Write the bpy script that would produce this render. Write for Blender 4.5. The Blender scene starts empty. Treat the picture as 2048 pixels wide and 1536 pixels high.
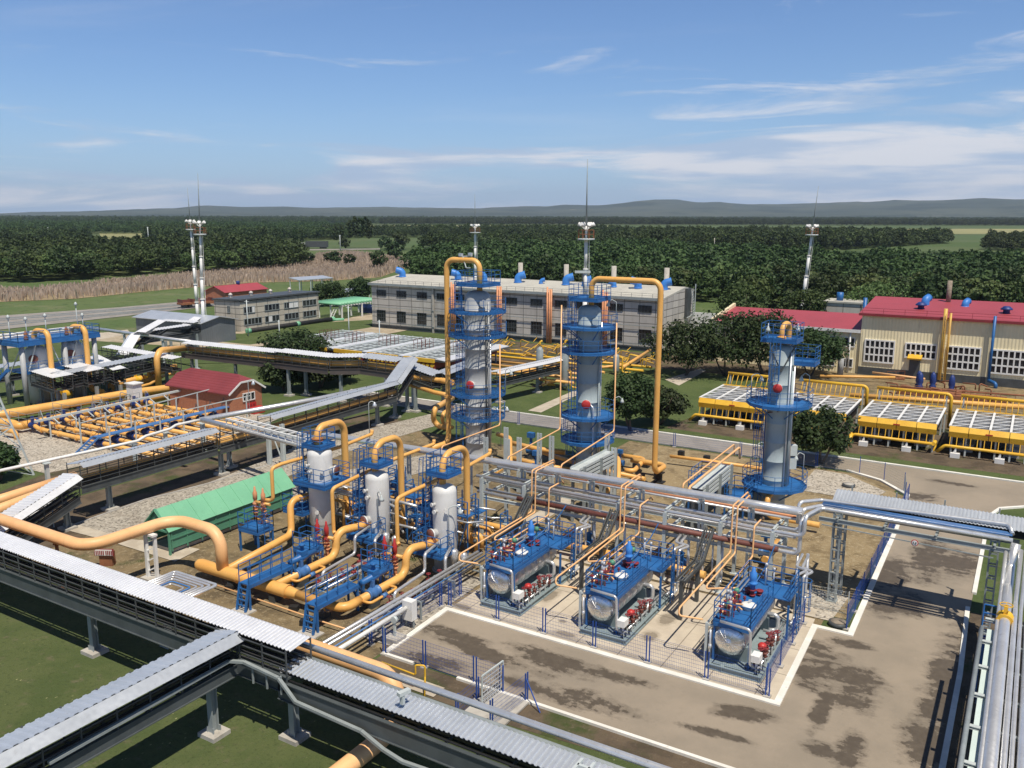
import bpy, math, random
import numpy as np
from mathutils import Vector, Matrix
random.seed(7)
RNG = np.random.default_rng(11)
SC = bpy.context.scene
COL = SC.collection
R_ = math.radians

# ---------------------------------------------------------------- camera
CAM_H, FPX = 24.0, 1729.0
_p, _r, _y = R_(11.105), R_(0.1125), R_(31.22)
FW = Vector((-math.sin(_y) * math.cos(_p), math.cos(_y) * math.cos(_p), -math.sin(_p)))
_r0 = Vector((math.cos(_y), math.sin(_y), 0))
_u0 = _r0.cross(FW)
RT = _r0 * math.cos(_r) + _u0 * math.sin(_r)
UP = -_r0 * math.sin(_r) + _u0 * math.cos(_r)
EYE = Vector((0, 0, CAM_H))
cd = bpy.data.cameras.new('camera')
cam = bpy.data.objects.new('camera', cd)
COL.objects.link(cam)
cam.matrix_world = Matrix(((RT.x, UP.x, -FW.x, 0), (RT.y, UP.y, -FW.y, 0), (RT.z, UP.z, -FW.z, CAM_H), (0, 0, 0, 1)))
cd.sensor_fit = 'HORIZONTAL'
cd.sensor_width = 36
cd.lens = FPX / 2048 * 36
cd.clip_end = 60000
cd.clip_start = 0.5
SC.camera = cam

# ---------------------------------------------------------------- light, sky, exposure
SUN_EL = R_(64)
SUN_H = Vector((0.80, -0.60, 0)).normalized()
SUN = Vector((SUN_H.x * math.cos(SUN_EL), SUN_H.y * math.cos(SUN_EL), math.sin(SUN_EL)))
ld = bpy.data.lights.new('sun', 'SUN')
ld.energy = 5.0
ld.angle = R_(0.53)
ld.color = (1.0, 0.93, 0.815)
lo = bpy.data.objects.new('sun', ld)
COL.objects.link(lo)
lo.rotation_euler = SUN.to_track_quat('Z', 'Y').to_euler()
lo.location = (0, 0, 200)
SC.view_settings.view_transform = 'Standard'
SC.view_settings.look = 'None'
SC.view_settings.exposure = 0.0
SC.view_settings.gamma = 1
SC.view_settings.use_curve_mapping = False
wd = bpy.data.worlds.new('World')
SC.world = wd
wd.use_nodes = True
_nt = wd.node_tree
_nt.nodes.clear()


def NN(nt, t, **kw):
    n = nt.nodes.new(t)
    for k, v in kw.items():
        if k == 'inp':
            for a, b in v.items():
                n.inputs[a].default_value = b
        else:
            setattr(n, k, v)
    return n


def mth(nt, op, a, b=None, c=None, clamp=False):
    n = nt.nodes.new('ShaderNodeMath')
    n.operation = op
    n.use_clamp = clamp
    for i, v in enumerate((a, b, c)):
        if v is None:
            continue
        if isinstance(v, (int, float)):
            n.inputs[i].default_value = v
        else:
            nt.links.new(v, n.inputs[i])
    return n.outputs[0]


def mixc(nt, f, a, b):
    n = nt.nodes.new('ShaderNodeMix')
    n.data_type = 'RGBA'
    for i, v in ((0, f), (6, a), (7, b)):
        if isinstance(v, (int, float)):
            n.inputs[i].default_value = v
        elif isinstance(v, tuple):
            n.inputs[i].default_value = (*v[:3], 1)
        else:
            nt.links.new(v, n.inputs[i])
    return n.outputs[2]


def ramp(nt, f, lo, hi):
    n = nt.nodes.new('ShaderNodeMapRange')
    n.clamp = True
    n.interpolation_type = 'SMOOTHSTEP'
    nt.links.new(f, n.inputs[0])
    n.inputs[1].default_value = lo
    n.inputs[2].default_value = hi
    return n.outputs[0]


def build_world():
    nt = _nt
    sky = NN(nt, 'ShaderNodeTexSky', sky_type='NISHITA', sun_disc=False, sun_elevation=SUN_EL,
             sun_rotation=math.atan2(SUN.x, SUN.y), altitude=300, air_density=1.0, dust_density=0.6, ozone_density=2.6)
    tc = NN(nt, 'ShaderNodeTexCoord')
    sep = NN(nt, 'ShaderNodeSeparateXYZ')
    nt.links.new(tc.outputs['Generated'], sep.inputs[0])
    x, y, z = sep.outputs
    # elevation and azimuth measured from the +Y compass direction
    az = mth(nt, 'ARCTAN2', x, y)
    el = mth(nt, 'ARCSINE', z)
    # flat cloud deck: direction projected to a high plane
    h = mth(nt, 'ADD', mth(nt, 'MAXIMUM', z, 0.0), 0.035)
    u = mth(nt, 'DIVIDE', x, h)
    v = mth(nt, 'DIVIDE', y, h)
    # rotate so that the streaks lie across the view
    cs, sn = math.cos(_y), math.sin(_y)
    a = mth(nt, 'ADD', mth(nt, 'MULTIPLY', u, cs), mth(nt, 'MULTIPLY', v, sn))
    b = mth(nt, 'SUBTRACT', mth(nt, 'MULTIPLY', v, cs), mth(nt, 'MULTIPLY', u, sn))

    def cmb(p, q, r=0.0):
        n = nt.nodes.new('ShaderNodeCombineXYZ')
        for i, w in enumerate((p, q, r)):
            if isinstance(w, (int, float)):
                n.inputs[i].default_value = w
            else:
                nt.links.new(w, n.inputs[i])
        return n.outputs[0]

    def noise(vec, sc, det, rough=0.55, dist=0.0):
        n = NN(nt, 'ShaderNodeTexNoise', inp={'Scale': sc, 'Detail': det, 'Roughness': rough, 'Distortion': dist})
        nt.links.new(vec, n.inputs['Vector'])
        return n.outputs[0]
    v1 = cmb(mth(nt, 'MULTIPLY', a, 0.55), b, 3.1)
    n1 = noise(v1, 0.42, 10, 0.66, 0.9)
    n2 = noise(cmb(mth(nt, 'MULTIPLY', az, 3.0), mth(nt, 'MULTIPLY', el, 24.0), 4.3), 1.15, 10, 0.62, 0.7)
    rel = mth(nt, 'ADD', az, _y)            # azimuth relative to the view
    right = ramp(nt, rel, -0.02, 0.42)
    lowb = mth(nt, 'SUBTRACT', 1.0, ramp(nt, el, 0.045, 0.115))
    low2 = mth(nt, 'SUBTRACT', 1.0, ramp(nt, el, 0.085, 0.19))
    cov = mth(nt, 'ADD', mth(nt, 'MULTIPLY', lowb, 0.15), mth(nt, 'MULTIPLY', mth(nt, 'MULTIPLY', right, low2), 0.20))
    band = mth(nt, 'ADD', n2, cov)
    c1 = ramp(nt, band, 0.575, 0.78)
    wisp = mth(nt, 'MULTIPLY', ramp(nt, n1, 0.52, 0.80), 0.16)
    cl = mth(nt, 'MAXIMUM', mth(nt, 'MULTIPLY', c1, 0.9), wisp)
    shade = noise(cmb(mth(nt, 'MULTIPLY', az, 4.0), mth(nt, 'MULTIPLY', el, 34.0), 8.4), 1.3, 6, 0.5, 0.2)
    ccol = mixc(nt, ramp(nt, shade, 0.40, 0.60), (5.2, 6.6, 8.8), (9.2, 9.3, 9.9))
    base = mixc(nt, mth(nt, 'MULTIPLY', mth(nt, 'SUBTRACT', 1.0, ramp(nt, el, -0.02, 0.13)), 0.55), sky.outputs[0], (3.9, 5.0, 6.7))
    tint = nt.nodes.new('ShaderNodeMix')
    tint.data_type = 'RGBA'
    tint.blend_type = 'MULTIPLY'
    tint.inputs[0].default_value = 1.0
    nt.links.new(base, tint.inputs[6])
    tint.inputs[7].default_value = (0.96, 1.15, 1.44, 1)
    col = mixc(nt, cl, tint.outputs[2], ccol)
    # zenith above the view is darkened to weaken the sky's fill light
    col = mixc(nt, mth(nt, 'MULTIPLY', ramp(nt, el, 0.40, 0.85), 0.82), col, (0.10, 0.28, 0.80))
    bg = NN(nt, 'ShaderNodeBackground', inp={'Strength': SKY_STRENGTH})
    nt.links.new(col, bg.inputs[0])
    out = NN(nt, 'ShaderNodeOutputWorld')
    nt.links.new(bg.outputs[0], out.inputs[0])


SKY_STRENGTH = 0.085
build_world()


# ---------------------------------------------------------------- photograph coordinates -> places
def ray(px, py):
    return RT * ((px - 1024) / FPX) - UP * ((py - 768) / FPX) + FW


def at(px, py, z=0.0):
    d = ray(px, py)
    return EYE + d * ((z - CAM_H) / d.z)


def at_y(px, py, y):
    d = ray(px, py)
    return EYE + d * (y / d.y)


def at_x(px, py, x):
    d = ray(px, py)
    return EYE + d * (x / d.x)


def XA(px, y, z):
    q = ray(px, 0).cross(ray(px, 1536))
    return -(q.y * y + q.z * (z - CAM_H)) / q.x


def YA(px, x, z):
    q = ray(px, 0).cross(ray(px, 1536))
    return -(q.x * x + q.z * (z - CAM_H)) / q.y


def ZA(py, x, y):
    k = (768 - py) / FPX
    return CAM_H - (x * UP.x + y * UP.y - k * (x * FW.x + y * FW.y)) / (UP.z - k * FW.z)


# ---------------------------------------------------------------- materials
MAT = {}


def new_mat(name):
    m = bpy.data.materials.new(name)
    m.use_nodes = True
    MAT[name] = m
    nt = m.node_tree
    return m, nt, nt.nodes['Principled BSDF']


def coords(nt, world=False):
    if world:
        g = NN(nt, 'ShaderNodeNewGeometry')
        return g.outputs['Position']
    t = NN(nt, 'ShaderNodeTexCoord')
    return t.outputs['Object']


def nz(nt, vec, sc, det=4, rough=0.55, dist=0.0):
    n = NN(nt, 'ShaderNodeTexNoise', inp={'Scale': sc, 'Detail': det, 'Roughness': rough, 'Distortion': dist})
    nt.links.new(vec, n.inputs['Vector'])
    return n.outputs[0]


def bump(nt, bsdf, h, strength=0.3, dist=0.05):
    b = NN(nt, 'ShaderNodeBump', inp={'Strength': strength, 'Distance': dist})
    nt.links.new(h, b.inputs['Height'])
    nt.links.new(b.outputs[0], bsdf.inputs['Normal'])


def paint(name, c1, c2=None, scale=0.6, rough=0.45, metal=0.0, dirt=(0.12, 0.09, 0.06), dirt_amt=0.35, streak=True):
    """paint or bare metal with slow tone drift, fine grime and runs"""
    m, nt, b = new_mat(name)
    v = coords(nt)
    c2 = c2 or tuple(x * 0.8 for x in c1)
    col = mixc(nt, ramp(nt, nz(nt, v, scale, 5, 0.6), 0.35, 0.68), c1, c2)
    if dirt_amt > 0:
        mp = NN(nt, 'ShaderNodeMapping', inp={'Scale': (2.2, 2.2, 0.35) if streak else (1.5, 1.5, 1.5)})
        nt.links.new(v, mp.inputs[0])
        d = mth(nt, 'MULTIPLY', ramp(nt, nz(nt, mp.outputs[0], 1.6, 7, 0.68), 0.52, 0.80), dirt_amt)
        col = mixc(nt, d, col, dirt)
    nt.links.new(col, b.inputs['Base Color'])
    b.inputs['Metallic'].default_value = metal
    rr = mth(nt, 'MULTIPLY_ADD', nz(nt, v, 5.0, 3), 0.25, rough - 0.12)
    nt.links.new(rr, b.inputs['Roughness'])
    return m


def mottled(name, cols, scales, rough=0.95, world=True, bumps=0.0, bscale=8.0, lo_hi=((0.4, 0.62),)):
    """ground-like material: successive colours laid over each other by noises"""
    m, nt, b = new_mat(name)
    v = coords(nt, world)
    col = cols[0]
    for i, (c, s) in enumerate(zip(cols[1:], scales)):
        lo_, hi_ = lo_hi[min(i, len(lo_hi) - 1)]
        col = mixc(nt, ramp(nt, nz(nt, v, s, 6, 0.62, 0.2), lo_, hi_), col, c)
    if isinstance(col, tuple):
        b.inputs['Base Color'].default_value = (*col, 1)
    else:
        nt.links.new(col, b.inputs['Base Color'])
    b.inputs['Roughness'].default_value = rough
    b.inputs['Specular IOR Level'].default_value = 0.2
    if bumps:
        bump(nt, b, nz(nt, v, bscale, 5, 0.7), bumps, 0.12)
    return m


paint('yellow', (0.80, 0.44, 0.125), (0.74, 0.38, 0.095), 0.5, 0.42, dirt=(0.35, 0.17, 0.05), dirt_amt=0.45)
paint('peach', (0.86, 0.50, 0.235), (0.80, 0.435, 0.185), 0.4, 0.5, dirt=(0.45, 0.24, 0.10), dirt_amt=0.35)
paint('lemon', (0.78, 0.47, 0.04), (0.70, 0.38, 0.03), 0.5, 0.45, dirt=(0.30, 0.16, 0.04), dirt_amt=0.4)
paint('blue', (0.022, 0.135, 0.37), (0.017, 0.105, 0.30), 0.9, 0.45, dirt=(0.10, 0.13, 0.18), dirt_amt=0.35)
paint('light_blue', (0.05, 0.23, 0.62), (0.04, 0.18, 0.52), 0.9, 0.45, dirt=(0.10, 0.13, 0.18), dirt_amt=0.3)
paint('navy', (0.016, 0.045, 0.20), (0.012, 0.03, 0.14), 1.5, 0.5, dirt_amt=0.2)
paint('shell_grey', (0.43, 0.435, 0.43), (0.36, 0.37, 0.37), 0.5, 0.5, dirt=(0.22, 0.21, 0.19), dirt_amt=0.45)
paint('shell_blue', (0.37, 0.43, 0.44), (0.31, 0.37, 0.385), 0.5, 0.5, dirt=(0.18, 0.2, 0.2), dirt_amt=0.4)
paint('shell_white', (0.72, 0.71, 0.68), (0.64, 0.63, 0.60), 0.6, 0.45, dirt=(0.36, 0.31, 0.26), dirt_amt=0.4)
paint('white', (0.78, 0.77, 0.74), (0.70, 0.69, 0.66), 0.7, 0.6, dirt=(0.4, 0.37, 0.32), dirt_amt=0.45)
paint('steel', (0.30, 0.33, 0.33), (0.24, 0.27, 0.27), 0.9, 0.5, dirt=(0.16, 0.13, 0.1), dirt_amt=0.35)
paint('pale_steel', (0.52, 0.56, 0.55), (0.45, 0.49, 0.48), 0.9, 0.5, dirt=(0.22, 0.19, 0.16), dirt_amt=0.35)
paint('dark_steel', (0.075, 0.082, 0.085), (0.055, 0.06, 0.062), 1.2, 0.5, dirt=(0.09, 0.06, 0.04), dirt_amt=0.35)
paint('silver', (0.74, 0.74, 0.735), (0.64, 0.64, 0.64), 0.8, 0.32, 0.6, dirt=(0.30, 0.27, 0.24), dirt_amt=0.4)
paint('galvanised', (0.66, 0.69, 0.72), (0.58, 0.61, 0.64), 0.5, 0.42, 0.55, dirt=(0.34, 0.32, 0.30), dirt_amt=0.35)
paint('galvanised_white', (0.84, 0.84, 0.84), (0.76, 0.76, 0.77), 0.5, 0.4, 0.35, dirt=(0.40, 0.38, 0.35), dirt_amt=0.25)
paint('brown_pipe', (0.17, 0.055, 0.04), (0.12, 0.04, 0.03), 1.2, 0.6, dirt=(0.08, 0.05, 0.04), dirt_amt=0.4)
paint('rust', (0.30, 0.12, 0.055), (0.22, 0.085, 0.04), 2.0, 0.75, dirt=(0.1, 0.05, 0.03), dirt_amt=0.5)
paint('red', (0.50, 0.035, 0.03), (0.42, 0.03, 0.028), 1.2, 0.45, dirt=(0.2, 0.05, 0.04), dirt_amt=0.3)
paint('dark_red', (0.26, 0.03, 0.035), (0.20, 0.025, 0.03), 1.2, 0.5, dirt_amt=0.3)
paint('green_sheet', (0.20, 0.48, 0.29), (0.17, 0.43, 0.26), 0.35, 0.5, dirt=(0.12, 0.26, 0.16), dirt_amt=0.35)
paint('green_dull', (0.10, 0.30, 0.19), (0.085, 0.25, 0.16), 0.35, 0.55, dirt=(0.08, 0.15, 0.1), dirt_amt=0.4)
paint('black', (0.012, 0.012, 0.013), (0.02, 0.019, 0.018), 1.5, 0.7, dirt_amt=0.1)
paint('concrete', (0.46, 0.43, 0.38), (0.38, 0.35, 0.30), 1.2, 0.9, dirt=(0.2, 0.17, 0.14), dirt_amt=0.5, streak=False)
paint('roof_red', (0.37, 0.062, 0.075), (0.32, 0.055, 0.066), 0.15, 0.55, dirt=(0.25, 0.06, 0.06), dirt_amt=0.35, streak=False)
paint('wood', (0.30, 0.25, 0.19), (0.2, 0.16, 0.12), 3, 0.85, dirt_amt=0.3)
paint('roof_felt', (0.50, 0.48, 0.41), (0.42, 0.40, 0.35), 0.3, 0.9, dirt=(0.16, 0.15, 0.13), dirt_amt=0.5, streak=False)


def glass_mat():
    m, nt, b = new_mat('glass')
    v = coords(nt)
    col = mixc(nt, ramp(nt, nz(nt, v, 0.9, 3), 0.4, 0.6), (0.012, 0.014, 0.017), (0.035, 0.04, 0.045))
    nt.links.new(col, b.inputs['Base Color'])
    b.inputs['Roughness'].default_value = 0.12


glass_mat()


def panel_mat(name, c1, c2, c3, pw, ph, axis='x', stain=0.6, line=(0.13, 0.12, 0.105), mw=0.075):
    """precast wall panels: joints, tone per panel, dark runs"""
    m, nt, b = new_mat(name)
    v = coords(nt)
    sep = NN(nt, 'ShaderNodeSeparateXYZ')
    nt.links.new(v, sep.inputs[0])
    hcoord = mth(nt, 'ADD', sep.outputs[0], mth(nt, 'MULTIPLY', sep.outputs[1], 1.0))
    z = sep.outputs[2]
    cb = nt.nodes.new('ShaderNodeCombineXYZ')
    nt.links.new(hcoord, cb.inputs[0])
    nt.links.new(z, cb.inputs[1])
    br = NN(nt, 'ShaderNodeTexBrick', offset=0.0, inp={'Scale': 1.0, 'Mortar Size': mw, 'Mortar Smooth': 0.3, 'Bias': 0.0, 'Brick Width': pw, 'Row Height': ph})
    br.inputs['Color1'].default_value = (*c1, 1)
    br.inputs['Color2'].default_value = (*c2, 1)
    br.inputs['Mortar'].default_value = (*line, 1)
    nt.links.new(cb.outputs[0], br.inputs['Vector'])
    mp = NN(nt, 'ShaderNodeMapping', inp={'Scale': (0.9, 0.9, 0.12)})
    nt.links.new(v, mp.inputs[0])
    d = mth(nt, 'MULTIPLY', ramp(nt, nz(nt, mp.outputs[0], 1.0, 8, 0.7), 0.46, 0.72), stain)
    col = mixc(nt, d, br.outputs[0], c3)
    col = mixc(nt, mth(nt, 'MULTIPLY', ramp(nt, nz(nt, v, 2.5, 6, 0.7), 0.5, 0.8), 0.3), col, c3)
    nt.links.new(col, b.inputs['Base Color'])
    b.inputs['Roughness'].default_value = 0.9
    bump(nt, b, br.outputs[1], 0.4, -0.05)


panel_mat('wall_panels', (0.56, 0.52, 0.46), (0.45, 0.42, 0.38), (0.27, 0.245, 0.215), 3.0, 1.25, stain=0.55)
panel_mat('wall_panels_warm', (0.54, 0.49, 0.40), (0.45, 0.41, 0.34), (0.27, 0.24, 0.19), 3.0, 1.2, stain=0.45)
panel_mat('brick', (0.46, 0.165, 0.075), (0.38, 0.125, 0.06), (0.32, 0.12, 0.065), 0.28, 0.09, stain=0.35, line=(0.36, 0.22, 0.15), mw=0.012)


def ribbed(name, c1, c2, period, rough=0.55, metal=0.0, axis=0, depth=0.35, dirt=(0.3, 0.27, 0.2)):
    """profiled sheet: bump ribs across the given object axis"""
    m, nt, b = new_mat(name)
    v = coords(nt)
    sep = NN(nt, 'ShaderNodeSeparateXYZ')
    nt.links.new(v, sep.inputs[0])
    w = sep.outputs[axis] if axis < 3 else mth(nt, 'ADD', sep.outputs[0], sep.outputs[1])
    s = mth(nt, 'SINE', mth(nt, 'MULTIPLY', w, 2 * math.pi / period))
    bump(nt, b, ramp(nt, s, -0.6, 0.6), depth, 0.06)
    mp = NN(nt, 'ShaderNodeMapping', inp={'Scale': (1.2, 1.2, 0.2)})
    nt.links.new(v, mp.inputs[0])
    col = mixc(nt, ramp(nt, nz(nt, v, 0.25, 5), 0.35, 0.65), c1, c2)
    col = mixc(nt, mth(nt, 'MULTIPLY', ramp(nt, nz(nt, mp.outputs[0], 1.2, 7, 0.7), 0.5, 0.8), 0.4), col, dirt)
    nt.links.new(col, b.inputs['Base Color'])
    b.inputs['Roughness'].default_value = rough
    b.inputs['Metallic'].default_value = metal


ribbed('cream_sheet', (0.88, 0.77, 0.50), (0.82, 0.71, 0.45), 0.45, axis=3, depth=0.55)
ribbed('tile_red', (0.25, 0.048, 0.05), (0.21, 0.04, 0.042), 0.35, rough=0.5, axis=1, depth=0.7, dirt=(0.14, 0.035, 0.035))


def ground_mats():
    G1, G2, G3 = (0.075, 0.108, 0.034), (0.10, 0.132, 0.045), (0.15, 0.145, 0.07)
    mottled('grass', [G1, G2, G3, (0.045, 0.066, 0.022)], [0.25, 1.2, 3.5], bumps=0.6, bscale=14, lo_hi=((0.38, 0.6), (0.55, 0.8), (0.50, 0.75)))
    mottled('lawn', [(0.080, 0.108, 0.036), (0.105, 0.128, 0.046), (0.15, 0.14, 0.078), (0.055, 0.072, 0.026)], [0.3, 1.5, 5], bumps=0.7, bscale=12, lo_hi=((0.38, 0.6), (0.54, 0.76), (0.5, 0.76)))
    mottled('dry_ground', [(0.24, 0.18, 0.10), (0.13, 0.10, 0.06), (0.36, 0.29, 0.18), (0.075, 0.085, 0.03), (0.42, 0.36, 0.25)], [0.5, 2.5, 0.35, 7.0], bumps=0.8, bscale=9, lo_hi=((0.45, 0.65), (0.5, 0.72), (0.56, 0.70), (0.6, 0.75)))
    mottled('straw_ground', [(0.33, 0.25, 0.14), (0.21, 0.155, 0.085), (0.43, 0.35, 0.22), (0.11, 0.085, 0.05)], [0.6, 3.0, 6.5], bumps=0.8, bscale=9, lo_hi=((0.45, 0.65), (0.5, 0.7), (0.58, 0.75)))
    mottled('soil', [(0.14, 0.105, 0.07), (0.085, 0.065, 0.045), (0.06, 0.075, 0.025), (0.2, 0.16, 0.11)], [0.4, 0.25, 4.0], bumps=0.7, bscale=6, lo_hi=((0.42, 0.62), (0.52, 0.66), (0.58, 0.75)))
    mottled('track_earth', [(0.42, 0.35, 0.25), (0.33, 0.27, 0.19), (0.14, 0.15, 0.06)], [0.3, 0.15], bumps=0.3, lo_hi=((0.4, 0.65), (0.58, 0.7)))
    mottled('meadow', [(0.085, 0.128, 0.042), (0.11, 0.145, 0.052), (0.165, 0.17, 0.085), (0.062, 0.092, 0.03)], [0.02, 0.09, 0.35], bumps=0.0, lo_hi=((0.4, 0.6), (0.52, 0.72), (0.5, 0.7)))
    mottled('reed_ground', [(0.34, 0.27, 0.17), (0.27, 0.21, 0.12), (0.17, 0.17, 0.07)], [0.08, 0.05], lo_hi=((0.4, 0.6), (0.54, 0.66)))
    mottled('crop', [(0.075, 0.115, 0.04), (0.095, 0.125, 0.05)], [0.01])
    mottled('ripe_crop', [(0.30, 0.28, 0.13), (0.24, 0.24, 0.11)], [0.01])
    mottled('plain', [(0.055, 0.09, 0.028), (0.08, 0.105, 0.04), (0.12, 0.13, 0.055)], [0.0012, 0.004], lo_hi=((0.4, 0.6), (0.58, 0.64)))
    mottled('path_slabs', [(0.50, 0.44, 0.35), (0.42, 0.36, 0.28), (0.30, 0.26, 0.2)], [0.8, 3.0], bumps=0.2, lo_hi=((0.4, 0.6), (0.6, 0.8)))
    mottled('kerb_white', [(0.80, 0.77, 0.70), (0.70, 0.67, 0.60), (0.45, 0.42, 0.36)], [0.8, 2.5], lo_hi=((0.4, 0.6), (0.6, 0.8)))
    mottled('kerb_grey', [(0.42, 0.40, 0.37), (0.33, 0.31, 0.28)], [1.5])
    mottled('old_road', [(0.30, 0.275, 0.25), (0.25, 0.23, 0.205), (0.36, 0.33, 0.29)], [0.3, 1.2], bumps=0.2, lo_hi=((0.4, 0.6), (0.55, 0.75)))
    mottled('hill_grass', [(0.05, 0.066, 0.048), (0.075, 0.088, 0.06), (0.24, 0.22, 0.17), (0.03, 0.045, 0.03)], [0.0011, 0.0042, 0.0018], lo_hi=((0.42, 0.6), (0.66, 0.70), (0.5, 0.6)))
    # pale flower heads and dead blades over the lawn and the dry ground
    for nm, sc, thr, c, amt in (('lawn', 3.2, 0.13, (0.62, 0.58, 0.30), 0.55), ('grass', 2.6, 0.10, (0.45, 0.44, 0.2), 0.4), ('dry_ground', 9.0, 0.24, (0.62, 0.52, 0.34), 0.7), ('straw_ground', 9.0, 0.26, (0.66, 0.55, 0.36), 0.7)):
        m = MAT[nm]
        nt, b = m.node_tree, m.node_tree.nodes['Principled BSDF']
        src = b.inputs['Base Color'].links[0].from_socket
        v = coords(nt, True)
        mp = NN(nt, 'ShaderNodeMapping', inp={'Scale': (1.0, 0.55, 1.0), 'Rotation': (0, 0, 0.7)})
        nt.links.new(v, mp.inputs[0])
        vo = NN(nt, 'ShaderNodeTexVoronoi', inp={'Scale': sc, 'Randomness': 1.0})
        nt.links.new(mp.outputs[0], vo.inputs['Vector'])
        pt = mth(nt, 'SUBTRACT', 1.0, ramp(nt, vo.outputs['Distance'], thr * 0.5, thr))
        k = mth(nt, 'MULTIPLY', mth(nt, 'MULTIPLY', pt, ramp(nt, nz(nt, v, 0.35, 4), 0.50, 0.62)), amt)
        fine = mth(nt, 'MULTIPLY', ramp(nt, nz(nt, v, 22.0, 4, 0.8), 0.45, 0.75), 0.45)
        col = mixc(nt, fine, src, (0.035, 0.035, 0.014) if nm in ('lawn', 'grass') else (0.10, 0.075, 0.04))
        nt.links.new(mixc(nt, k, col, c), b.inputs['Base Color'])
    # gravel: two sizes of pebble
    for nm, cs in (('gravel', ((0.50, 0.45, 0.37), (0.30, 0.265, 0.215))), ('pale_gravel', ((0.56, 0.50, 0.41), (0.40, 0.35, 0.28)))):
        m, nt, b = new_mat(nm)
        v = coords(nt, True)
        vo = NN(nt, 'ShaderNodeTexVoronoi', inp={'Scale': 7.0})
        nt.links.new(v, vo.inputs['Vector'])
        sp = NN(nt, 'ShaderNodeSeparateColor')
        nt.links.new(vo.outputs['Color'], sp.inputs[0])
        c = mixc(nt, sp.outputs[0], cs[0], cs[1])
        c = mixc(nt, mth(nt, 'MULTIPLY', ramp(nt, sp.outputs[1], 0.7, 0.9), 0.8), c, (0.12, 0.105, 0.085))
        c = mixc(nt, mth(nt, 'MULTIPLY', ramp(nt, nz(nt, v, 0.5, 4), 0.5, 0.75), 0.5), c, (0.24, 0.2, 0.15))
        nt.links.new(c, b.inputs['Base Color'])
        b.inputs['Roughness'].default_value = 0.95
        bump(nt, b, vo.outputs['Distance'], 0.9, 0.08)


ground_mats()


def stain_mask(nt, v, ell, nscale=0.55, amp=1.35):
    """sum of blots (cx, cy, rx, ry, turn) broken up by noise"""
    mp = NN(nt, 'ShaderNodeMapping', inp={'Scale': (0.55, 1.3, 1)})
    nt.links.new(v, mp.inputs[0])
    w = nz(nt, mp.outputs[0], nscale, 9, 0.68, 0.4)
    w2 = nz(nt, v, nscale * 4.0, 7, 0.72)
    sep = NN(nt, 'ShaderNodeSeparateXYZ')
    nt.links.new(v, sep.inputs[0])
    tot = None
    for cx, cy, rx, ry, tr in ell:
        dx = mth(nt, 'SUBTRACT', sep.outputs[0], cx)
        dy = mth(nt, 'SUBTRACT', sep.outputs[1], cy)
        c, s = math.cos(tr), math.sin(tr)
        a = mth(nt, 'DIVIDE', mth(nt, 'ADD', mth(nt, 'MULTIPLY', dx, c), mth(nt, 'MULTIPLY', dy, s)), rx)
        b = mth(nt, 'DIVIDE', mth(nt, 'SUBTRACT', mth(nt, 'MULTIPLY', dy, c), mth(nt, 'MULTIPLY', dx, s)), ry)
        q = mth(nt, 'SUBTRACT', 1.0, mth(nt, 'ADD', mth(nt, 'MULTIPLY', a, a), mth(nt, 'MULTIPLY', b, b)))
        tot = q if tot is None else mth(nt, 'MAXIMUM', tot, q)
    t = mth(nt, 'ADD', mth(nt, 'MAXIMUM', tot, -2.5), mth(nt, 'MULTIPLY', mth(nt, 'SUBTRACT', w, 0.5), 4.2 * amp))
    t = mth(nt, 'ADD', t, mth(nt, 'MULTIPLY', mth(nt, 'SUBTRACT', w2, 0.5), 2.2 * amp))
    core = ramp(nt, t, 0.05, 0.45)
    halo = mth(nt, 'MULTIPLY', ramp(nt, t, -0.9, 0.3), 0.45)
    return mth(nt, 'MULTIPLY', mth(nt, 'MAXIMUM', core, halo), mth(nt, 'MULTIPLY_ADD', w2, 0.6, 0.66), None, True)


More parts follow.
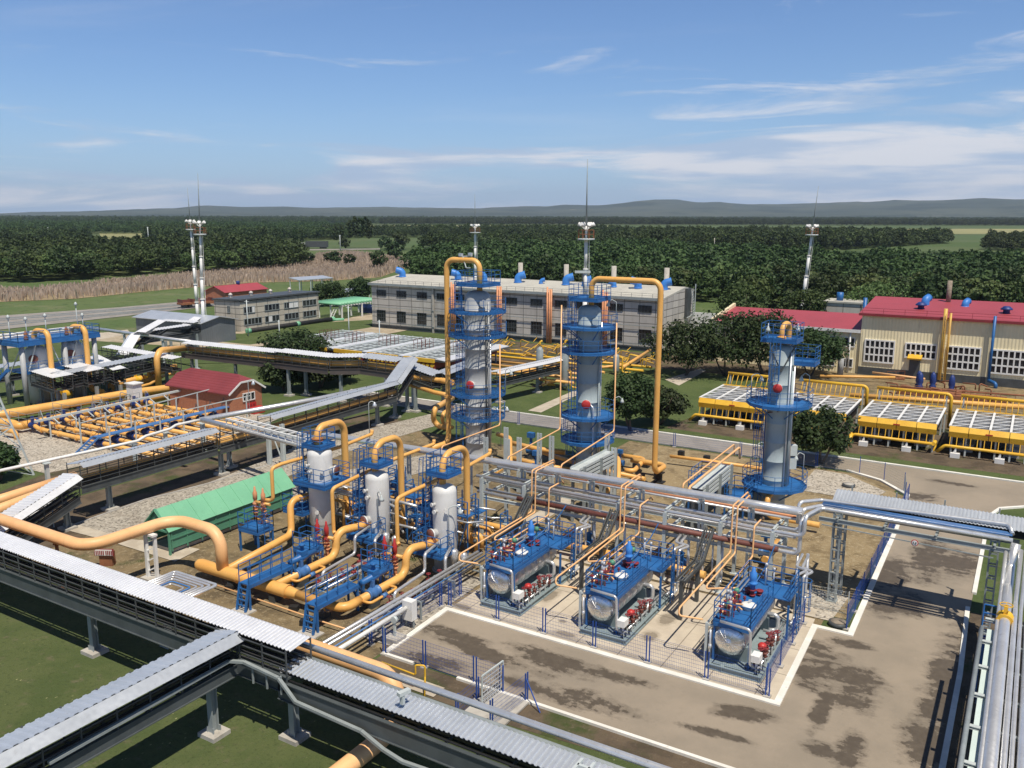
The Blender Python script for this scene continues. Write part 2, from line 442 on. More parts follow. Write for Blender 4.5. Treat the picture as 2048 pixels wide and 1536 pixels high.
def yard_mat():
    m, nt, b = new_mat('yard_surface')
    v = coords(nt, True)
    col = mixc(nt, ramp(nt, nz(nt, v, 0.22, 6, 0.6), 0.35, 0.65), (0.31, 0.255, 0.19), (0.255, 0.213, 0.16))
    col = mixc(nt, mth(nt, 'MULTIPLY', ramp(nt, nz(nt, v, 2.2, 7, 0.72), 0.5, 0.8), 0.35), col, (0.20, 0.17, 0.13))
    col = mixc(nt, mth(nt, 'MULTIPLY', ramp(nt, nz(nt, v, 11.0, 4, 0.7), 0.55, 0.8), 0.35), col, (0.44, 0.38, 0.30))
    P = lambda x, y: at(x, y)[:2]
    ell = []
    for (x, y, rx, ry, tr) in ((890, 1268, 2.6, 0.5, -0.05), (960, 1305, 3.2, 0.5, -0.1), (1110, 1325, 2.2, 0.7, 0), (1230, 1355, 1.6, 0.35, 0.0), (1180, 1405, 2.0, 0.6, 0), (1090, 1385, 2.4, 0.45, -0.05),
                               (880, 1330, 1.6, 0.5, 0), (1490, 1430, 1.4, 0.5, 0.4), (1600, 1290, 2.2, 0.8, -0.3), (1640, 1345, 1.2, 1.3, 0.2), (1715, 1385, 0.9, 1.7, 0.0), (1690, 1355, 1.2, 0.8, 0.0), (1645, 1420, 0.35, 1.6, 0.0),
                               (1900, 1370, 0.9, 5.0, 0.0), (1860, 1480, 1.0, 1.8, 0), (1700, 1290, 1.0, 0.4, 0), (1640, 1500, 0.6, 0.4, 0), (1700, 1500, 0.5, 1.2, 0), (1780, 1150, 1.0, 2.6, 0), (1860, 1120, 1.0, 3.2, 0), (1915, 1130, 1.3, 2.2, 0),
                               (1815, 1210, 1.0, 1.5, 0), (1840, 995, 1.1, 0.8, 0.3), (1900, 968, 1.6, 0.4, 0), (1770, 1220, 0.8, 1.0, 0), (1560, 1310, 1.1, 0.5, 0), (1430, 1470, 1.3, 0.25, 0.1), (1000, 1245, 0.8, 0.3, 0)):
        cx, cy = P(x, y)
        ell.append((cx, cy, rx * 1.2, ry * 1.3, tr))
    mk = stain_mask(nt, v, ell)
    col = mixc(nt, mth(nt, 'MULTIPLY', mk, 0.95), col, (0.078, 0.060, 0.041))
    nt.links.new(col, b.inputs['Base Color'])
    nt.links.new(mth(nt, 'MULTIPLY_ADD', mk, -0.25, 0.92), b.inputs['Roughness'])
    bump(nt, b, nz(nt, v, 18, 4, 0.7), 0.25, 0.03)
    m, nt, b = new_mat('pad_concrete')
    v = coords(nt, True)
    col = mixc(nt, ramp(nt, nz(nt, v, 0.5, 6, 0.6), 0.35, 0.65), (0.56, 0.485, 0.375), (0.47, 0.40, 0.31))
    col = mixc(nt, mth(nt, 'MULTIPLY', ramp(nt, nz(nt, v, 3.0, 7, 0.72), 0.52, 0.8), 0.4), col, (0.26, 0.22, 0.165))
    ell = []
    for (x, y, rx, ry, tr) in ((1335, 1240, 0.5, 0.9, 0), (1300, 1275, 0.5, 0.6, 0), (925, 1215, 0.7, 0.3, 0), (1100, 1195, 0.45, 1.0, 0), (1130, 1270, 0.7, 0.25, 0), (1125, 1245, 0.25, 0.2, 0)):
        cx, cy = P(x, y)
        ell.append((cx, cy, rx, ry, tr))
    mk = stain_mask(nt, v, ell, 1.2, 0.5)
    col = mixc(nt, mth(nt, 'MULTIPLY', mk, 0.75), col, (0.15, 0.12, 0.085))
    # cast joints
    sep = NN(nt, 'ShaderNodeSeparateXYZ')
    nt.links.new(v, sep.inputs[0])
    br = NN(nt, 'ShaderNodeTexBrick', offset=0.0, inp={'Scale': 1.0, 'Mortar Size': 0.03, 'Brick Width': 2.55, 'Row Height': 3.1})
    nt.links.new(v, br.inputs['Vector'])
    col = mixc(nt, mth(nt, 'MULTIPLY', br.outputs[1], 0.7), col, (0.12, 0.10, 0.075))
    nt.links.new(col, b.inputs['Base Color'])
    b.inputs['Roughness'].default_value = 0.9
    bump(nt, b, nz(nt, v, 18, 4, 0.7), 0.2, 0.03)


yard_mat()


def foliage(name, c1, c2, c3):
    m, nt, b = new_mat(name)
    v = coords(nt)
    oi = NN(nt, 'ShaderNodeObjectInfo')
    g = NN(nt, 'ShaderNodeNewGeometry')
    col = mixc(nt, ramp(nt, nz(nt, v, 0.55, 3), 0.35, 0.65), c1, c2)
    col = mixc(nt, mth(nt, 'MULTIPLY', g.outputs['Random Per Island'], 0.55), col, c3)
    hs = NN(nt, 'ShaderNodeHueSaturation')
    nt.links.new(mth(nt, 'MULTIPLY_ADD', oi.outputs['Random'], 0.05, 0.475), hs.inputs['Hue'])
    nt.links.new(mth(nt, 'MULTIPLY_ADD', oi.outputs['Random'], 0.5, 0.75), hs.inputs['Value'])
    nt.links.new(col, hs.inputs['Color'])
    nt.links.new(hs.outputs[0], b.inputs['Base Color'])
    b.inputs['Roughness'].default_value = 0.6
    b.inputs['Specular IOR Level'].default_value = 0.25
    tr = NN(nt, 'ShaderNodeBsdfTranslucent')
    nt.links.new(hs.outputs[0], tr.inputs[0])
    mx = NN(nt, 'ShaderNodeMixShader', inp={0: 0.22})
    nt.links.new(b.outputs[0], mx.inputs[1])
    nt.links.new(tr.outputs[0], mx.inputs[2])
    nt.links.new(mx.outputs[0], nt.nodes['Material Output'].inputs[0])


foliage('leaves', (0.062, 0.098, 0.030), (0.092, 0.132, 0.042), (0.034, 0.058, 0.018))
foliage('leaves_dark', (0.040, 0.066, 0.022), (0.060, 0.090, 0.030), (0.024, 0.040, 0.014))
foliage('leaves_pale', (0.095, 0.135, 0.042), (0.125, 0.160, 0.055), (0.060, 0.090, 0.026))
foliage('reed_stalk', (0.66, 0.56, 0.42), (0.58, 0.48, 0.34), (0.44, 0.38, 0.26))
paint('bark', (0.13, 0.10, 0.075), (0.09, 0.07, 0.05), 3, 0.9, dirt_amt=0.2)

# ---------------------------------------------------------------- mesh building


class MB:
    """collects shapes, then links them as one mesh object"""

    def __init__(s):
        s.v, s.f, s.sm, s.mi, s.cur = [], [], [], [], 0

    def add(s, vs, fs, smooth=False):
        o = len(s.v)
        s.v.extend([tuple(p) for p in vs])
        for f in fs:
            s.f.append(tuple(i + o for i in f))
            s.sm.append(smooth)
            s.mi.append(s.cur)
        return s

    def box(s, x0, y0, z0, x1, y1, z1):
        vs = [(x, y, z) for z in (z0, z1) for y in (y0, y1) for x in (x0, x1)]
        return s.add(vs, [(0, 2, 3, 1), (4, 5, 7, 6), (0, 1, 5, 4), (2, 6, 7, 3), (0, 4, 6, 2), (1, 3, 7, 5)])

    def cbox(s, c, sx, sy, sz, rz=0.0):
        """box standing on c (bottom centre), turned about z"""
        co, si = math.cos(rz), math.sin(rz)
        vs = []
        for z in (0, sz):
            for y in (-sy / 2, sy / 2):
                for x in (-sx / 2, sx / 2):
                    vs.append((c[0] + x * co - y * si, c[1] + x * si + y * co, c[2] + z))
        return s.add(vs, [(0, 2, 3, 1), (4, 5, 7, 6), (0, 1, 5, 4), (2, 6, 7, 3), (0, 4, 6, 2), (1, 3, 7, 5)])

    def bar(s, a, b, w=0.06, h=None, up=(0, 0, 1)):
        a, b = Vector(a), Vector(b)
        h = h or w
        d = b - a
        if d.length < 1e-6:
            return s
        d.normalize()
        u = Vector(up)
        if abs(d.dot(u)) > 0.98:
            u = Vector((1, 0, 0))
        r = d.cross(u).normalized()
        u = r.cross(d)
        vs = []
        for p in (a, b):
            for (i, j) in ((-1, -1), (1, -1), (1, 1), (-1, 1)):
                vs.append(p + r * (i * w / 2) + u * (j * h / 2))
        return s.add(vs, [(3, 2, 1, 0), (4, 5, 6, 7), (0, 1, 5, 4), (1, 2, 6, 5), (2, 3, 7, 6), (3, 0, 4, 7)])

    def ibeam(s, a, b, w=0.2, h=0.3, t=0.03, up=(0, 0, 1)):
        a, b = Vector(a), Vector(b)
        d = (b - a).normalized()
        u = Vector(up)
        if abs(d.dot(u)) > 0.98:
            u = Vector((1, 0, 0))
        r = d.cross(u).normalized()
        u = r.cross(d)
        s.bar(a + u * (h / 2 - t / 2), b + u * (h / 2 - t / 2), w, t, up)
        s.bar(a - u * (h / 2 - t / 2), b - u * (h / 2 - t / 2), w, t, up)
        s.bar(a, b, t, h - 2 * t - 0.004, up)
        return s

    def tube(s, pts, r, seg=10, bend=None, caps=True, k=6):
        pts = [Vector(p) for p in pts]
        if bend:
            q = [pts[0]]
            for i in range(1, len(pts) - 1):
                a, b, c = pts[i - 1], pts[i], pts[i + 1]
                d1, d2 = (a - b), (c - b)
                l1, l2 = d1.length, d2.length
                d1.normalize()
                d2.normalize()
                ang = d1.angle(d2)
                if ang > 3.1:
                    q.append(b)
                    continue
                t = min(bend / math.tan(ang / 2), l1 * 0.48, l2 * 0.48)
                rad = t * math.tan(ang / 2)
                bis = (d1 + d2).normalized()
                cen = b + bis * (rad / math.sin(ang / 2))
                p0, p1 = b + d1 * t, b + d2 * t
                v0, v1 = p0 - cen, p1 - cen
                tot = v0.angle(v1)
                ax = v0.cross(v1).normalized()
                for j in range(k + 1):
                    q.append(cen + Matrix.Rotation(tot * j / k, 3, ax) @ v0)
            q.append(pts[-1])
            pts = q
        n = len(pts)
        d0 = (pts[1] - pts[0]).normalized()
        u = Vector((0, 0, 1)) if abs(d0.z) < 0.9 else Vector((1, 0, 0))
        side = d0.cross(u).normalized()
        vs = []
        rr = r if isinstance(r, (list, tuple)) else [r] * n
        pd = d0
        for i in range(n):
            if i == 0:
                d = d0
            elif i == n - 1:
                d = (pts[i] - pts[i - 1]).normalized()
            else:
                d = ((pts[i + 1] - pts[i]).normalized() + (pts[i] - pts[i - 1]).normalized())
                d = d.normalized() if d.length > 1e-6 else pd
            qn = pd.rotation_difference(d)
            side = qn @ side
            side = (side - d * side.dot(d)).normalized()
            up = side.cross(d)
            pd = d
            for j in range(seg):
                a = 2 * math.pi * j / seg
                vs.append(pts[i] + (side * math.cos(a) + up * math.sin(a)) * rr[min(i, len(rr) - 1)])
        fs = []
        for i in range(n - 1):
            for j in range(seg):
                k2 = (j + 1) % seg
                fs.append((i * seg + j, (i + 1) * seg + j, (i + 1) * seg + k2, i * seg + k2))
        s.add(vs, fs, True)
        if caps:
            o = len(s.v) - len(vs)
            s.f.append(tuple(o + j for j in range(seg)))
            s.f.append(tuple(o + (n - 1) * seg + j for j in reversed(range(seg))))
            s.sm += [False, False]
            s.mi += [s.cur, s.cur]
        return s

    def lathe(s, prof, c, seg=24, axis=(0, 0, 1), caps=True):
        """profile [(radius, height)] turned about axis through c"""
        ax = Vector(axis).normalized()
        u = Vector((1, 0, 0)) if abs(ax.x) < 0.9 else Vector((0, 1, 0))
        a = ax.cross(u).normalized()
        b = ax.cross(a)
        c = Vector(c)
        vs = []
        for (r, h) in prof:
            for j in range(seg):
                t = 2 * math.pi * j / seg
                vs.append(c + ax * h + (a * math.cos(t) + b * math.sin(t)) * r)
        fs = []
        for i in range(len(prof) - 1):
            for j in range(seg):
                k = (j + 1) % seg
                fs.append((i * seg + j, i * seg + k, (i + 1) * seg + k, (i + 1) * seg + j))
        s.add(vs, fs, True)
        if caps:
            o = len(s.v) - len(vs)
            s.f.append(tuple(o + j for j in reversed(range(seg))))
            s.f.append(tuple(o + (len(prof) - 1) * seg + j for j in range(seg)))
            s.sm += [False, False]
            s.mi += [s.cur, s.cur]
        return s

    def flange(s, c, r, t=0.1, axis=(0, 0, 1), seg=16):
        return s.lathe([(r, -t / 2), (r, t / 2)], c, seg, axis)

    def prism(s, poly, z0, z1):
        n = len(poly)
        vs = [(p[0], p[1], z0) for p in poly] + [(p[0], p[1], z1) for p in poly]
        fs = [tuple(reversed(range(n))), tuple(range(n, 2 * n))]
        fs += [(i, (i + 1) % n, n + (i + 1) % n, n + i) for i in range(n)]
        return s.add(vs, fs)

    def quad(s, a, b, c, d):
        return s.add([a, b, c, d], [(0, 1, 2, 3)])

    def slab(s, a, b, c, d, t):
        """four-cornered plate of thickness t below its face"""
        a, b, c, d = map(Vector, (a, b, c, d))
        n = (b - a).cross(d - a).normalized()
        if n.z < 0:
            a, b, c, d = d, c, b, a
            n = -n
        vs = [a, b, c, d] + [p - n * t for p in (a, b, c, d)]
        return s.add(vs, [(0, 1, 2, 3), (7, 6, 5, 4), (0, 4, 5, 1), (1, 5, 6, 2), (2, 6, 7, 3), (3, 7, 4, 0)])

    def corr(s, o, along, across, n, amp=0.05, t=0.02):
        """profiled roofing sheet: n ribs along the run, slope = across"""
        o, A, B = Vector(o), Vector(along), Vector(across)
        nn = A.cross(B).normalized()
        if nn.z < 0:
            nn = -nn
        prof = [(0, 0), (0.30, 0), (0.42, 1), (0.78, 1), (0.90, 0)]
        us = []
        for i in range(n):
            for (f, h) in prof:
                us.append(((i + f) / n, h))
        us.append((1.0, 0))
        vs = []
        for (u, h) in us:
            p = o + A * u + nn * (amp * h)
            vs += [p, p + B]
        m = len(us)
        fs = [(2 * i, 2 * i + 2, 2 * i + 3, 2 * i + 1) for i in range(m - 1)]
        s.add(vs, fs)
        s.add([Vector(p) - nn * t for p in vs], [tuple(reversed(f)) for f in fs])
        return s

    def rail(s, pts, h=1.15, n_rails=3, post=1.5, w=0.05, closed=False, toe=0.14):
        pts = [Vector(p) for p in pts]
        if closed:
            pts = pts + [pts[0]]
        for a, b in zip(pts, pts[1:]):
            L = (b - a).length
            k = max(1, round(L / post))
            for i in range(k + (0 if closed else 1)):
                p = a + (b - a) * (i / k)
                s.bar(p, p + Vector((0, 0, h)), w)
            for j in range(n_rails):
                z = Vector((0, 0, h * (j + 1) / n_rails))
                s.bar(a + z, b + z, w * 0.9)
            if toe:
                z = Vector((0, 0, toe / 2 + 0.01))
                s.bar(a + z, b + z, 0.02, toe)
        return s

    def ladder(s, a, b, w=0.5, side=(1, 0, 0), rung=0.33, t=0.05):
        a, b = Vector(a), Vector(b)
        sd = Vector(side).normalized() * (w / 2)
        s.bar(a - sd, b - sd, t)
        s.bar(a + sd, b + sd, t)
        n = max(2, int((b - a).length / rung))
        for i in range(1, n):
            p = a + (b - a) * (i / n)
            s.bar(p - sd, p + sd, t * 0.6)
        return s

    def cage(s, a, b, out, r=0.42, t=0.04):
        """safety hoops round a ladder; out = direction away from the wall"""
        a, b, o = Vector(a), Vector(b), Vector(out).normalized()
        side = Vector((-o.y, o.x, 0))
        n = max(2, int((b.z - a.z) / 0.9))
        angs = [R_(x) for x in (-105, -70, -35, 0, 35, 70, 105)]
        ring = [o * (r * 0.7 + math.cos(q) * r) + side * (math.sin(q) * r) for q in angs]
        for i in range(n + 1):
            p = a + (b - a) * (i / n)
            for c, d in zip(ring, ring[1:]):
                s.bar(p + c, p + d, t)
        for c in (ring[0], ring[2], ring[4], ring[6]):
            s.bar(a + c, b + c, t)
        return s

    def build(s, name, mat, parent=None, **tags):
        me = bpy.data.meshes.new(name)
        off = Vector((0, 0, 0))
        q = parent
        while q is not None:
            off += Vector(q.location)
            q = q.parent
        base = off
        if parent is None and s.v:
            arr = np.array([tuple(p) for p in s.v])
            base = Vector(((arr[:, 0].min() + arr[:, 0].max()) / 2, (arr[:, 1].min() + arr[:, 1].max()) / 2, arr[:, 2].min()))
        me.from_pydata([(p[0] - base.x, p[1] - base.y, p[2] - base.z) for p in s.v], [], s.f)
        mats = mat if isinstance(mat, (list, tuple)) else [mat]
        for k in mats:
            me.materials.append(MAT[k])
        me.polygons.foreach_set('use_smooth', s.sm)
        me.polygons.foreach_set('material_index', s.mi)
        me.update()
        o = bpy.data.objects.new(name, me)
        COL.objects.link(o)
        if parent is not None:
            o.parent = parent
        else:
            o.location = base
        for k, v in tags.items():
            o[k] = v
        return o


def thing(name, label, cat, loc, group=None):
    o = bpy.data.objects.new(name, None)
    COL.objects.link(o)
    o.location = loc
    o.empty_display_size = 0.3
    o['label'] = label
    o['category'] = cat
    if group:
        o['group'] = group
    return o


def tag(o, label, cat, group=None):
    o['label'] = label
    o['category'] = cat
    if group:
        o['group'] = group
    return o


def struct(name, mb, mat):
    return mb.build(name, mat, kind='structure')


def copy_tree(o, parent=None):
    c = o.copy()
    COL.objects.link(c)
    if parent is not None:
        c.parent = parent
    for ch in list(o.children):
        copy_tree(ch, c)
    return c


def V3(p, z):
    return Vector((p[0], p[1], z))


def P(px, py, z=0.0):
    return at(px, py, z)
# ================================================================ THE SETTING


def quads_mesh(name, V, mats, mi=None):
    """V: (n, 4, 3) array of quads"""
    n = len(V)
    me = bpy.data.meshes.new(name)
    me.vertices.add(n * 4)
    me.vertices.foreach_set('co', np.ascontiguousarray(V, dtype=np.float32).reshape(-1))
    me.loops.add(n * 4)
    me.loops.foreach_set('vertex_index', np.arange(n * 4, dtype=np.int32))
    me.polygons.add(n)
    me.polygons.foreach_set('loop_start', np.arange(0, n * 4, 4, dtype=np.int32))
    me.polygons.foreach_set('loop_total', np.full(n, 4, dtype=np.int32))
    for k in mats:
        me.materials.append(MAT[k])
    if mi is not None:
        me.polygons.foreach_set('material_index', np.asarray(mi, dtype=np.int32))
    me.update(calc_edges=True)
    return me


def leaf_quads(rng, pts, size, up=0.35, out=None):
    """one randomly turned leaf-clump quad on every point"""
    n = len(pts)
    nrm = rng.normal(size=(n, 3))
    nrm[:, 2] = np.abs(nrm[:, 2]) + up
    if out is not None:
        nrm += out * 1.1
    nrm /= np.linalg.norm(nrm, axis=1)[:, None]
    t = rng.normal(size=(n, 3))
    a = np.cross(nrm, t)
    a /= np.linalg.norm(a, axis=1)[:, None]
    b = np.cross(nrm, a)
    s = size * rng.uniform(0.6, 1.35, size=(n, 1))
    q = rng.uniform(0.55, 1.0, size=(n, 1))
    c = pts[:, None, :]
    off = np.stack([-a * s - b * s * q * 0.4, a * s * 0.2 - b * s * q, a * s + b * s * q * 0.3, -a * s * 0.3 + b * s * q], 1) * 0.5
    return c + off


def crown_points(rng, n_clump, per, rx, rz, cz, clump, flat=0.0):
    d = rng.normal(size=(n_clump, 3))
    d /= np.linalg.norm(d, axis=1)[:, None]
    rad = rng.uniform(0.45, 1.0, size=(n_clump, 1)) ** 0.6
    c = d * rad * np.array([rx, rx, rz]) + np.array([0, 0, cz])
    low = c[:, 2] < cz - rz * 0.55
    c[low, 2] = cz - rz * rng.uniform(0.2, 0.6, low.sum())
    sz = clump * rng.uniform(0.55, 1.3, size=(n_clump, 1))
    k = rng.normal(size=(n_clump, per, 3))
    k /= np.linalg.norm(k, axis=2)[:, :, None]
    k[:, :, 2] *= 0.75
    pts = c[:, None, :] + k * sz[:, None, :] * rng.uniform(0.5, 1.0, size=(n_clump, per, 1))
    return pts.reshape(-1, 3), k.reshape(-1, 3)


_lay = [0]


def sheet(name, pts, z, mat, px=True):
    m = MB()
    if name != 'ground':
        _lay[0] += 1
        z = 0.004 + 0.0025 * _lay[0]        # every sheet lies just above the one before
    q = [at(*p)[:2] for p in pts] if px else pts
    m.add([(a, b, z) for a, b in q], [tuple(range(len(q)))])
    me_o = struct(name, m, mat)
    if me_o.data.polygons[0].normal.z < 0:
        me_o.data.flip_normals()
    return me_o


G_ = 11000
sheet('ground', [(-G_, -G_), (G_, -G_), (G_, G_), (-G_, G_)], 0.0, 'plain', px=False)
sheet('meadow', [(-420, -60), (60, -60), (60, 330), (-60, 520), (-520, 420)], 0.02, 'meadow', px=False)
sheet('lawn', [(-150, -30), (60, -30), (60, 175), (-90, 175), (-150, 130)], 0.026, 'grass', px=False)
sheet('lawn', [(-62, 0), (0, 0), (0, 34), (-29, 34), (-30, 31), (-62, 31)], 0.03, 'lawn', px=False)
# process area
sheet('dry_ground', [(-60, 30.5), (-29.2, 30.5), (-29.2, 40.2), (-9, 40.2), (-9, 84), (-62, 84)], 0.034, 'dry_ground', px=False)
sheet('dry_ground', [(-33.5, 52), (-7.9, 52), (-7.9, 79), (-13.5, 83.6), (-33.5, 83.6)], 0.038, 'straw_ground', px=False)
sheet('lawn', [(-63, 75.5), (-36, 75.5), (-36, 84), (-63, 84)], 0.038, 'grass', px=False)
sheet('soil', [(-69, 30), (-59.6, 30), (-60.2, 79), (-69, 79)], 0.034, 'soil', px=False)
sheet('soil', [(-29, 33.5), (-29, 31.9), (-20, 31.9), (-8, 32.9), (-4, 34), (-4, 34.3), (-29, 34.1)], 0.036, 'soil', px=False)
sheet('soil', [(-40, 89.5), (40, 89.5), (40, 116), (-40, 116)], 0.034, 'soil', px=False)
sheet('lawn', [(-35, 89.2), (40, 89.2), (40, 91.0), (-35, 91.4)], 0.038, 'grass', px=False)
sheet('soil', [(-1.3, 20), (9, 20), (9, 57), (-1.5, 57)], 0.03, 'soil', px=False)
sheet('soil', [(-40, 116), (40, 116), (40, 141), (-34, 141)], 0.03, 'dry_ground', px=False)
sheet('soil', [(-60, 104), (-30, 104), (-30, 141), (-95, 141), (-95, 112), (-60, 112)], 0.034, 'soil', px=False)
sheet('lawn', [(-58, 89.5), (-35, 89.5), (-31, 128), (-60, 128)], 0.038, 'grass', px=False)
sheet('gravel_bed', [(150, 1050), (200, 1078), (292, 1050), (560, 960), (700, 903), (872, 852), (862, 828), (600, 893), (420, 965), (292, 998)], 0.046, 'gravel')
sheet('gravel_bed', [(545, 985), (600, 960), (900, 900), (900, 930), (700, 985), (600, 1010)], 0.046, 'gravel')
sheet('gravel_bed', [(-101, 44), (-71, 44), (-71, 55), (-76, 72), (-88, 72), (-101, 62)], 0.044, 'pale_gravel', px=False)
sheet('soil', [(0, 985), (90, 948), (200, 925), (262, 905), (330, 935), (150, 975), (0, 1000)], 0.05, 'soil')
sheet('gravel_bed', [(-12.4, 51.2), (-8.6, 51.2), (-8.3, 55.3), (-12.4, 55.3)], 0.046, 'pale_gravel', px=False)
sheet('gravel_bed', [(-16.5, 76), (-10.5, 76), (-9.6, 79.6), (-13.6, 83.2), (-16.5, 83.4)], 0.046, 'pale_gravel', px=False)
sheet('gravel_bed', [(-31.6, 35.0), (-29.3, 35.0), (-29.5, 45.5), (-31.9, 45.5)], 0.046, 'gravel', px=False)
# vessel pad and its step
pad = MB().prism([(-29.1, 40.62), (-9.2, 40.58), (-9.45, 50.9), (-29.1, 50.9)], -0.2, 0.09)
struct('concrete_pad', pad, 'pad_concrete')
sheet('footpath', [(-31.6, 51.4), (-9.6, 51.2), (-9.6, 52.4), (-31.6, 52.6)], 0.06, 'path_slabs', px=False)
sheet('footpath', [(-33.2, 52.7), (-31.8, 52.7), (-31.8, 66), (-33.2, 66)], 0.06, 'path_slabs', px=False)
sheet('footpath', [(-23.2, 52.7), (-21.8, 52.7), (-21.8, 56.8), (-23.2, 56.8)], 0.06, 'path_slabs', px=False)
sheet('footpath', [(120, 1058), (222, 1085), (350, 1125), (400, 1100), (330, 1085), (262, 1080), (145, 1048)], 0.06, 'path_slabs')
sheet('footpath', [(-26.9, 32.0), (-24.0, 32.0), (-24.0, 33.0), (-26.9, 33.0)], 0.06, 'path_slabs', px=False)
sheet('footpath', [(1056, 822), (1082, 826), (1192, 773), (1146, 783)], 0.06, 'path_slabs')
sheet('footpath', [(1330, 760), (1358, 772), (1412, 742), (1400, 738)], 0.06, 'path_slabs')
# yard and far road
YARD = [(-28.75, 34.25), (-1.55, 34.25), (-1.55, 77), (-0.9, 79.6), (1.2, 81.4), (45, 81.6), (45, 88.6), (-80, 88.6), (-80, 84.6), (-13.8, 84.4), (-10.6, 82.6), (-8.0, 79.4), (-7.65, 69.9), (-7.4, 49.75), (-9.25, 49.75), (-9.1, 40.2), (-29.0, 40.2)]
sheet('yard', YARD, 0.055, 'yard_surface', px=False)
sheet('road', [(-80, 84.7), (-34, 84.6), (-26, 84.5), (-26, 88.5), (-80, 88.5)], 0.06, 'old_road', px=False)


def kerb(pts, w=0.3, h=0.16, mat='kerb_white'):
    m = MB()
    n = len(pts)
    P2 = [Vector((a, b, 0)) for a, b in pts]
    L, Rr = [], []
    for i in range(n):
        d = Vector((0, 0, 0))
        if i > 0:
            d += (P2[i] - P2[i - 1]).normalized()
        if i < n - 1:
            d += (P2[i + 1] - P2[i]).normalized()
        d.normalize()
        s = Vector((-d.y, d.x, 0))
        k = 1.0
        if 0 < i < n - 1:
            c = s.dot(Vector((-(P2[i + 1] - P2[i]).normalized().y, (P2[i + 1] - P2[i]).normalized().x, 0)))
            k = 1 / max(c, 0.4)
        L.append(P2[i] + s * w / 2 * k)
        Rr.append(P2[i] - s * w / 2 * k)
    vs = []
    for i in range(n):
        vs += [L[i] + Vector((0, 0, h)), Rr[i] + Vector((0, 0, h)), Rr[i] - Vector((0, 0, 0.1)), L[i] - Vector((0, 0, 0.1))]
    fs = []
    for i in range(n - 1):
        a, b = 4 * i, 4 * i + 4
        fs += [(a, a + 1, b + 1, b), (a + 1, a + 2, b + 2, b + 1), (a + 3, a, b, b + 3)]
    fs += [(0, 3, 2, 1), (4 * n - 4, 4 * n - 3, 4 * n - 2, 4 * n - 1)]
    m.add(vs, fs)
    struct('kerb', m, mat)


kerb([(-28.9, 34.1), (-29.15, 40.38), (-9.0, 40.38), (-9.25, 49.9), (-7.25, 49.9), (-7.5, 69.9), (-7.85, 79.4), (-10.5, 82.8), (-13.8, 84.5)], 0.34)
kerb([(-13.8, 84.5), (-33, 84.5), (-80, 84.5)], 0.16, 0.12, 'kerb_grey')
kerb([(-28.9, 34.1), (-26.9, 34.1)], 0.2)
kerb([(-24.0, 34.1), (-2.2, 34.1)], 0.2)
kerb([(-1.45, 34.1), (-1.45, 48.5), (-1.7, 57.5)], 0.26)
kerb([(-1.5, 60), (-1.5, 77), (-0.8, 79.7), (1.2, 81.5), (45, 81.7)], 0.26)
kerb([(-80, 88.9), (-32, 88.9), (45, 88.9)], 0.34)
kerb([at(620, 905)[:2], at(410, 970)[:2], at(292, 1000)[:2], at(150, 1050)[:2]], 0.18, 0.1, 'kerb_grey')
# ---- dirt roads, railway, meadows and fields beyond the fence
sheet('dirt_road', [(0, 668), (120, 662), (250, 668), (400, 655), (430, 664), (480, 664), (640, 650), (760, 622), (820, 660), (760, 672), (640, 690), (560, 690), (470, 697), (440, 690), (380, 700), (0, 712)], 0.05, 'track_earth')
sheet('lawn', [(430, 668), (485, 668), (640, 646), (745, 640), (745, 655), (640, 672), (500, 690), (440, 684)], 0.056, 'grass')
sheet('lawn', [(150, 680), (430, 698), (540, 702), (640, 690), (760, 690), (760, 720), (300, 730), (0, 720), (0, 700)], 0.056, 'grass')
sheet('trackbed', [(-60, 637), (0, 632), (240, 615), (440, 597), (440, 611), (240, 634), (0, 660), (-60, 668)], 0.06, 'old_road')
rb = MB()
for ya, yb in ((640, 603.5), (643.5, 605.5), (651, 609), (655, 610.5)):
    a, b = at(-60, ya + 4), at(440, yb)
    rb.bar((a.x, a.y, 0.24), (b.x, b.y, 0.24), 0.09, 0.18)
tag(rb.build('railway_rails', 'steel'), 'steel rails of the two-track railway behind the works', 'railway')
sheet('footpath', [(160, 672), (255, 660), (262, 668), (178, 684)], 0.064, 'path_slabs')
REED = [(-40, 578), (60, 582), (200, 566), (420, 545), (600, 530), (640, 512), (700, 508), (820, 520), (815, 535), (760, 555), (660, 562), (500, 566), (330, 580), (150, 598), (-40, 606)]
sheet('reed_bed', REED, 0.03, 'reed_ground')
sheet('crop_field', [(-60, 488), (110, 488), (125, 494), (60, 502), (-60, 507)], 0.03, 'crop')
sheet('crop_field', [(640, 476), (860, 476), (850, 496), (560, 500)], 0.03, 'crop')
sheet('crop_field', [(198, 467), (285, 467), (282, 479), (205, 478)], 0.034, 'ripe_crop')
sheet('crop_field', [(735, 451), (1010, 450), (1250, 452), (1250, 457), (760, 459)], 0.03, 'ripe_crop')
sheet('crop_field', [(1230, 451), (2100, 451), (2100, 458), (1230, 457)], 0.03, 'crop')
sheet('crop_field', [(1380, 457), (2100, 458), (2100, 469), (1500, 466)], 0.03, 'ripe_crop')
sheet('crop_field', [(1690, 492), (1930, 469), (2100, 469), (2100, 505), (1700, 502)], 0.032, 'crop')
sheet('road', [(555, 499.5), (760, 497), (760, 499.2), (555, 502)], 0.036, 'old_road')
sheet('road', [(20, 480), (460, 485), (460, 486.5), (20, 482.5)], 0.036, 'old_road')

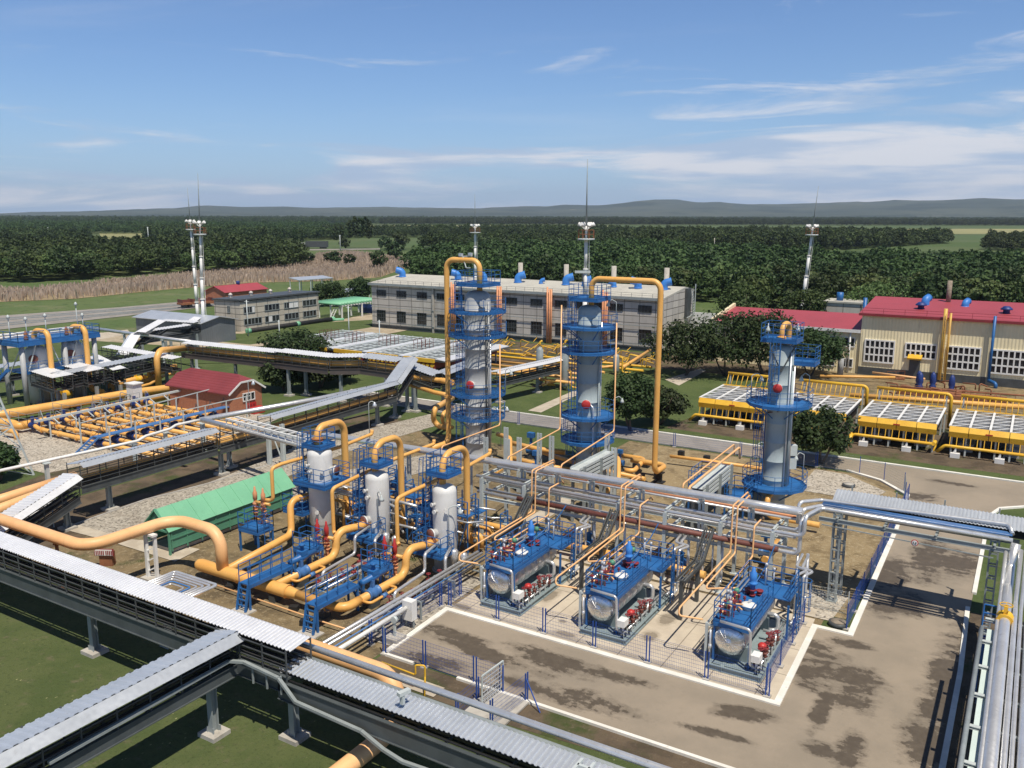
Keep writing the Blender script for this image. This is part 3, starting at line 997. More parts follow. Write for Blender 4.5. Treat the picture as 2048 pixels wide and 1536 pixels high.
# ---- hills
SKY_LINE = [(-400, 428), (0, 427), (90, 424), (150, 423), (260, 419), (300, 418), (420, 414), (600, 416.5), (750, 413.5), (900, 416), (950, 417), (1050, 412), (1090, 413), (1130, 409.5), (1180, 411), (1250, 408), (1310, 404), (1420, 404.5), (1480, 408), (1550, 409), (1640, 406), (1700, 404), (1850, 401), (1950, 398.5), (2048, 398), (2500, 402)]


def hills():
    xs = np.linspace(-380, 2480, 240)
    sk = np.interp(xs, [p[0] for p in SKY_LINE], [p[1] for p in SKY_LINE])
    rng = np.random.default_rng(3)
    rows = [(4800, -0.02), (5600, 0.10), (6300, 0.30), (6900, 0.42), (7500, 0.66), (8100, 0.86), (8600, 0.97), (9000, 1.0), (9800, 0.9)]
    vs, fs = [], []
    nzr = [np.interp(xs, np.linspace(-380, 2480, 34), rng.normal(size=34)) for _ in rows]
    fine = np.interp(xs, np.linspace(-380, 2480, 150), rng.normal(size=150))
    for r, (D, fr) in enumerate(rows):
        for i, x in enumerate(xs):
            d = ray(x, 430)
            dd = Vector((d.x, d.y, 0)).normalized()
            p = dd * D
            zr = max(6.0, ZA(sk[i], dd.x * 9000, dd.y * 9000))
            z = zr * fr
            if 0 < r < 7:
                z *= 1 + 0.13 * nzr[r][i]
            if r == 7:
                z += fine[i] * 2.0
            vs.append((p.x, p.y, z))
    n = len(xs)
    for r in range(len(rows) - 1):
        for i in range(n - 1):
            fs.append((r * n + i, r * n + i + 1, (r + 1) * n + i + 1, (r + 1) * n + i))
    m = MB()
    m.add(vs, fs, True)
    struct('hills', m, 'hill_grass')


hills()

# ---- haze
hz = MB().box(-11300, -11300, -1.0, 11300, 11300, 330)
hm = bpy.data.materials.new('haze_air')
hm.use_nodes = True
hm.node_tree.nodes.clear()
pv = NN(hm.node_tree, 'ShaderNodeVolumePrincipled', inp={'Density': 5.5e-5, 'Anisotropy': 0.0})
pv.inputs['Color'].default_value = (0.66, 0.79, 0.98, 1)
ho = NN(hm.node_tree, 'ShaderNodeOutputMaterial')
hm.node_tree.links.new(pv.outputs[0], ho.inputs['Volume'])
MAT['haze_air'] = hm
hz.build('haze', 'haze_air', kind='stuff')

# ---- woods


def forest_mesh(seed, h, r, nc, per, leaf, mat, trunk=False):
    rng = np.random.default_rng(seed)
    pts, out = crown_points(rng, nc, per, r, h * 0.40, h * 0.58, r * 0.42)
    q = leaf_quads(rng, pts, leaf, 0.3, out)
    mi = np.zeros(len(q), int)
    if trunk:
        a = []
        for k in range(5):
            t0, t1 = 2 * math.pi * k / 5, 2 * math.pi * (k + 1) / 5
            a.append([(0.2 * math.cos(t0), 0.2 * math.sin(t0), 0), (0.2 * math.cos(t1), 0.2 * math.sin(t1), 0), (0.1 * math.cos(t1), 0.1 * math.sin(t1), h * 0.6), (0.1 * math.cos(t0), 0.1 * math.sin(t0), h * 0.6)])
        q = np.concatenate([q, np.array(a)])
        mi = np.concatenate([mi, np.ones(5, int)])
    return quads_mesh('woodland_tree', q, [mat, 'bark'], mi)


def in_poly(p, poly):
    x, y = p
    c = False
    j = len(poly) - 1
    for i in range(len(poly)):
        xi, yi = poly[i]
        xj, yj = poly[j]
        if (yi > y) != (yj > y) and x < (xj - xi) * (y - yi) / (yj - yi) + xi:
            c = not c
        j = i
    return c


def scatter(poly, spacing, seed, jitter=0.45):
    rng = np.random.default_rng(seed)
    xs, ys = [p[0] for p in poly], [p[1] for p in poly]
    out = []
    y = min(ys)
    k = 0
    while y < max(ys):
        x = min(xs) + (k % 2) * spacing * 0.5
        while x < max(xs):
            p = (x + rng.uniform(-jitter, jitter) * spacing, y + rng.uniform(-jitter, jitter) * spacing)
            if in_poly(p, poly):
                out.append(p)
            x += spacing
        y += spacing * 0.87
        k += 1
    return out


FM = [forest_mesh(21, 11.5, 3.9, 34, 20, 0.95, 'leaves'), forest_mesh(22, 9.5, 3.6, 32, 20, 0.9, 'leaves_dark'), forest_mesh(23, 12.5, 3.6, 34, 20, 0.95, 'leaves_dark'), forest_mesh(24, 10.5, 4.2, 36, 20, 0.95, 'leaves'), forest_mesh(25, 10, 3.8, 34, 20, 0.95, 'leaves_pale')]
WOOD_KINDS = ['tall dark green tree', 'low dark green tree', 'slender dark tree', 'broad leafy tree', 'pale green tree']
_base = {}


def lowpoly_arrays():
    rng = np.random.default_rng(77)
    out = []
    for k in range(4):
        h, r = (10.5, 9.0, 12.0, 11.0)[k], (3.8, 3.6, 3.6, 4.2)[k]
        pts, o = crown_points(rng, 28, 15, r, h * 0.42, h * 0.56, r * 0.42)
        out.append(leaf_quads(rng, pts, 1.15, 0.3, o))
    return out


LOWS = lowpoly_arrays()


def wood(poly, spacing, seed, n_single, place, group, scale=1.0, mats=('leaves', 'leaves_dark'), flat_ok=True):
    """nearest trees one by one, the mass behind them as one object"""
    pts = scatter(poly, spacing, seed)
    pts.sort(key=lambda p: p[0] ** 2 + p[1] ** 2)
    rng = np.random.default_rng(seed + 1)
    for i, p in enumerate(pts[:n_single]):
        k = int(rng.integers(len(FM)))
        o = bpy.data.objects.new('woodland_tree', FM[k])
        COL.objects.link(o)
        s = scale * rng.uniform(0.78, 1.15)
        o.location = (p[0], p[1], 0)
        o.scale = (s * rng.uniform(0.9, 1.15), s * rng.uniform(0.9, 1.15), s)
        o.rotation_euler = (0, 0, rng.uniform(0, 6.28))
        tag(o, WOOD_KINDS[k] + ' ' + place, 'tree', group)
    rest = pts[n_single:]
    if not rest:
        return
    arrs, mi = [], []
    for p in rest:
        a = LOWS[int(rng.integers(4))]
        s = scale * rng.uniform(0.75, 1.2)
        t = rng.uniform(0, 6.28)
        c, sn = math.cos(t), math.sin(t)
        x = (a[:, :, 0] * c - a[:, :, 1] * sn) * s + p[0]
        y = (a[:, :, 0] * sn + a[:, :, 1] * c) * s + p[1]
        arrs.append(np.stack([x, y, a[:, :, 2] * s], 2))
        mi.append(np.full(len(a), int(rng.integers(len(mats)))))
    A = np.concatenate(arrs)
    o3 = A.reshape(-1, 3).mean(0)
    o3[2] = 0
    me = quads_mesh('woodland', A - o3, list(mats), np.concatenate(mi))
    o = bpy.data.objects.new('woodland', me)
    o.location = o3
    COL.objects.link(o)
    o['kind'] = 'stuff'
    o['label'] = 'trees ' + place
    o['category'] = 'wood'


def gp(*pts):
    return [tuple(at(*p)[:2]) for p in pts]


# wood behind the big halls, right half of the picture
wood(gp((840, 566), (1100, 592), (1430, 606), (1500, 622), (1640, 632), (1760, 626), (2120, 640), (2120, 552), (1890, 548), (1700, 546), (1560, 534), (1400, 520), (1240, 510), (1100, 514), (950, 520), (850, 534), (815, 552)), 5.2, 5, 175, 'in the deep wood behind the long concrete hall', 'wood behind the halls', 0.86)
wood(gp((1240, 502), (1700, 500), (1905, 487), (1890, 483), (1600, 478), (1400, 476), (1240, 478)), 6.5, 6, 0, 'of the wood tongue reaching into the fields', 'wood tongue')
wood(gp((-60, 566), (60, 566), (180, 560), (300, 548), (430, 546), (560, 540), (605, 532), (600, 520), (540, 508), (480, 500), (360, 500), (240, 506), (110, 514), (-60, 522)), 5.6, 8, 115, 'in the thicket behind the pale reed bed', 'thicket behind the reeds', 0.88)
# belts on the plain, each far off and read as one mass
for k, (pl, sp, sc) in enumerate((
        ([(-80, 487), (95, 485), (180, 487), (180, 479), (-80, 477)], 7, 0.9),
        ([(290, 480), (430, 484), (560, 490), (560, 478), (420, 470), (290, 470)], 8, 1.0),
        ([(-80, 468), (200, 468), (420, 468), (640, 470), (720, 462), (640, 455), (300, 453), (-80, 452)], 11, 0.95),
        ([(-80, 449), (500, 449), (760, 449), (760, 443), (-80, 441)], 16, 1.15),
        ([(640, 478), (760, 476), (900, 474), (1240, 478), (1240, 468), (1000, 466), (640, 468)], 9, 0.95),
        ([(560, 482), (700, 480), (700, 474), (560, 472)], 8, 0.9),
        ([(760, 449.5), (1400, 451), (2120, 452.5), (2120, 446), (1400, 445), (760, 444)], 14, 1.15),
        ([(-80, 441), (2120, 443), (2120, 440.5), (-80, 438.5)], 26, 1.3),
        ([(1960, 500), (2100, 506), (2100, 488), (1980, 486)], 7, 0.9),
        ([(1000, 500), (1240, 498), (1240, 488), (980, 490), (860, 492), (840, 500)], 7, 0.85))):
    wood(gp(*pl), sp, 40 + k, 0, ('beside the far road', 'along the middle distance', 'across the left of the plain', 'below the left hills', 'in a row past the pale field', 'round the truck road',
                                  'in a dark belt below the hills', 'at the foot of the hills', 'at the right edge of the plain', 'behind the deep wood')[k], None, sc)

# single trees and bushes one can tell apart, far off
POP = forest_mesh(31, 15, 1.5, 30, 16, 0.9, 'leaves_dark')
for i, px in enumerate((520, 531, 592, 604, 672, 684, 702, 713, 722, 731, 740)):
    g = at(px, (499, 499, 500, 500, 497, 497, 497, 497, 497, 497, 497)[i])
    o = bpy.data.objects.new('poplar_tree', POP)
    COL.objects.link(o)
    o.location = (g.x, g.y, 0)
    s = (0.8, 0.9, 0.85, 0.8, 0.9, 0.95, 1.15, 1.3, 1.25, 1.3, 1.1)[i] * 1.05
    o.scale = (s * 1.2, s * 1.2, s * 1.25)
    o.rotation_euler = (0, 0, i * 1.3)
    tag(o, 'tall narrow poplar standing along the far truck road', 'tree', 'poplars along the far road')
BUSH = forest_mesh(33, 5.0, 2.6, 26, 18, 0.8, 'leaves_dark', False)
for i, (px, py, s, lb) in enumerate(((755, 540, 1.5, 'dark round bush at the right end of the reed bed'), (700, 532, 1.0, 'low bush among the reeds left of the round one'), (672, 530, 1.2, 'straggly bush in the middle of the far reeds'), (655, 526, 0.9, 'small bush at the left of the far reeds'),
                                     (618, 528, 1.0, 'dark bush at the right end of the thicket'), (790, 522, 1.8, 'dense bush left of the concrete hall and beyond the reeds'), (800, 500, 2.2, 'large round tree standing in the pale far field'),
                                     (770, 500, 1.6, 'dark tree left of the large round one in the far field'), (690, 500, 1.4, 'bush by the far road below the poplars'), (2005, 482, 1.0, 'lone bush in the green field at the far right'))):
    g = at(px, py)
    o = bpy.data.objects.new('bush', BUSH)
    COL.objects.link(o)
    o.location = (g.x, g.y, 0)
    o.scale = (s, s, s * 1.1)
    o.rotation_euler = (0, 0, i * 2.1)
    tag(o, lb, 'bush')


def reeds():
    poly = gp(*REED)
    rng = np.random.default_rng(9)
    xs, ys = [p[0] for p in poly], [p[1] for p in poly]
    N = 60000
    c = np.stack([rng.uniform(min(xs), max(xs), N), rng.uniform(min(ys), max(ys), N)], 1)
    keep = np.array([in_poly(p, poly) for p in c])
    c = c[keep]
    # thin out in drifts
    d = np.sin(c[:, 0] * 0.11) * np.sin(c[:, 1] * 0.09 + 1) + rng.normal(size=len(c)) * 0.35
    c = c[d > -0.75][:26000]
    n = len(c)
    h = rng.uniform(1.1, 2.6, n) * (1 + 0.25 * np.sin(c[:, 0] * 0.05))
    a = rng.uniform(0, 3.14, n)
    w = rng.uniform(0.12, 0.35, n)
    lean = rng.normal(size=(n, 2)) * 0.3
    V = np.zeros((n, 4, 3))
    dx, dy = np.cos(a) * w, np.sin(a) * w
    for k, (s, t) in enumerate(((-1, 0), (1, 0), (0.6, 1), (-0.6, 1))):
        V[:, k, 0] = c[:, 0] + dx * s + lean[:, 0] * t
        V[:, k, 1] = c[:, 1] + dy * s + lean[:, 1] * t
        V[:, k, 2] = h * t * (1.0 if k == 2 else 0.88)
    o3 = V.reshape(-1, 3).mean(0)
    o3[2] = 0
    o = bpy.data.objects.new('reeds', quads_mesh('reeds', V - o3, ['reed_stalk']))
    o.location = o3
    COL.objects.link(o)
    o['kind'] = 'stuff'
    o['label'] = 'pale dry reeds in a wide strip before the thicket'
    o['category'] = 'reeds'


reeds()
# ================================================================ BUILDINGS


def wall_window(root, y, x0, x1, z0, z1, nx, nz, frame='steel', bar=0.07, depth=0.10, axis='x', sgn=-1, board=None):
    """window set proud of a wall: dark panes behind a frame; axis 'x' = wall runs along x and faces sgn*y"""
    f, g = MB(), MB()

    def pt(u, d, z):
        return (u, y + sgn * d, z) if axis == 'x' else (y + sgn * d, u, z)
    for k in range(nx + 1):
        u = x0 + (x1 - x0) * k / nx
        f.bar(pt(u, depth * 0.6, z0), pt(u, depth * 0.6, z1), bar, bar)
    for k in range(nz + 1):
        z = z0 + (z1 - z0) * k / nz
        f.bar(pt(x0 - bar / 2, depth * 0.6, z), pt(x1 + bar / 2, depth * 0.6, z), bar + 0.006, bar + 0.006)
    a, b = pt(x0, 0.02, z0), pt(x1, 0.05, z1)
    g.box(min(a[0], b[0]), min(a[1], b[1]), z0, max(a[0], b[0]), max(a[1], b[1]), z1)
    w = f.build('window', frame, root)
    p = g.build('pane', board or 'glass', w)
    p.parent = w
    return w


def pt_ev(root, name, x, y, z, s=1.0, mat='blue', face=(0, -1), up=1.6):
    """roof duct ending in a wide bend"""
    m = MB()
    fx, fy = face
    r = 0.75 * s
    m.tube([(x, y, z), (x, y, z + up * s), (x + fx * 1.4 * s, y + fy * 1.4 * s, z + (up + 0.35) * s)], r, 14, bend=1.05 * s, caps=False)
    m.flange((x, y, z + 0.12), r * 1.15, 0.2)
    c = Vector((x + fx * 1.4 * s, y + fy * 1.4 * s, z + (up + 0.35) * s))
    m.lathe([(r * 1.06, -0.12), (r * 1.06, 0.02), (r * 0.9, 0.02), (r * 0.86, -0.5)], c, 14, (fx, fy, 0.2), caps=False)
    return m.build(name, mat, root)


def concrete_hall():
    x0, x1, y0, y1, h = -121.7, -55.6, 142.8, 158.0, 9.6
    rt = thing('concrete_hall', 'long two-storey grey concrete panel hall with blue bent ducts along its roof', 'building', ((x0 + x1) / 2, (y0 + y1) / 2, 0))
    MB().box(x0, y0, 0.0, x1, y1, h - 0.4).build('wall', 'wall_panels', rt)
    MB().box(x0 - 0.06, y0 - 0.12, 0.0, x1 + 0.06, y0 - 0.004, 0.9).build('plinth', 'dark_steel', rt)
    # shallow roof, ridge towards the back, parapet walls at the right end
    rf = MB()
    ridge = 10.9
    rf.slab((x0 - 0.5, y0 - 0.6, h), (x1 + 0.0, y0 - 0.6, h), (x1 + 0.0, y0 + 11, ridge), (x0 - 0.5, y0 + 11, ridge), 0.35)
    rf.slab((x0 - 0.5, y0 + 11.004, ridge), (x1 + 0.0, y0 + 11.004, ridge), (x1, y1 + 0.4, h + 0.5), (x0 - 0.5, y1 + 0.4, h + 0.5), 0.35)
    roof = rf.build('roof', 'roof_felt', rt)
    gb = MB()
    for xx in (x0 - 0.003, x1 - 0.3):
        gb.add([(xx, y0, h - 0.4), (xx, y1, h - 0.4), (xx, y1, h + 0.1), (xx, y0 + 11, ridge - 0.36), (xx, y0, h - 0.36),
                (xx + 0.3, y0, h - 0.4), (xx + 0.3, y1, h - 0.4), (xx + 0.3, y1, h + 0.1), (xx + 0.3, y0 + 11, ridge - 0.36), (xx + 0.3, y0, h - 0.36)],
               [(0, 1, 2, 3, 4), (9, 8, 7, 6, 5), (0, 4, 9, 5), (1, 6, 7, 2), (2, 7, 8, 3), (3, 8, 9, 4)])
    gb.build('gable', 'wall_panels', rt)
    fr = MB()
    fr.box(x0 - 0.5, y0 - 0.66, h - 0.42, x1 + 0.05, y0 - 0.606, h + 0.06)
    fr.build('fascia', 'steel', rt)
    rl = MB()
    rl.rail([(x0, y0 - 0.2, h + 0.05), (x1, y0 - 0.2, h + 0.05)], 0.7, 2, 2.0, 0.045, toe=0)
    rl.build('roof_railing', 'dark_steel', rt)
    lows = [763, 803, 844, 884, 918, 962, 1023, 1073, 1122, 1165, 1198, 1233, 1290]
    for px in lows:
        xc = XA(px, y0, 2.8)
        wall_window(rt, y0, xc - 1.15, xc + 1.15, 1.6, 3.9, 4, 3, 'dark_steel')
    for px in lows:
        xc = XA(px, y0, 7.5)
        wall_window(rt, y0, xc - 1.25, xc + 1.25, 6.95, 8.2, 4, 1, 'dark_steel')
    dv = MB()
    for px in (867, 1325, 1148):
        xc = XA(px, y0, 5)
        dv.box(xc - 0.22, y0 - 0.3, 0, xc + 0.22, y0 - 0.005, h - 0.45)
    dv.build('pier', 'concrete', rt)
    pp = MB()
    for z in (4.6, 1.25):
        pp.bar((x0, y0 - 0.35, z), (x1, y0 - 0.35, z), 0.1)
    pp.build('wall_pipe', 'steel', rt)
    # rusty orange riser pairs that climb the front wall
    for px in (905, 997, 1097, 1208):
        xc = XA(px, y0 - 1, 5)
        m = MB()
        for dx in (-0.42, 0.05, 0.42):
            m.tube([(xc + dx, y0 - 0.75, 0), (xc + dx, y0 - 0.75, h + (1.1 if dx < 0 else 0.7))], 0.17, 8)
        for z in np.arange(1, 9.5, 1.4):
            m.bar((xc - 0.6, y0 - 0.75, z), (xc + 0.6, y0 - 0.75, z), 0.08)
        m.build('riser_pipes', 'peach_rust', rt)
    for px, s, fc in ((805, 1.0, (-0.9, -0.45)), (916, 1.0, (-0.9, -0.45)), (968, 1.0, (-0.9, -0.45)), (1036, 1.05, (0.9, 0.45)), (1082, 0.55, (0.9, 0.45)), (1132, 1.05, (0.9, 0.45)), (1170, 0.9, (0.9, 0.45)), (1228, 0.7, (-0.9, -0.45)), (1276, 1.0, (-0.9, -0.45)), (1328, 1.0, (0.9, 0.4))):
        xc = XA(px, y0 + 7.5, 11)
        pt_ev(roof, 'roof_duct', xc, y0 + 7.5, 10.45, s * 0.95, 'light_blue', fc, 1.3)
    for px in (1041, 1132.5, 1227.5, 1333):
        m = MB()
        xc = XA(px, y1 + 1.5, 11)
        m.lathe([(0.5, 0), (0.5, 13.9), (0.34, 13.9)], (xc, y1 + 1.5, 0), 12)
        m.build('chimney', 'concrete', rt)
    # broken cladding and a ladder at the back of the right end
    m = MB()
    m.box(x1 + 0.02, y1 - 4.6, 5.2, x1 + 0.5, y1 - 2.6, 10.6)
    m.build('torn_cladding', 'dark_steel', rt)
    m = MB()
    m.ladder((x1 + 0.9, y1 - 1.9, 5.4), (x1 + 0.9, y1 - 3.4, 10.4), 0.9, (0.0, 1, 0.3), 0.5, 0.1)
    m.bar((x1 + 0.5, y1 - 4.6, 5.2), (x1 + 0.5, y1 - 0.4, 5.6), 0.14)
    m.bar((x1 + 0.5, y1 - 0.4, 5.6), (x1 + 0.5, y1 - 0.4, 11.2), 0.14)
    m.build('ladder', 'pale_steel', rt)
    m = MB().box(x1 + 0.02, y1 - 1.6, 0, x1 + 7, y1 - 1.3, 6.0)
    m.build('low_wall', 'white', rt)


paint('peach_rust', (0.72, 0.33, 0.16), (0.58, 0.25, 0.12), 1.0, 0.6, dirt=(0.3, 0.12, 0.06), dirt_amt=0.5)
concrete_hall()


def office_block():
    x1, y0, y1, h = -139.9, 122.8, 145.6, 6.2
    x0 = x1 - 7.8
    rt = thing('concrete_workshop', 'small two-storey concrete block with a flat dark roof and a grey metal double door', 'building', ((x0 + x1) / 2, (y0 + y1) / 2, 0))
    MB().box(x0, y0, 0, x1, y1, h).build('wall', 'wall_panels_warm', rt)
    rf = MB()
    rf.slab((x0 - 0.3, y0 - 0.3, h + 0.35), (x1 + 0.3, y0 - 0.3, h + 0.55), (x1 + 0.3, y1 + 0.3, h + 0.55), (x0 - 0.3, y1 + 0.3, h + 0.35), 0.34)
    roof = rf.build('roof', 'dark_steel', rt)
    for (px, py) in ((461, 596), (502, 592), (541, 590), (579, 586)):
        c = at(px, py, h + 0.55)
        c.x = x0 + 2.2
        c.y = YA(px, c.x, h + 0.6)
        m = MB()
        m.cbox((c.x, c.y, h + 0.45), 0.55, 0.55, 0.45)
        m.lathe([(0.42, 0.42), (0.42, 0.7), (0.12, 0.98)], (c.x, c.y, h + 0.45), 10)
        m.build('roof_vent', 'rust_white', roof)
    # windows: two storeys of four groups, some boarded white
    for z0, grp in ((3.75, ((487, 509, 4, 3), (529, 558, 4, None), (568, 577, 2, None), (577, 596, 2, 'all'), (605, 632, 4, None))), (1.3, ((488, 523, 5, None), (530, 558, 4, 1), (569, 597, 4, None), (606, 632, 4, None)))):
        for a, b, n, wh in grp:
            ya, yb = YA(a, x1, z0 + 0.6), YA(b, x1, z0 + 0.6)
            wall_window(rt, x1, ya, yb, z0, z0 + 1.3, n, 1, 'steel', 0.12, axis='y', sgn=1, board='white' if wh == 'all' else None)
            if wh not in (None, 'all'):
                k = (yb - ya) / n
                bb = MB().box(x1 + 0.05, ya + k * wh + 0.06, z0 + 0.05, x1 + 0.10, ya + k * (wh + 1) - 0.06, z0 + 1.25)
                bb.build('window_board', 'white', rt)
    xa, xb = XA(431, y0, 1.5), XA(455, y0, 1.5)
    d = MB().box(xa, y0 - 0.09, 0.05, xb, y0 - 0.004, 2.9)
    d.bar(((xa + xb) / 2, y0 - 0.1, 0.1), ((xa + xb) / 2, y0 - 0.1, 2.85), 0.05)
    d.bar((xa, y0 - 0.1, 2.9), (xb, y0 - 0.1, 2.9), 0.12)
    d.build('door', 'shell_grey', rt)
    wall_window(rt, y0, xb + 0.3, xb + 1.1, 3.9, 5.2, 2, 1, 'steel', 0.1)
    # black spare pipe with green caps on the ground along the wall
    a, b = at(497, 662, 0.5), at(665, 638, 0.5)
    m = MB().tube([a, b], 0.5, 12)
    t = m.build('spare_pipe', 'black')
    tag(t, 'black spare pipe with green end caps lying along the concrete workshop', 'pipe')
    m = MB()
    for q in (0.0, 0.56, 1.0):
        c = a.lerp(b, q)
        d = (b - a).normalized()
        m.lathe([(0.3, -0.5), (0.56, -0.4), (0.56, 0.4), (0.3, 0.5)], c, 12, d)
    m.build('end_cap', 'green_sheet', t)


paint('rust_white', (0.62, 0.58, 0.52), (0.5, 0.42, 0.36), 1.5, 0.6, dirt=(0.3, 0.14, 0.08), dirt_amt=0.5)
office_block()


def red_shed():
    g0, g1 = at(452, 610), at(548, 604)
    rt = thing('brick_shed', 'low brick shed with a red metal roof behind the concrete workshop', 'building', ((g0.x + g1.x) / 2, (g0.y + g1.y) / 2, 0))
    x0, x1 = g0.x - 8, g0.x
    y0, y1 = g0.y, g1.y + 2
    MB().box(x0, y0, 0, x1, y1, 3.4).build('wall', 'brick', rt)
    xm = (x0 + x1) / 2
    m = MB()
    m.slab((x1 + 0.4, y0 - 0.4, 3.3), (x1 + 0.4, y1 + 0.4, 3.3), (xm, y1 + 0.4, 4.9), (xm, y0 - 0.4, 4.9), 0.15)
    m.slab((x0 - 0.4, y0 - 0.4, 3.3), (x0 - 0.4, y1 + 0.4, 3.3), (xm - 0.004, y1 + 0.4, 4.9), (xm - 0.004, y0 - 0.4, 4.9), 0.15)
    r = m.build('roof', 'roof_red', rt)
    m = MB()
    m.add([(x1, y0 + 0.01, 3.3), (x0, y0 + 0.01, 3.3), (xm, y0 + 0.01, 4.75), (x1, y0 + 0.2, 3.3), (x0, y0 + 0.2, 3.3), (xm, y0 + 0.2, 4.75)], [(0, 1, 2), (5, 4, 3), (0, 2, 5, 3), (1, 4, 5, 2)])
    m.build('gable', 'brick', rt)
    MB().lathe([(0.5, 0), (0.5, 1.0), (0.3, 1.1)], (xm, y0 + 8, 4.7), 10).build('roof_vent', 'navy', r)


red_shed()


def pipe_canopy():
    """green pipes stacked over a white-legged rack beside the workshop"""
    y0, x0, x1 = 148.5, -143.5, -135.0
    rt = thing('pipe_rack_shed', 'open rack of pale green pipes on white legs between workshop and hall', 'rack', ((x0 + x1) / 2, 153, 0))
    A, B = at(640, 636), at(727, 632)
    x0, x1 = A.x - 0.5, B.x + 1
    y0, y1 = A.y, B.y + 6
    m = MB()
    for i in range(16):
        y = y0 + (y1 - y0) * i / 15
        m.tube([(x0 - 2, y, 3.55 + 0.02 * (i % 3)), (x1, y, 3.55 + 0.02 * (i % 3))], 0.27, 8)
    m.build('stacked_pipes', 'green_sheet', rt)
    for x in (x0, (x0 + x1) / 2, x1 - 0.3):
        for y in (y0 + 0.3, (y0 + y1) / 2, y1 - 0.3):
            MB().bar((x, y, 0), (x, y, 3.25), 0.3).build('leg', 'white', rt)
    b = MB()
    for x in (x0, (x0 + x1) / 2, x1 - 0.3):
        b.bar((x, y0, 3.15), (x, y1, 3.15), 0.25)
    b.build('beam', 'white', rt)
    s = MB()
    s.ladder((x1 - 2.2, y0 - 1.5, 0.1), (x1 - 2.2, y0 + 0.4, 2.6), 0.8, rung=0.4, t=0.12)
    s.build('steps', 'white', rt)
    MB().box(x0 + 1, y1 - 1, 0, x1 - 1, y1 - 0.7, 2.2).build('back_wall', 'navy', rt)
    # loose green pipe in front of it
    a, b = at(664, 640, 0.3), at(688, 639, 0.3)
    tag(MB().tube([a, b], 0.35, 10).build('loose_pipe', 'green_sheet'), 'loose green pipe on the grass before the pipe rack', 'pipe')
    # long silver sheds far behind
    for (pa, pb, w, h, lb) in (((600, 596), (668, 590), 5, 5.2, 'distant open shed with a silver roof on thin posts behind the workshop'), ((676, 612), (742, 606), 6, 3.4, 'low silver roofed shelter left of the concrete hall')):
        a, b = at(*pa), at(*pb)
        d = (b - a).normalized()
        n = Vector((-d.y, d.x, 0))
        rt2 = thing('open_shed', lb, 'shed', (a + b) / 2)
        MB().slab(V3(a, h), V3(b, h), V3(b + n * w, h + 0.5), V3(a + n * w, h + 0.5), 0.2).build('roof', 'galvanised', rt2)
        for q in (0.02, 0.34, 0.66, 0.98):
            for s in (0.3, w - 0.3):
                p = a.lerp(b, q) + n * s
                MB().bar((p.x, p.y, 0), (p.x, p.y, h - 0.15), 0.2).build('post', 'pale_steel', rt2)


pipe_canopy()


def grey_shed():
    x1, y0 = -131.5, 106.0
    x0, y1 = -150.5, 114.0
    h = ZA(668, x1, y0)
    h = 4.2
    rt = thing('metal_shed', 'dark grey metal shed with a low roof, enclosed by raised cable walkways', 'building', ((x0 + x1) / 2, (y0 + y1) / 2, 0))
    MB().box(x0, y0, 0, x1, y1, h).build('wall', 'grey_sheet', rt)
    m = MB()
    ym = (y0 + y1) / 2
    m.slab((x0 - 0.5, y0 - 0.5, h - 0.05), (x1 + 0.5, y0 - 0.5, h - 0.05), (x1 + 0.5, ym, h + 0.9), (x0 - 0.5, ym, h + 0.9), 0.12)
    m.slab((x0 - 0.5, ym + 0.004, h + 0.9), (x1 + 0.5, ym + 0.004, h + 0.9), (x1 + 0.5, y1 + 0.5, h - 0.05), (x0 - 0.5, y1 + 0.5, h - 0.05), 0.12)
    m.build('roof', 'galvanised', rt)
    g = MB()
    for xx in (x0 + 0.005, x1 - 0.2):
        g.add([(xx, y0, h), (xx, y1, h), (xx, ym, h + 0.8), (xx + 0.19, y0, h), (xx + 0.19, y1, h), (xx + 0.19, ym, h + 0.8)], [(0, 1, 2), (5, 4, 3), (0, 2, 5, 3), (1, 4, 5, 2)])
    g.build('gable', 'grey_sheet', rt)


ribbed('grey_sheet', (0.16, 0.175, 0.185), (0.13, 0.145, 0.155), 0.5, axis=3, depth=0.4, dirt=(0.09, 0.085, 0.08))
grey_shed()


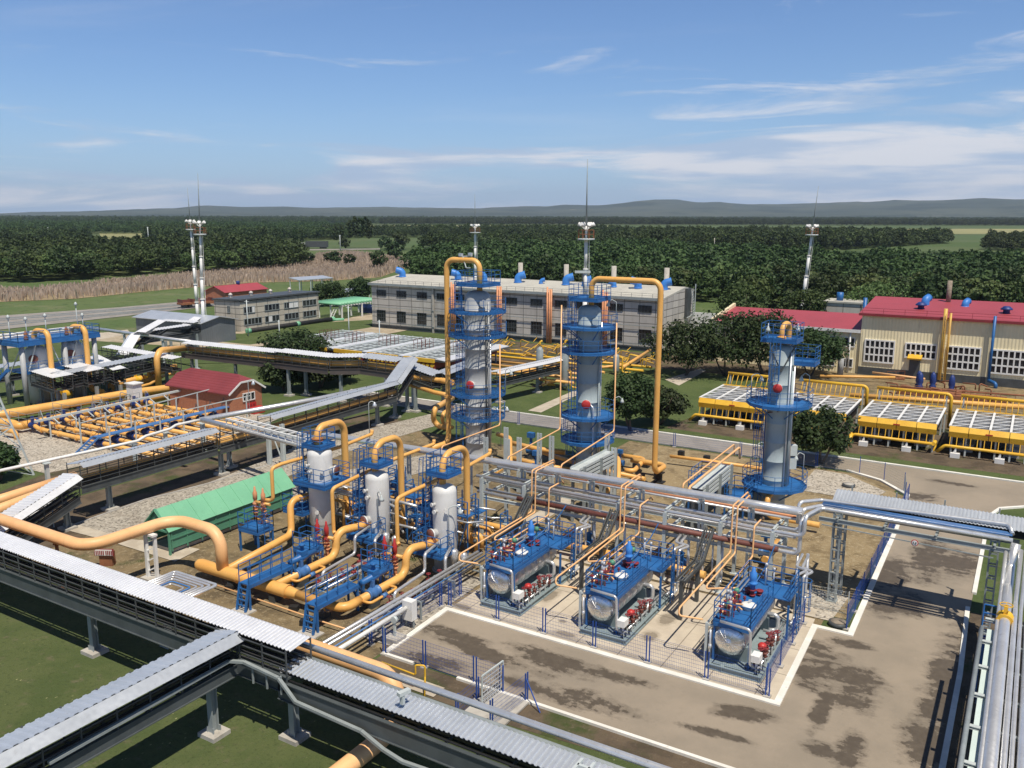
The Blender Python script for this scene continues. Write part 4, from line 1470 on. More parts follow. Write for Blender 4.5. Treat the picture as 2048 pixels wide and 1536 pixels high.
def cream_hall():
    y0, x0, x1, h, y1 = 139.3, -22.3, 22.0, 9.2, 153.0
    rt = thing('cream_hall', 'tall cream sheet-metal hall with a red roof and rows of white framed windows', 'building', ((x0 + x1) / 2, (y0 + y1) / 2, 0))
    MB().box(x0, y0, 1.25, x1, y1, h).build('wall', 'cream_sheet', rt)
    MB().box(x0 - 0.03, y0 - 0.06, 0, x1 + 0.03, y1 + 0.03, 1.245).build('plinth', 'dark_steel', rt)
    m = MB()
    m.slab((x0 - 0.4, y0 - 0.55, h + 0.25), (x1, y0 - 0.55, h + 0.25), (x1, y1, 10.9), (x0 - 0.4, y1, 10.9), 0.3)
    roof = m.build('roof', 'roof_red', rt)
    m = MB()
    m.box(x0 - 0.42, y0 - 0.62, h - 0.1, x1, y0 - 0.555, h + 0.28)
    m.build('gutter', 'dark_red', rt)
    m = MB()
    m.add([(x0 - 0.01, y0, h - 0.01), (x0 - 0.01, y1, h - 0.01), (x0 - 0.01, y1, 10.55), (x0 + 0.2, y0, h - 0.01), (x0 + 0.2, y1, h - 0.01), (x0 + 0.2, y1, 10.55)], [(0, 2, 1), (3, 4, 5), (0, 3, 5, 2), (1, 2, 5, 4)])
    m.build('gable', 'cream_sheet', rt)
    m = MB().rail([(x0, y0 - 0.2, h + 0.3), (x1, y0 - 0.2, h + 0.3)], 0.75, 2, 3.0, 0.05, toe=0)
    m.build('roof_railing', 'dark_red', rt)
    for (pa, pb, pya, pyb, nx, nz_) in ((1730, 1788, 679, 722, 6, 3), (1811, 1872, 686, 714, 6, 2), (1894, 1960, 692, 736, 6, 3), (1982, 2052, 699, 745, 6, 3)):
        xa, xb = XA(pa, y0, 4), XA(pb, y0, 4)
        za, zb = ZA(pya, xa, y0), ZA(pyb, xa, y0)
        wall_window(rt, y0, xa, xb, zb, za, nx, nz_, 'white', 0.2, 0.14)
    # door with a yellow hood and steps
    xd = XA(1829, y0, 2)
    MB().box(xd - 0.75, y0 - 0.08, 0.3, xd + 0.75, y0 - 0.065, 3.1).build('door', 'dark_steel', rt)
    MB().slab((xd - 0.95, y0 - 1.3, 3.3), (xd + 0.95, y0 - 1.3, 3.3), (xd + 0.95, y0 - 0.07, 3.75), (xd - 0.95, y0 - 0.07, 3.75), 0.25).build('door_hood', 'lemon', rt)
    m = MB()
    for k in range(6):
        m.box(xd - 3.4 + k * 0.4, y0 - 2.0, 0, xd - 3.0 + k * 0.4 - 0.003, y0 - 0.8, 0.05 + 0.05 * k)
    m.rail([(xd - 3.4, y0 - 2.0, 0.05), (xd - 1.0, y0 - 2.0, 0.35)], 1.1, 2, 1.2, 0.06, toe=0)
    m.build('steps', 'rust', rt)
    # yellow flue with ladder, blue pipe
    m = MB()
    xf = XA(1889, y0 - 0.8, 5)
    m.tube([(xf - 0.3, y0 - 0.8, 0.4), (xf - 0.3, y0 - 0.8, h + 1.6)], 0.26, 10)
    m.tube([(xf + 0.42, y0 - 0.8, 0.4), (xf + 0.42, y0 - 0.8, h + 1.0)], 0.14, 8)
    m.ladder((xf + 0.05, y0 - 1.15, 0.4), (xf + 0.05, y0 - 1.15, h + 0.9), 0.4, (1, 0, 0), 0.4)
    m.build('flue', 'lemon_worn', rt)
    m = MB().tube([(XA(1898, y1 - 2, 12), y1 - 2, 10.2), (XA(1898, y1 - 2, 12), y1 - 2, 14.0)], 0.36, 10)
    m.build('chimney', 'wood', roof)
    m = MB()
    xb = XA(1983, y0 - 0.6, 5)
    m.tube([(xb, y0 - 0.6, 0.9), (xb, y0 - 0.6, h + 0.9)], 0.2, 10)
    m.tube([(xb, y0 - 0.6, 0.9), (xb + 1.0, y0 - 1.6, 0.7), (xb + 1.0, y0 - 1.6, 0)], 0.25, 10, bend=0.5)
    m.build('vent_pipe', 'blue', rt)
    pt_ev(roof, 'roof_duct', XA(1851, y0 + 8.5, 11), y0 + 8.5, 10.1, 0.8, 'light_blue', (0.3, 0.6), 1.3)
    pt_ev(roof, 'roof_duct', XA(1931, y0 + 9, 11), y0 + 9, 10.2, 0.7, 'light_blue', (0.3, 0.6), 1.0)
    for px in (1842, 2013):
        m = MB()
        c = (XA(px, y0 + 5, 10.3), y0 + 5, 9.75)
        m.lathe([(0.45, 0), (0.45, 0.75), (0.8, 0.8), (0.8, 0.95), (0.4, 1.3)], c, 12)
        m.build('roof_fan', 'navy', roof)
    # lower wing to the left
    xw0, hw, yw1 = -45.0, 6.45, 150.5
    w = thing('cream_annex', 'lower cream wing with its own red roof, half hidden behind the dark trees', 'building', ((xw0 + x0) / 2, (y0 + yw1) / 2, 0))
    MB().box(xw0, y0 + 0.4, 0, x0 - 0.03, yw1, hw).build('wall', 'cream_sheet', w)
    m = MB()
    m.slab((xw0 - 0.3, y0 - 0.1, hw + 0.35), (x0 - 0.05, y0 - 0.1, hw + 0.35), (x0 - 0.05, yw1 + 0.3, 8.1), (xw0 - 0.3, yw1 + 0.3, 8.1), 0.28)
    m.build('roof', 'roof_red', w)
    MB().box(xw0 - 0.3, y0 - 0.2, hw - 0.1, x0 - 0.05, y0 - 0.105, hw + 0.38).build('gutter', 'white', w)
    MB().slab((xw0 - 0.75, y0 - 0.3, hw + 0.7), (xw0 - 0.31, y0 - 0.3, hw + 0.7), (xw0 - 0.31, yw1 + 0.5, 8.7), (xw0 - 0.75, yw1 + 0.5, 8.7), 0.9).build('parapet', 'cream_sheet', w)
    for px, z0, z1, hwid in ((1697, 4.1, 5.5, 0.9), (1692, 0.9, 2.2, 0.95), (1657, 4.1, 5.5, 0.9), (1658, 0.9, 2.2, 0.8), (1620, 4.1, 5.5, 0.9), (1580, 4.1, 5.5, 0.9), (1500, 4.1, 5.5, 0.9)):
        xc = XA(px, y0 + 0.4, (z0 + z1) / 2)
        wall_window(w, y0 + 0.4, xc - hwid, xc + hwid, z0, z1, 2, 1, 'white', 0.13, 0.12)
    m = MB().tube([(x0 - 1.5, y0 + 0.1, 0), (x0 - 1.5, y0 + 0.1, hw)], 0.12, 8)
    m.build('downpipe', 'white', w)
    # grey block behind the join
    b = thing('grey_block', 'small grey flat roofed block with a blue vent behind the red roofs', 'building', (-32, 168, 0))
    xa, xb = XA(1648, 166, 7), XA(1722, 166, 7)
    MB().box(xa, 166, 0, xb, 172, 8.2).build('wall', 'wall_panels', b)
    MB().box(xa - 0.2, 165.8, 8.204, xb + 0.2, 172.2, 8.5).build('roof', 'roof_felt', b)
    MB().tube([(XA(1680, 168, 9), 168, 8.4), (XA(1680, 168, 9), 168, 10.0)], 0.6, 10).build('roof_vent', 'blue', b)
    MB().tube([(xb + 0.6, 166, 0), (xb + 0.6, 166, 9.4)], 0.35, 10).build('vent_pipe', 'blue', b)


paint('lemon_worn', (0.66, 0.42, 0.08), (0.52, 0.29, 0.08), 1.2, 0.55, dirt=(0.28, 0.14, 0.05), dirt_amt=0.6)
cream_hall()


def brick_house():
    """gabled brick valve house with a half-hipped dark red roof"""
    c = at(461, 836)
    x1, y0 = c.x, c.y
    y1 = YA(524, x1, 1.5)
    x0 = XA(338, y0, 2.9)
    he = ZA(786, x1, y0)
    ym = (y0 + y1) / 2
    ht = ZA(752, x1, ym)
    rt = thing('brick_house', 'small red brick house with a dark red tiled roof beside the valve rows', 'building', ((x0 + x1) / 2, ym, 0))
    MB().box(x0, y0, 0, x1, y1, he).build('wall', 'brick', rt)
    k = 0.62
    zk = he + (ht - he) * k
    o = 0.35
    ya, yb = y0 + (ym - y0) * k, y1 - (y1 - ym) * k
    g = MB()
    for xx in (x0, x1 - 0.2):
        g.add([(xx, y0, he), (xx, y1, he), (xx, yb, zk), (xx, ya, zk), (xx + 0.2, y0, he), (xx + 0.2, y1, he), (xx + 0.2, yb, zk), (xx + 0.2, ya, zk)], [(3, 2, 1, 0), (4, 5, 6, 7), (0, 4, 7, 3), (1, 2, 6, 5), (2, 3, 7, 6)])
    g.build('gable', 'brick', rt)
    r = MB()
    t = 0.12
    E0, E1 = (x0 - o, x1 + o)
    zo = he - (ht - he) / (ym - y0) * o
    hip = 1.5
    f, fe = Vector((E0, y0 - o, zo + t)), Vector((E1, y0 - o, zo + t))
    bk, be = Vector((E0, y1 + o, zo + t)), Vector((E1, y1 + o, zo + t))
    r0, r1 = Vector((E0 + hip, ym, ht + t)), Vector((E1 - hip, ym, ht + t))
    k0, k1 = Vector((E0, ya, zk + t)), Vector((E1, ya, zk + t))
    q0, q1 = Vector((E0, yb, zk + t)), Vector((E1, yb, zk + t))
    vs = [f, fe, k1, r1, r0, k0, bk, be, q1, q0]
    top = [(0, 1, 2, 3, 4, 5), (7, 6, 9, 4, 3, 8), (2, 8, 3), (9, 5, 4)]
    r.add(vs, top)
    n = len(vs)
    r.add([v - Vector((0, 0, t + 0.02)) for v in vs], [tuple(reversed(q)) for q in top])
    rim = [0, 1, 2, 8, 7, 6, 9, 5]
    r.add(vs + [v - Vector((0, 0, t + 0.02)) for v in vs], [(rim[i], rim[i] + n, rim[(i + 1) % 8] + n, rim[(i + 1) % 8]) for i in range(8)])
    r.build('roof', 'tile_red', rt)
    b = MB()
    b.bar(fe + Vector((0.03, 0, -0.1)), k1 + Vector((0.03, 0, -0.1)), 0.05, 0.22)
    b.bar(be + Vector((0.03, 0, -0.1)), q1 + Vector((0.03, 0, -0.1)), 0.05, 0.22)
    b.bar(k1 + Vector((0.03, 0, -0.1)), q1 + Vector((0.03, 0, -0.1)), 0.05, 0.22)
    b.build('bargeboard', 'white', rt)
    ya, yb = YA(485, x1, 2.4), YA(508, x1, 2.4)
    za, zb = ZA(788, x1, ya), ZA(803, x1, ya)
    wall_window(rt, x1, ya, yb, zb, za, 3, 1, 'white', 0.1, 0.12, 'y', 1)
    # fire point board and red sand box below the window
    f = thing('fire_board', 'red fire board with tools hung on the brick gable', 'fire board', (x1 + 0.05, ya + 1.0, zb - 1.1))
    MB().box(x1 + 0.02, ya + 0.35, zb - 1.0, x1 + 0.08, yb + 0.2, zb - 0.35).build('board', 'red', f)
    m = MB()
    for q in (0.2, 0.45, 0.7):
        m.cbox((x1 + 0.14, ya + 0.35 + (yb - ya) * q, zb - 0.95), 0.1, 0.16, 0.45)
    m.build('tools', 'dark_red', f)
    s = MB()
    yc = ya + 0.6
    s.box(x1 + 0.3, yc, 0.05, x1 + 1.2, yc + 1.7, 0.75)
    s.slab((x1 + 0.25, yc - 0.05, 0.76), (x1 + 1.3, yc - 0.05, 0.72), (x1 + 1.3, yc + 1.75, 0.72), (x1 + 0.25, yc + 1.75, 0.80), 0.06)
    tag(s.build('sand_box', 'red'), 'red sand box on the ground below the fire board', 'box')


brick_house()


def green_shelter():
    """long green housing over the pumps"""
    xa, ya = -54.0, 37.6
    # gable end seen obliquely; long side towards +x
    c0, c1 = at(296, 1118), at(395, 1134)
    y0 = 37.2
    x0, x1 = XA(287, y0, 3.0), XA(336, y0, 3.0)
    y1 = YA(585, x1, 2.6)
    h, hr = ZA(1063, x1, y0), ZA(1017, (x0 + x1) / 2 - 0.3, y0)
    return x0, x1, y0, y1, h, hr


x0, x1, y0, y1, h, hr = green_shelter()
GS = (x0, x1, y0, y1, h, hr)
print('green shelter', [round(q, 2) for q in GS])
rt = thing('green_shelter', 'long green sheet-metal shelter with a pitched roof beside the white separators', 'shelter', ((x0 + x1) / 2, (y0 + y1) / 2, 0))
xm = (x0 + x1) / 2
m = MB()
o = 0.15
m.slab((x1 + o, y0 - o, h), (x1 + o, y1 + o, h), (xm, y1 + o, hr), (xm, y0 - o, hr), 0.06)
m.slab((x0 - o, y0 - o, h), (x0 - o, y1 + o, h), (xm - 0.003, y1 + o, hr), (xm - 0.003, y0 - o, hr), 0.06)
for q in range(1, 9):
    y = y0 + (y1 - y0) * q / 9
    m.bar((x1 + o, y, h + 0.02), (xm, y, hr + 0.02), 0.05, 0.03)
m.build('roof', 'green_sheet', rt)
m = MB()
for xx in (x1 - 0.06, x0):
    m.box(xx, y0 + 0.1, 0.5, xx + 0.06, y1 - 0.1, h - 0.08)
for q in range(10):
    y = y0 + 0.15 + (y1 - y0 - 0.3) * q / 9
    m.box(x1 + 0.002, y - 0.04, 0.3, x1 + 0.05, y + 0.04, h - 0.08)
m.box(x1 + 0.052, y0, 1.2, x1 + 0.08, y1, 1.28)
m.build('wall', 'green_dull', rt)
m = MB()
m.add([(x0, y0, h - 0.05), (x1, y0, h - 0.05), (xm, y0, hr - 0.08), (x0, y0 + 0.05, h - 0.05), (x1, y0 + 0.05, h - 0.05), (xm, y0 + 0.05, hr - 0.08)], [(0, 1, 2), (5, 4, 3), (0, 3, 4, 1), (1, 4, 5, 2), (2, 5, 3, 0)])
m.build('gable', 'green_dull', rt)
m = MB()
for a, b in (((x0, h - 0.05), (x1, h - 0.05)), ((x0, h), (xm, hr)), ((x1, h), (xm, hr)), ((x0, 0), (x0, h)), ((x1, 0), (x1, h))):
    m.bar((a[0], y0 - 0.05, a[1]), (b[0], y0 - 0.05, b[1]), 0.14)
m.build('frame', 'green_dull', rt)
m = MB()
m.box(x0 + 0.2, y0 + 0.4, 0.06, x1 - 0.3, y1 - 0.4, 0.3)
m.build('floor', 'concrete', rt)
# ================================================================ COLUMNS
def rail_ring(cx, cy, z, R, n=12, start=0.0, gap=None):
    return [Vector((cx + R * math.cos(start + 2 * math.pi * i / n), cy + R * math.sin(start + 2 * math.pi * i / n), z)) for i in range(n)]


def grating_ring(m, cx, cy, z, r, R, n=36):
    """open bar grating between shell and rim"""
    for i in range(n):
        a = 2 * math.pi * i / n
        c, s = math.cos(a), math.sin(a)
        m.bar((cx + r * c, cy + r * s, z), (cx + R * c, cy + R * s, z), 0.035, 0.05)
    k = 4
    for q in range(1, k):
        rr = r + (R - r) * q / k
        for i in range(18):
            a, b = 2 * math.pi * i / 18, 2 * math.pi * (i + 1) / 18
            m.bar((cx + rr * math.cos(a), cy + rr * math.sin(a), z), (cx + rr * math.cos(b), cy + rr * math.sin(b), z), 0.05, 0.04)


def to_cam(x, y):
    v = Vector((-x, -y, 0))
    return v.normalized()


def ring_platform(root, cx, cy, z, r, R, n=12, solid=False, st=0.26):
    m = MB()
    pts = rail_ring(cx, cy, z, R, n, st)
    if solid:
        inner = rail_ring(cx, cy, z, r + 0.02, n, st)
        for i in range(n):
            j = (i + 1) % n
            m.slab(pts[i], pts[j], inner[j], inner[i], 0.06)
    else:
        grating_ring(m, cx, cy, z - 0.03, r + 0.02, R)
    for i in range(n):
        m.bar(pts[i] - Vector((0, 0, 0.08)), pts[(i + 1) % n] - Vector((0, 0, 0.08)), 0.06, 0.14)
    for i in range(0, n, 2):
        p = pts[i]
        d = Vector((p.x - cx, p.y - cy, 0)).normalized()
        q = Vector((cx, cy, z - 1.15)) + d * r
        m.bar(p - Vector((0, 0, 0.2)) - d * 0.15, q, 0.07)
        m.bar(Vector((cx, cy, z - 0.12)) + d * r, p - Vector((0, 0, 0.12)), 0.07, 0.12)
    d = m.build('platform', 'blue', root)
    MB().rail(pts, 1.2, 3, 1.4, 0.036, closed=True, toe=0.08).build('railing', 'blue', d)
    return d


def lamp_on_arm(root, p, d, up=2.2, mat='pale_steel'):
    m = MB()
    p = Vector(p)
    d = Vector(d).normalized()
    m.tube([p, p + Vector((0, 0, up)), p + Vector((0, 0, up + 0.25)) + d * 0.5, p + Vector((0, 0, up - 0.05)) + d * 0.75], 0.035, 6, bend=0.2)
    c = p + Vector((0, 0, up - 0.15)) + d * 0.78
    m.lathe([(0.2, -0.22), (0.15, -0.05), (0.07, 0.12), (0.04, 0.2)], c, 10)
    return m.build('floodlight', mat, root)


def column(px, py, r, shell, label, plats, top_py, red=None, solid=False, R=2.8):
    g = at(px, py)
    x, y = g.x, g.y
    tc = to_cam(x, y)

    def zf(q, rad):
        p = g + tc * rad
        return ZA(q, p.x, p.y)
    rt = thing('absorber_column', label, 'column', g)
    zt = zf(top_py, r)
    m = MB()
    zs = [0.0, 0.02]
    prof = [(r * 1.12, 0.0), (r * 1.12, 0.25), (r, 0.3)]
    k = 9
    for i in range(1, k):
        z = zt * i / k
        prof += [(r, z - 0.03), (r * 1.012, z - 0.02), (r * 1.012, z + 0.02), (r, z + 0.03)]
    prof += [(r, zt - r * 0.55), (r * 0.93, zt - r * 0.3), (r * 0.7, zt - r * 0.1), (r * 0.35, zt), (0.02, zt + 0.02)]
    m.lathe(prof, g, 40)
    m.build('shell', shell, rt)
    zz = []
    for (q, rad) in plats:
        z = zf(q, rad) + 0.15
        zz.append(z)
        ring_platform(rt, x, y, z, r, rad, 12, solid)
    return rt, g, tc, zt, zz


def col_ladder(rt, g, r, ang, z0, z1, name='ladder'):
    d = Vector((math.cos(ang), math.sin(ang), 0))
    a = V3(g + d * (r + 0.3), z0)
    b = V3(g + d * (r + 0.3), z1)
    m = MB().ladder(a, b, 0.55, (-d.y, d.x, 0), 0.35, 0.05)
    m.cage(V3(a, z0 + 2.0) if z1 - z0 > 3.4 else a, b, d)
    m.build(name, 'blue', rt)


def man_lid(rt, g, d, r, z, mat='red', rad=0.42):
    c = V3(g + d * r, z)
    m = MB().lathe([(rad * 0.85, -0.1), (rad * 0.85, 0.28)], c, 18, d)
    m.flange(c + d * 0.3, rad, 0.1, d, 18)
    n = m.build('nozzle', 'shell_white', rt)
    MB().lathe([(rad, 0), (rad, 0.08), (rad * 0.8, 0.14), (0.01, 0.16)], c + d * 0.36, 18, d).build('cover', mat, n)


def top_deck(rt, x, y, z, hx, hy, dx=0.0, dy=0.0):
    cx, cy = x + dx, y + dy
    m = MB()
    m.box(cx - hx, cy - hy, z - 0.08, cx + hx, cy + hy, z)
    for a, b in (((-1, -1), (1, -1)), ((1, -1), (1, 1)), ((1, 1), (-1, 1)), ((-1, 1), (-1, -1))):
        m.bar((cx + a[0] * hx, cy + a[1] * hy, z - 0.16), (cx + b[0] * hx, cy + b[1] * hy, z - 0.16), 0.08, 0.15)
    d = m.build('platform', 'blue', rt)
    MB().rail([(cx - hx, cy - hy, z), (cx + hx, cy - hy, z), (cx + hx, cy + hy, z), (cx - hx, cy + hy, z)], 1.25, 3, 1.0, 0.042, closed=True, toe=0.12).build('railing', 'blue', d)
    return d


def pipe(name, pts, r, mat, label, cat='pipe', bend=None, group=None, seg=12, flanges=(), supports=()):
    """a run of pipe: one thing; with flanges or stands as parts when given"""
    pts = [Vector(p) for p in pts]
    m = MB().tube(pts, r, seg, bend=bend if bend is not None else r * 3.0)
    if not flanges and not supports:
        o = m.build(name, mat)
        return tag(o, label, cat, group)
    c = pts[0].copy()
    rt = thing(name, label, cat, c, group)
    m.build('pipe_run', mat, rt)
    for (p, ax, mt) in flanges:
        f = MB()
        for q in (-0.07, 0.07):
            f.flange(Vector(p) + Vector(ax) * q, r * 1.55, 0.1, ax, 16)
        f.build('flange', mt, rt)
    for (p, z0, w, mt) in supports:
        s = MB()
        p = Vector(p)
        s.bar((p.x, p.y, z0), (p.x, p.y, p.z - r), w)
        s.cbox((p.x, p.y, p.z - r - 0.1), w * 2, w * 2, 0.08)
        s.cbox((p.x, p.y, z0), w * 2.4, w * 2.4, 0.12)
        s.build('stand', mt, rt)
    return rt


# --- first column (left) ---------------------------------------------------
rt, g, tc, zt, zz = column(957, 918, 1.26, 'shell_grey', 'tallest grey column, leftmost of three, under a yellow pipe arching to its left', ((631, 2.8), (680, 2.85), (799, 2.75), (846, 2.7)), 583)
T1 = g
zt1 = zt
zd = ZA(578, (g + tc * 1.6).x, (g + tc * 1.6).y)
top_deck(rt, g.x, g.y, zd + 0.4, 1.55, 1.5, 0.1, 0)
rgt = Vector((math.cos(_y), math.sin(_y), 0))
man_lid(rt, g, (tc - rgt * 0.55).normalized(), 1.2, ZA(770, g.x + tc.x * 1.3, g.y + tc.y * 1.3))
MB().lathe([(0.28, -0.05), (0.28, 0.3), (0.36, 0.3), (0.36, 0.4)], V3(g + (tc + rgt * 0.35).normalized() * 1.2, ZA(607, g.x + tc.x * 1.3, g.y + tc.y * 1.3)), 14, (tc + rgt * 0.35).normalized()).build('nozzle', 'shell_grey', rt)
aL = math.atan2(-rgt.y, -rgt.x)
col_ladder(rt, g, 1.26, aL + 0.2, 0.2, zz[3] + 1.1)
col_ladder(rt, g, 1.26, aL + 0.45, zz[3], zz[1] + 1.1)
col_ladder(rt, g, 1.26, aL + 0.2, zz[1], zd + 0.6)
for k, (q, mt) in enumerate(((0.85, 'shell_grey'), (1.05, 'silver'), (0.62, 'dark_steel'))):
    d = (rgt * math.sin(q) + tc * math.cos(q)).normalized()
    p = g + d * 1.42
    MB().tube([V3(p, 0.3), V3(p, (zt - 1, zz[1], zz[0])[k])], 0.075, 8).build('side_pipe', mt, rt)
lamp_on_arm(rt, V3(g + rgt * 2.7, zz[2]), rgt + tc)
# --- second column ---------------------------------------------------------
rt2, g2, tc2, zt2, zz2 = column(1173, 950, 1.04, 'shell_blue', 'middle grey-blue column with a red manhole, under a yellow pipe arching to its right', ((663, 2.55), (713, 2.55), (845, 2.5), (895, 2.5)), 612, solid=True)
T2 = g2
zd2 = ZA(608, (g2 + tc2 * 1.5).x, (g2 + tc2 * 1.5).y)
top_deck(rt2, g2.x, g2.y, zd2 + 0.4, 1.4, 1.4, 0, 0)
man_lid(rt2, g2, (tc2 - rgt * 0.12).normalized(), 1.0, ZA(808, g2.x + tc2.x * 1.1, g2.y + tc2.y * 1.1))
MB().lathe([(0.24, -0.05), (0.24, 0.3), (0.32, 0.3), (0.32, 0.4)], V3(g2 + (tc2 + rgt * 0.4).normalized() * 1.0, ZA(643, g2.x + tc2.x, g2.y + tc2.y)), 14, (tc2 + rgt * 0.4).normalized()).build('nozzle', 'shell_blue', rt2)
col_ladder(rt2, g2, 1.04, aL + 0.2, 0.2, zz2[3] + 1.1)
col_ladder(rt2, g2, 1.04, aL + 0.5, zz2[3], zz2[1] + 1.1)
col_ladder(rt2, g2, 1.04, aL + 0.2, zz2[1], zd2 + 0.6)
for k, (q, mt) in enumerate(((0.9, 'shell_blue'), (1.15, 'silver'), (1.35, 'shell_blue'))):
    d = (rgt * math.sin(q) + tc2 * math.cos(q)).normalized()
    p = g2 + d * 1.2
    MB().tube([V3(p, 0.3), V3(p, (zz2[1], zt2 - 1.5, zz2[2])[k])], 0.07, 8).build('side_pipe', mt, rt2)
m = MB()
p = V3(g2 + tc2 * 1.3 + rgt * 0.5, 0)
m.tube([V3(p, 0.4), V3(p, zz2[2] + 0.9), V3(p - rgt * 0.45 - tc2 * 0.35, zz2[2] + 1.35)], 0.08, 8, bend=0.25)
m.build('side_pipe', 'galvanised', rt2)
lamp_on_arm(rt2, V3(g2 + rgt * 2.4, zz2[0]), -rgt + tc2 * 0.3)
lamp_on_arm(rt2, V3(g2 + rgt * 2.4 - tc2 * 0.5, zz2[2]), rgt, 1.4)
# --- third column ----------------------------------------------------------
rt3, g3, tc3, zt3, zz3 = column(1544, 1030, 0.92, 'shell_blue', 'shorter blue-grey column on the right, with a small yellow pipe bend on its top', ((822, 2.5), (989, 2.5)), 692, solid=True)
T3 = g3
lean = 0.0
zd3 = ZA(691, (g3 + tc3 * 1.3).x, (g3 + tc3 * 1.3).y)
dk = top_deck(rt3, g3.x, g3.y, zd3 + 0.35, 1.35, 1.1, -0.1, 0.1)
m = MB()
for s in (-1, 1):
    m.bar(V3(g3 + rgt * s * 1.1 + tc3 * 0.95, zd3 + 0.1), V3(g3 + tc3 * 0.98, zd3 - 2.1), 0.09)
m.build('bracket', 'dark_steel', dk)
z4 = ZA(733, g3.x + 1.8, g3.y)
top_deck(rt3, g3.x + 1.75 * rgt.x, g3.y + 1.75 * rgt.y + 0.3, z4 + 0.2, 0.95, 0.9)
man_lid(rt3, g3, (tc3 - rgt * 0.15).normalized(), 0.9, ZA(776, g3.x + tc3.x, g3.y + tc3.y), rad=0.36)
col_ladder(rt3, g3, 0.92, aL + 0.2, 0.2, zz3[1] + 1.1)
col_ladder(rt3, g3, 0.92, aL + 0.15, zz3[1], zz3[0] + 1.1)
col_ladder(rt3, g3, 0.92, aL + 0.9, zz3[0], zd3 + 0.6)
for k, (q, mt, rr) in enumerate(((0.62, 'galvanised', 0.06), (0.85, 'shell_blue', 0.09), (1.05, 'galvanised', 0.07), (1.3, 'wood', 0.07), (1.55, 'shell_blue', 0.08))):
    d = (rgt * math.sin(q) + tc3 * math.cos(q)).normalized()
    p = g3 + d * 1.06
    MB().tube([V3(p, zz3[1] - 0.5), V3(p, (zt3 - 0.5, zt3 - 2, zz3[0] + 3, zz3[0] - 0.5, zz3[0])[k])], rr, 8).build('side_pipe', mt, rt3)
p = g3 - rgt * 1.0 + tc3 * 0.3
MB().tube([V3(g3 + tc3 * 0.9, zz3[0] - 0.55), V3(p, zz3[0] - 0.75), V3(p, zz3[1] + 0.4)], 0.05, 8, bend=0.3).build('side_pipe', 'brown_pipe', rt3)
m = MB()
for k, z in enumerate((zz3[1] + 1.3, zz3[1] + 2.4)):
    c = g3 + rgt * 1.35 + tc3 * 0.1
    m.cbox(V3(c, z), 0.55, 0.5, 0.85, _y)
m.build('junction_box', 'pale_steel', rt3)
for (s, z) in ((-2.3, zz3[0]), (2.3, zz3[0]), (-2.0, zz3[1]), (2.3, zz3[1] + 0.2)):
    lamp_on_arm(rt3, V3(g3 + rgt * s - tc3 * 0.4, z), -rgt * s + tc3, 2.1)
for s in (-1.2, 1.1):
    lamp_on_arm(rt3, V3(g3 + rgt * s, zd3 + 0.4), tc3, 1.0)

# --- overhead yellow pipes of the columns ----------------------------------
c = at_y(953, 521, T1.y)
zt_ = c.z
xl = XA(893, T1.y, zt_)
zb = ZA(868, xl, T1.y)
pipe('riser_pipe', [(T1.x + 0.25, T1.y, zt1 - 0.1), (T1.x + 0.25, T1.y, zt_), (xl, T1.y, zt_), (xl, T1.y, 1.2), (xl - 0.2, T1.y - 2.8, 1.2)], 0.27, 'yellow', 'tall yellow pipe arching from the top of the tallest column down its left side', bend=0.85,
     flanges=(((T1.x + 0.25, T1.y, zt1 + 0.45), (0, 0, 1), 'rust'), ((xl, T1.y, 6.0), (0, 0, 1), 'yellow')), seg=16)
a = thing('flood_lamps', 'grey floodlight bracket on the yellow arch of the tallest column', 'light', (xl + 2.3, T1.y, zt_ + 0.3))
m = MB()
m.bar((xl + 1.5, T1.y, zt_ + 0.32), (xl + 3.0, T1.y, zt_ + 0.42), 0.12)
m.bar((xl + 2.0, T1.y - 0.1, zt_ + 0.3), (xl + 2.5, T1.y - 0.3, zt_ - 0.7), 0.08)
m.bar((xl + 2.5, T1.y - 0.3, zt_ - 0.7), (xl + 3.0, T1.y - 0.3, zt_ - 0.7), 0.08)
m.build('bracket', 'pale_steel', a)
m = MB().cbox((xl + 1.7, T1.y, zt_ + 0.38), 0.35, 0.3, 0.25)
m.cbox((xl + 2.8, T1.y, zt_ + 0.46), 0.35, 0.3, 0.25)
m.build('lamp', 'galvanised', a)
c = at_y(1183, 557, T2.y)
zt_ = c.z
xr = XA(1322, T2.y, zt_)
e1 = at(1342, 924, 1.3)
pipe('riser_pipe', [(T2.x + 0.15, T2.y, zt2 - 0.1), (T2.x + 0.15, T2.y, zt_), (xr, T2.y, zt_), (xr, T2.y, 1.25), (xr, T2.y + 2.9, 1.25), (xr - 3.5, T2.y + 2.9, 1.25)], 0.25, 'yellow', 'tall yellow pipe arching from the top of the middle column far to its right', bend=0.8,
     flanges=(((T2.x + 0.15, T2.y, zt2 + 0.5), (0, 0, 1), 'rust'),), supports=(((xr - 0.0, T2.y + 1.4, 1.25), 0, 0.35, 'black'),), seg=16)
c = at_y(1560, 650, T3.y)
zt_ = c.z
pipe('riser_pipe', [(T3.x - 0.1, T3.y, zt3 - 0.1), (T3.x - 0.1, T3.y, zt_), (T3.x + 0.15, T3.y + 1.25, zt_ + 0.1), (T3.x + 0.15, T3.y + 1.25, 2.4), (T3.x + 0.15, T3.y - 2.4, 2.2), (T3.x + 0.15, T3.y - 2.4, 0.7), (T3.x + 4.2, T3.y - 2.4, 0.7)], 0.22, 'yellow', 'yellow pipe bending over the top of the right column and leaving at its foot', bend=0.6,
     flanges=(((T3.x - 0.1, T3.y, zt3 + 0.5), (0, 0, 1), 'yellow'),), seg=14)
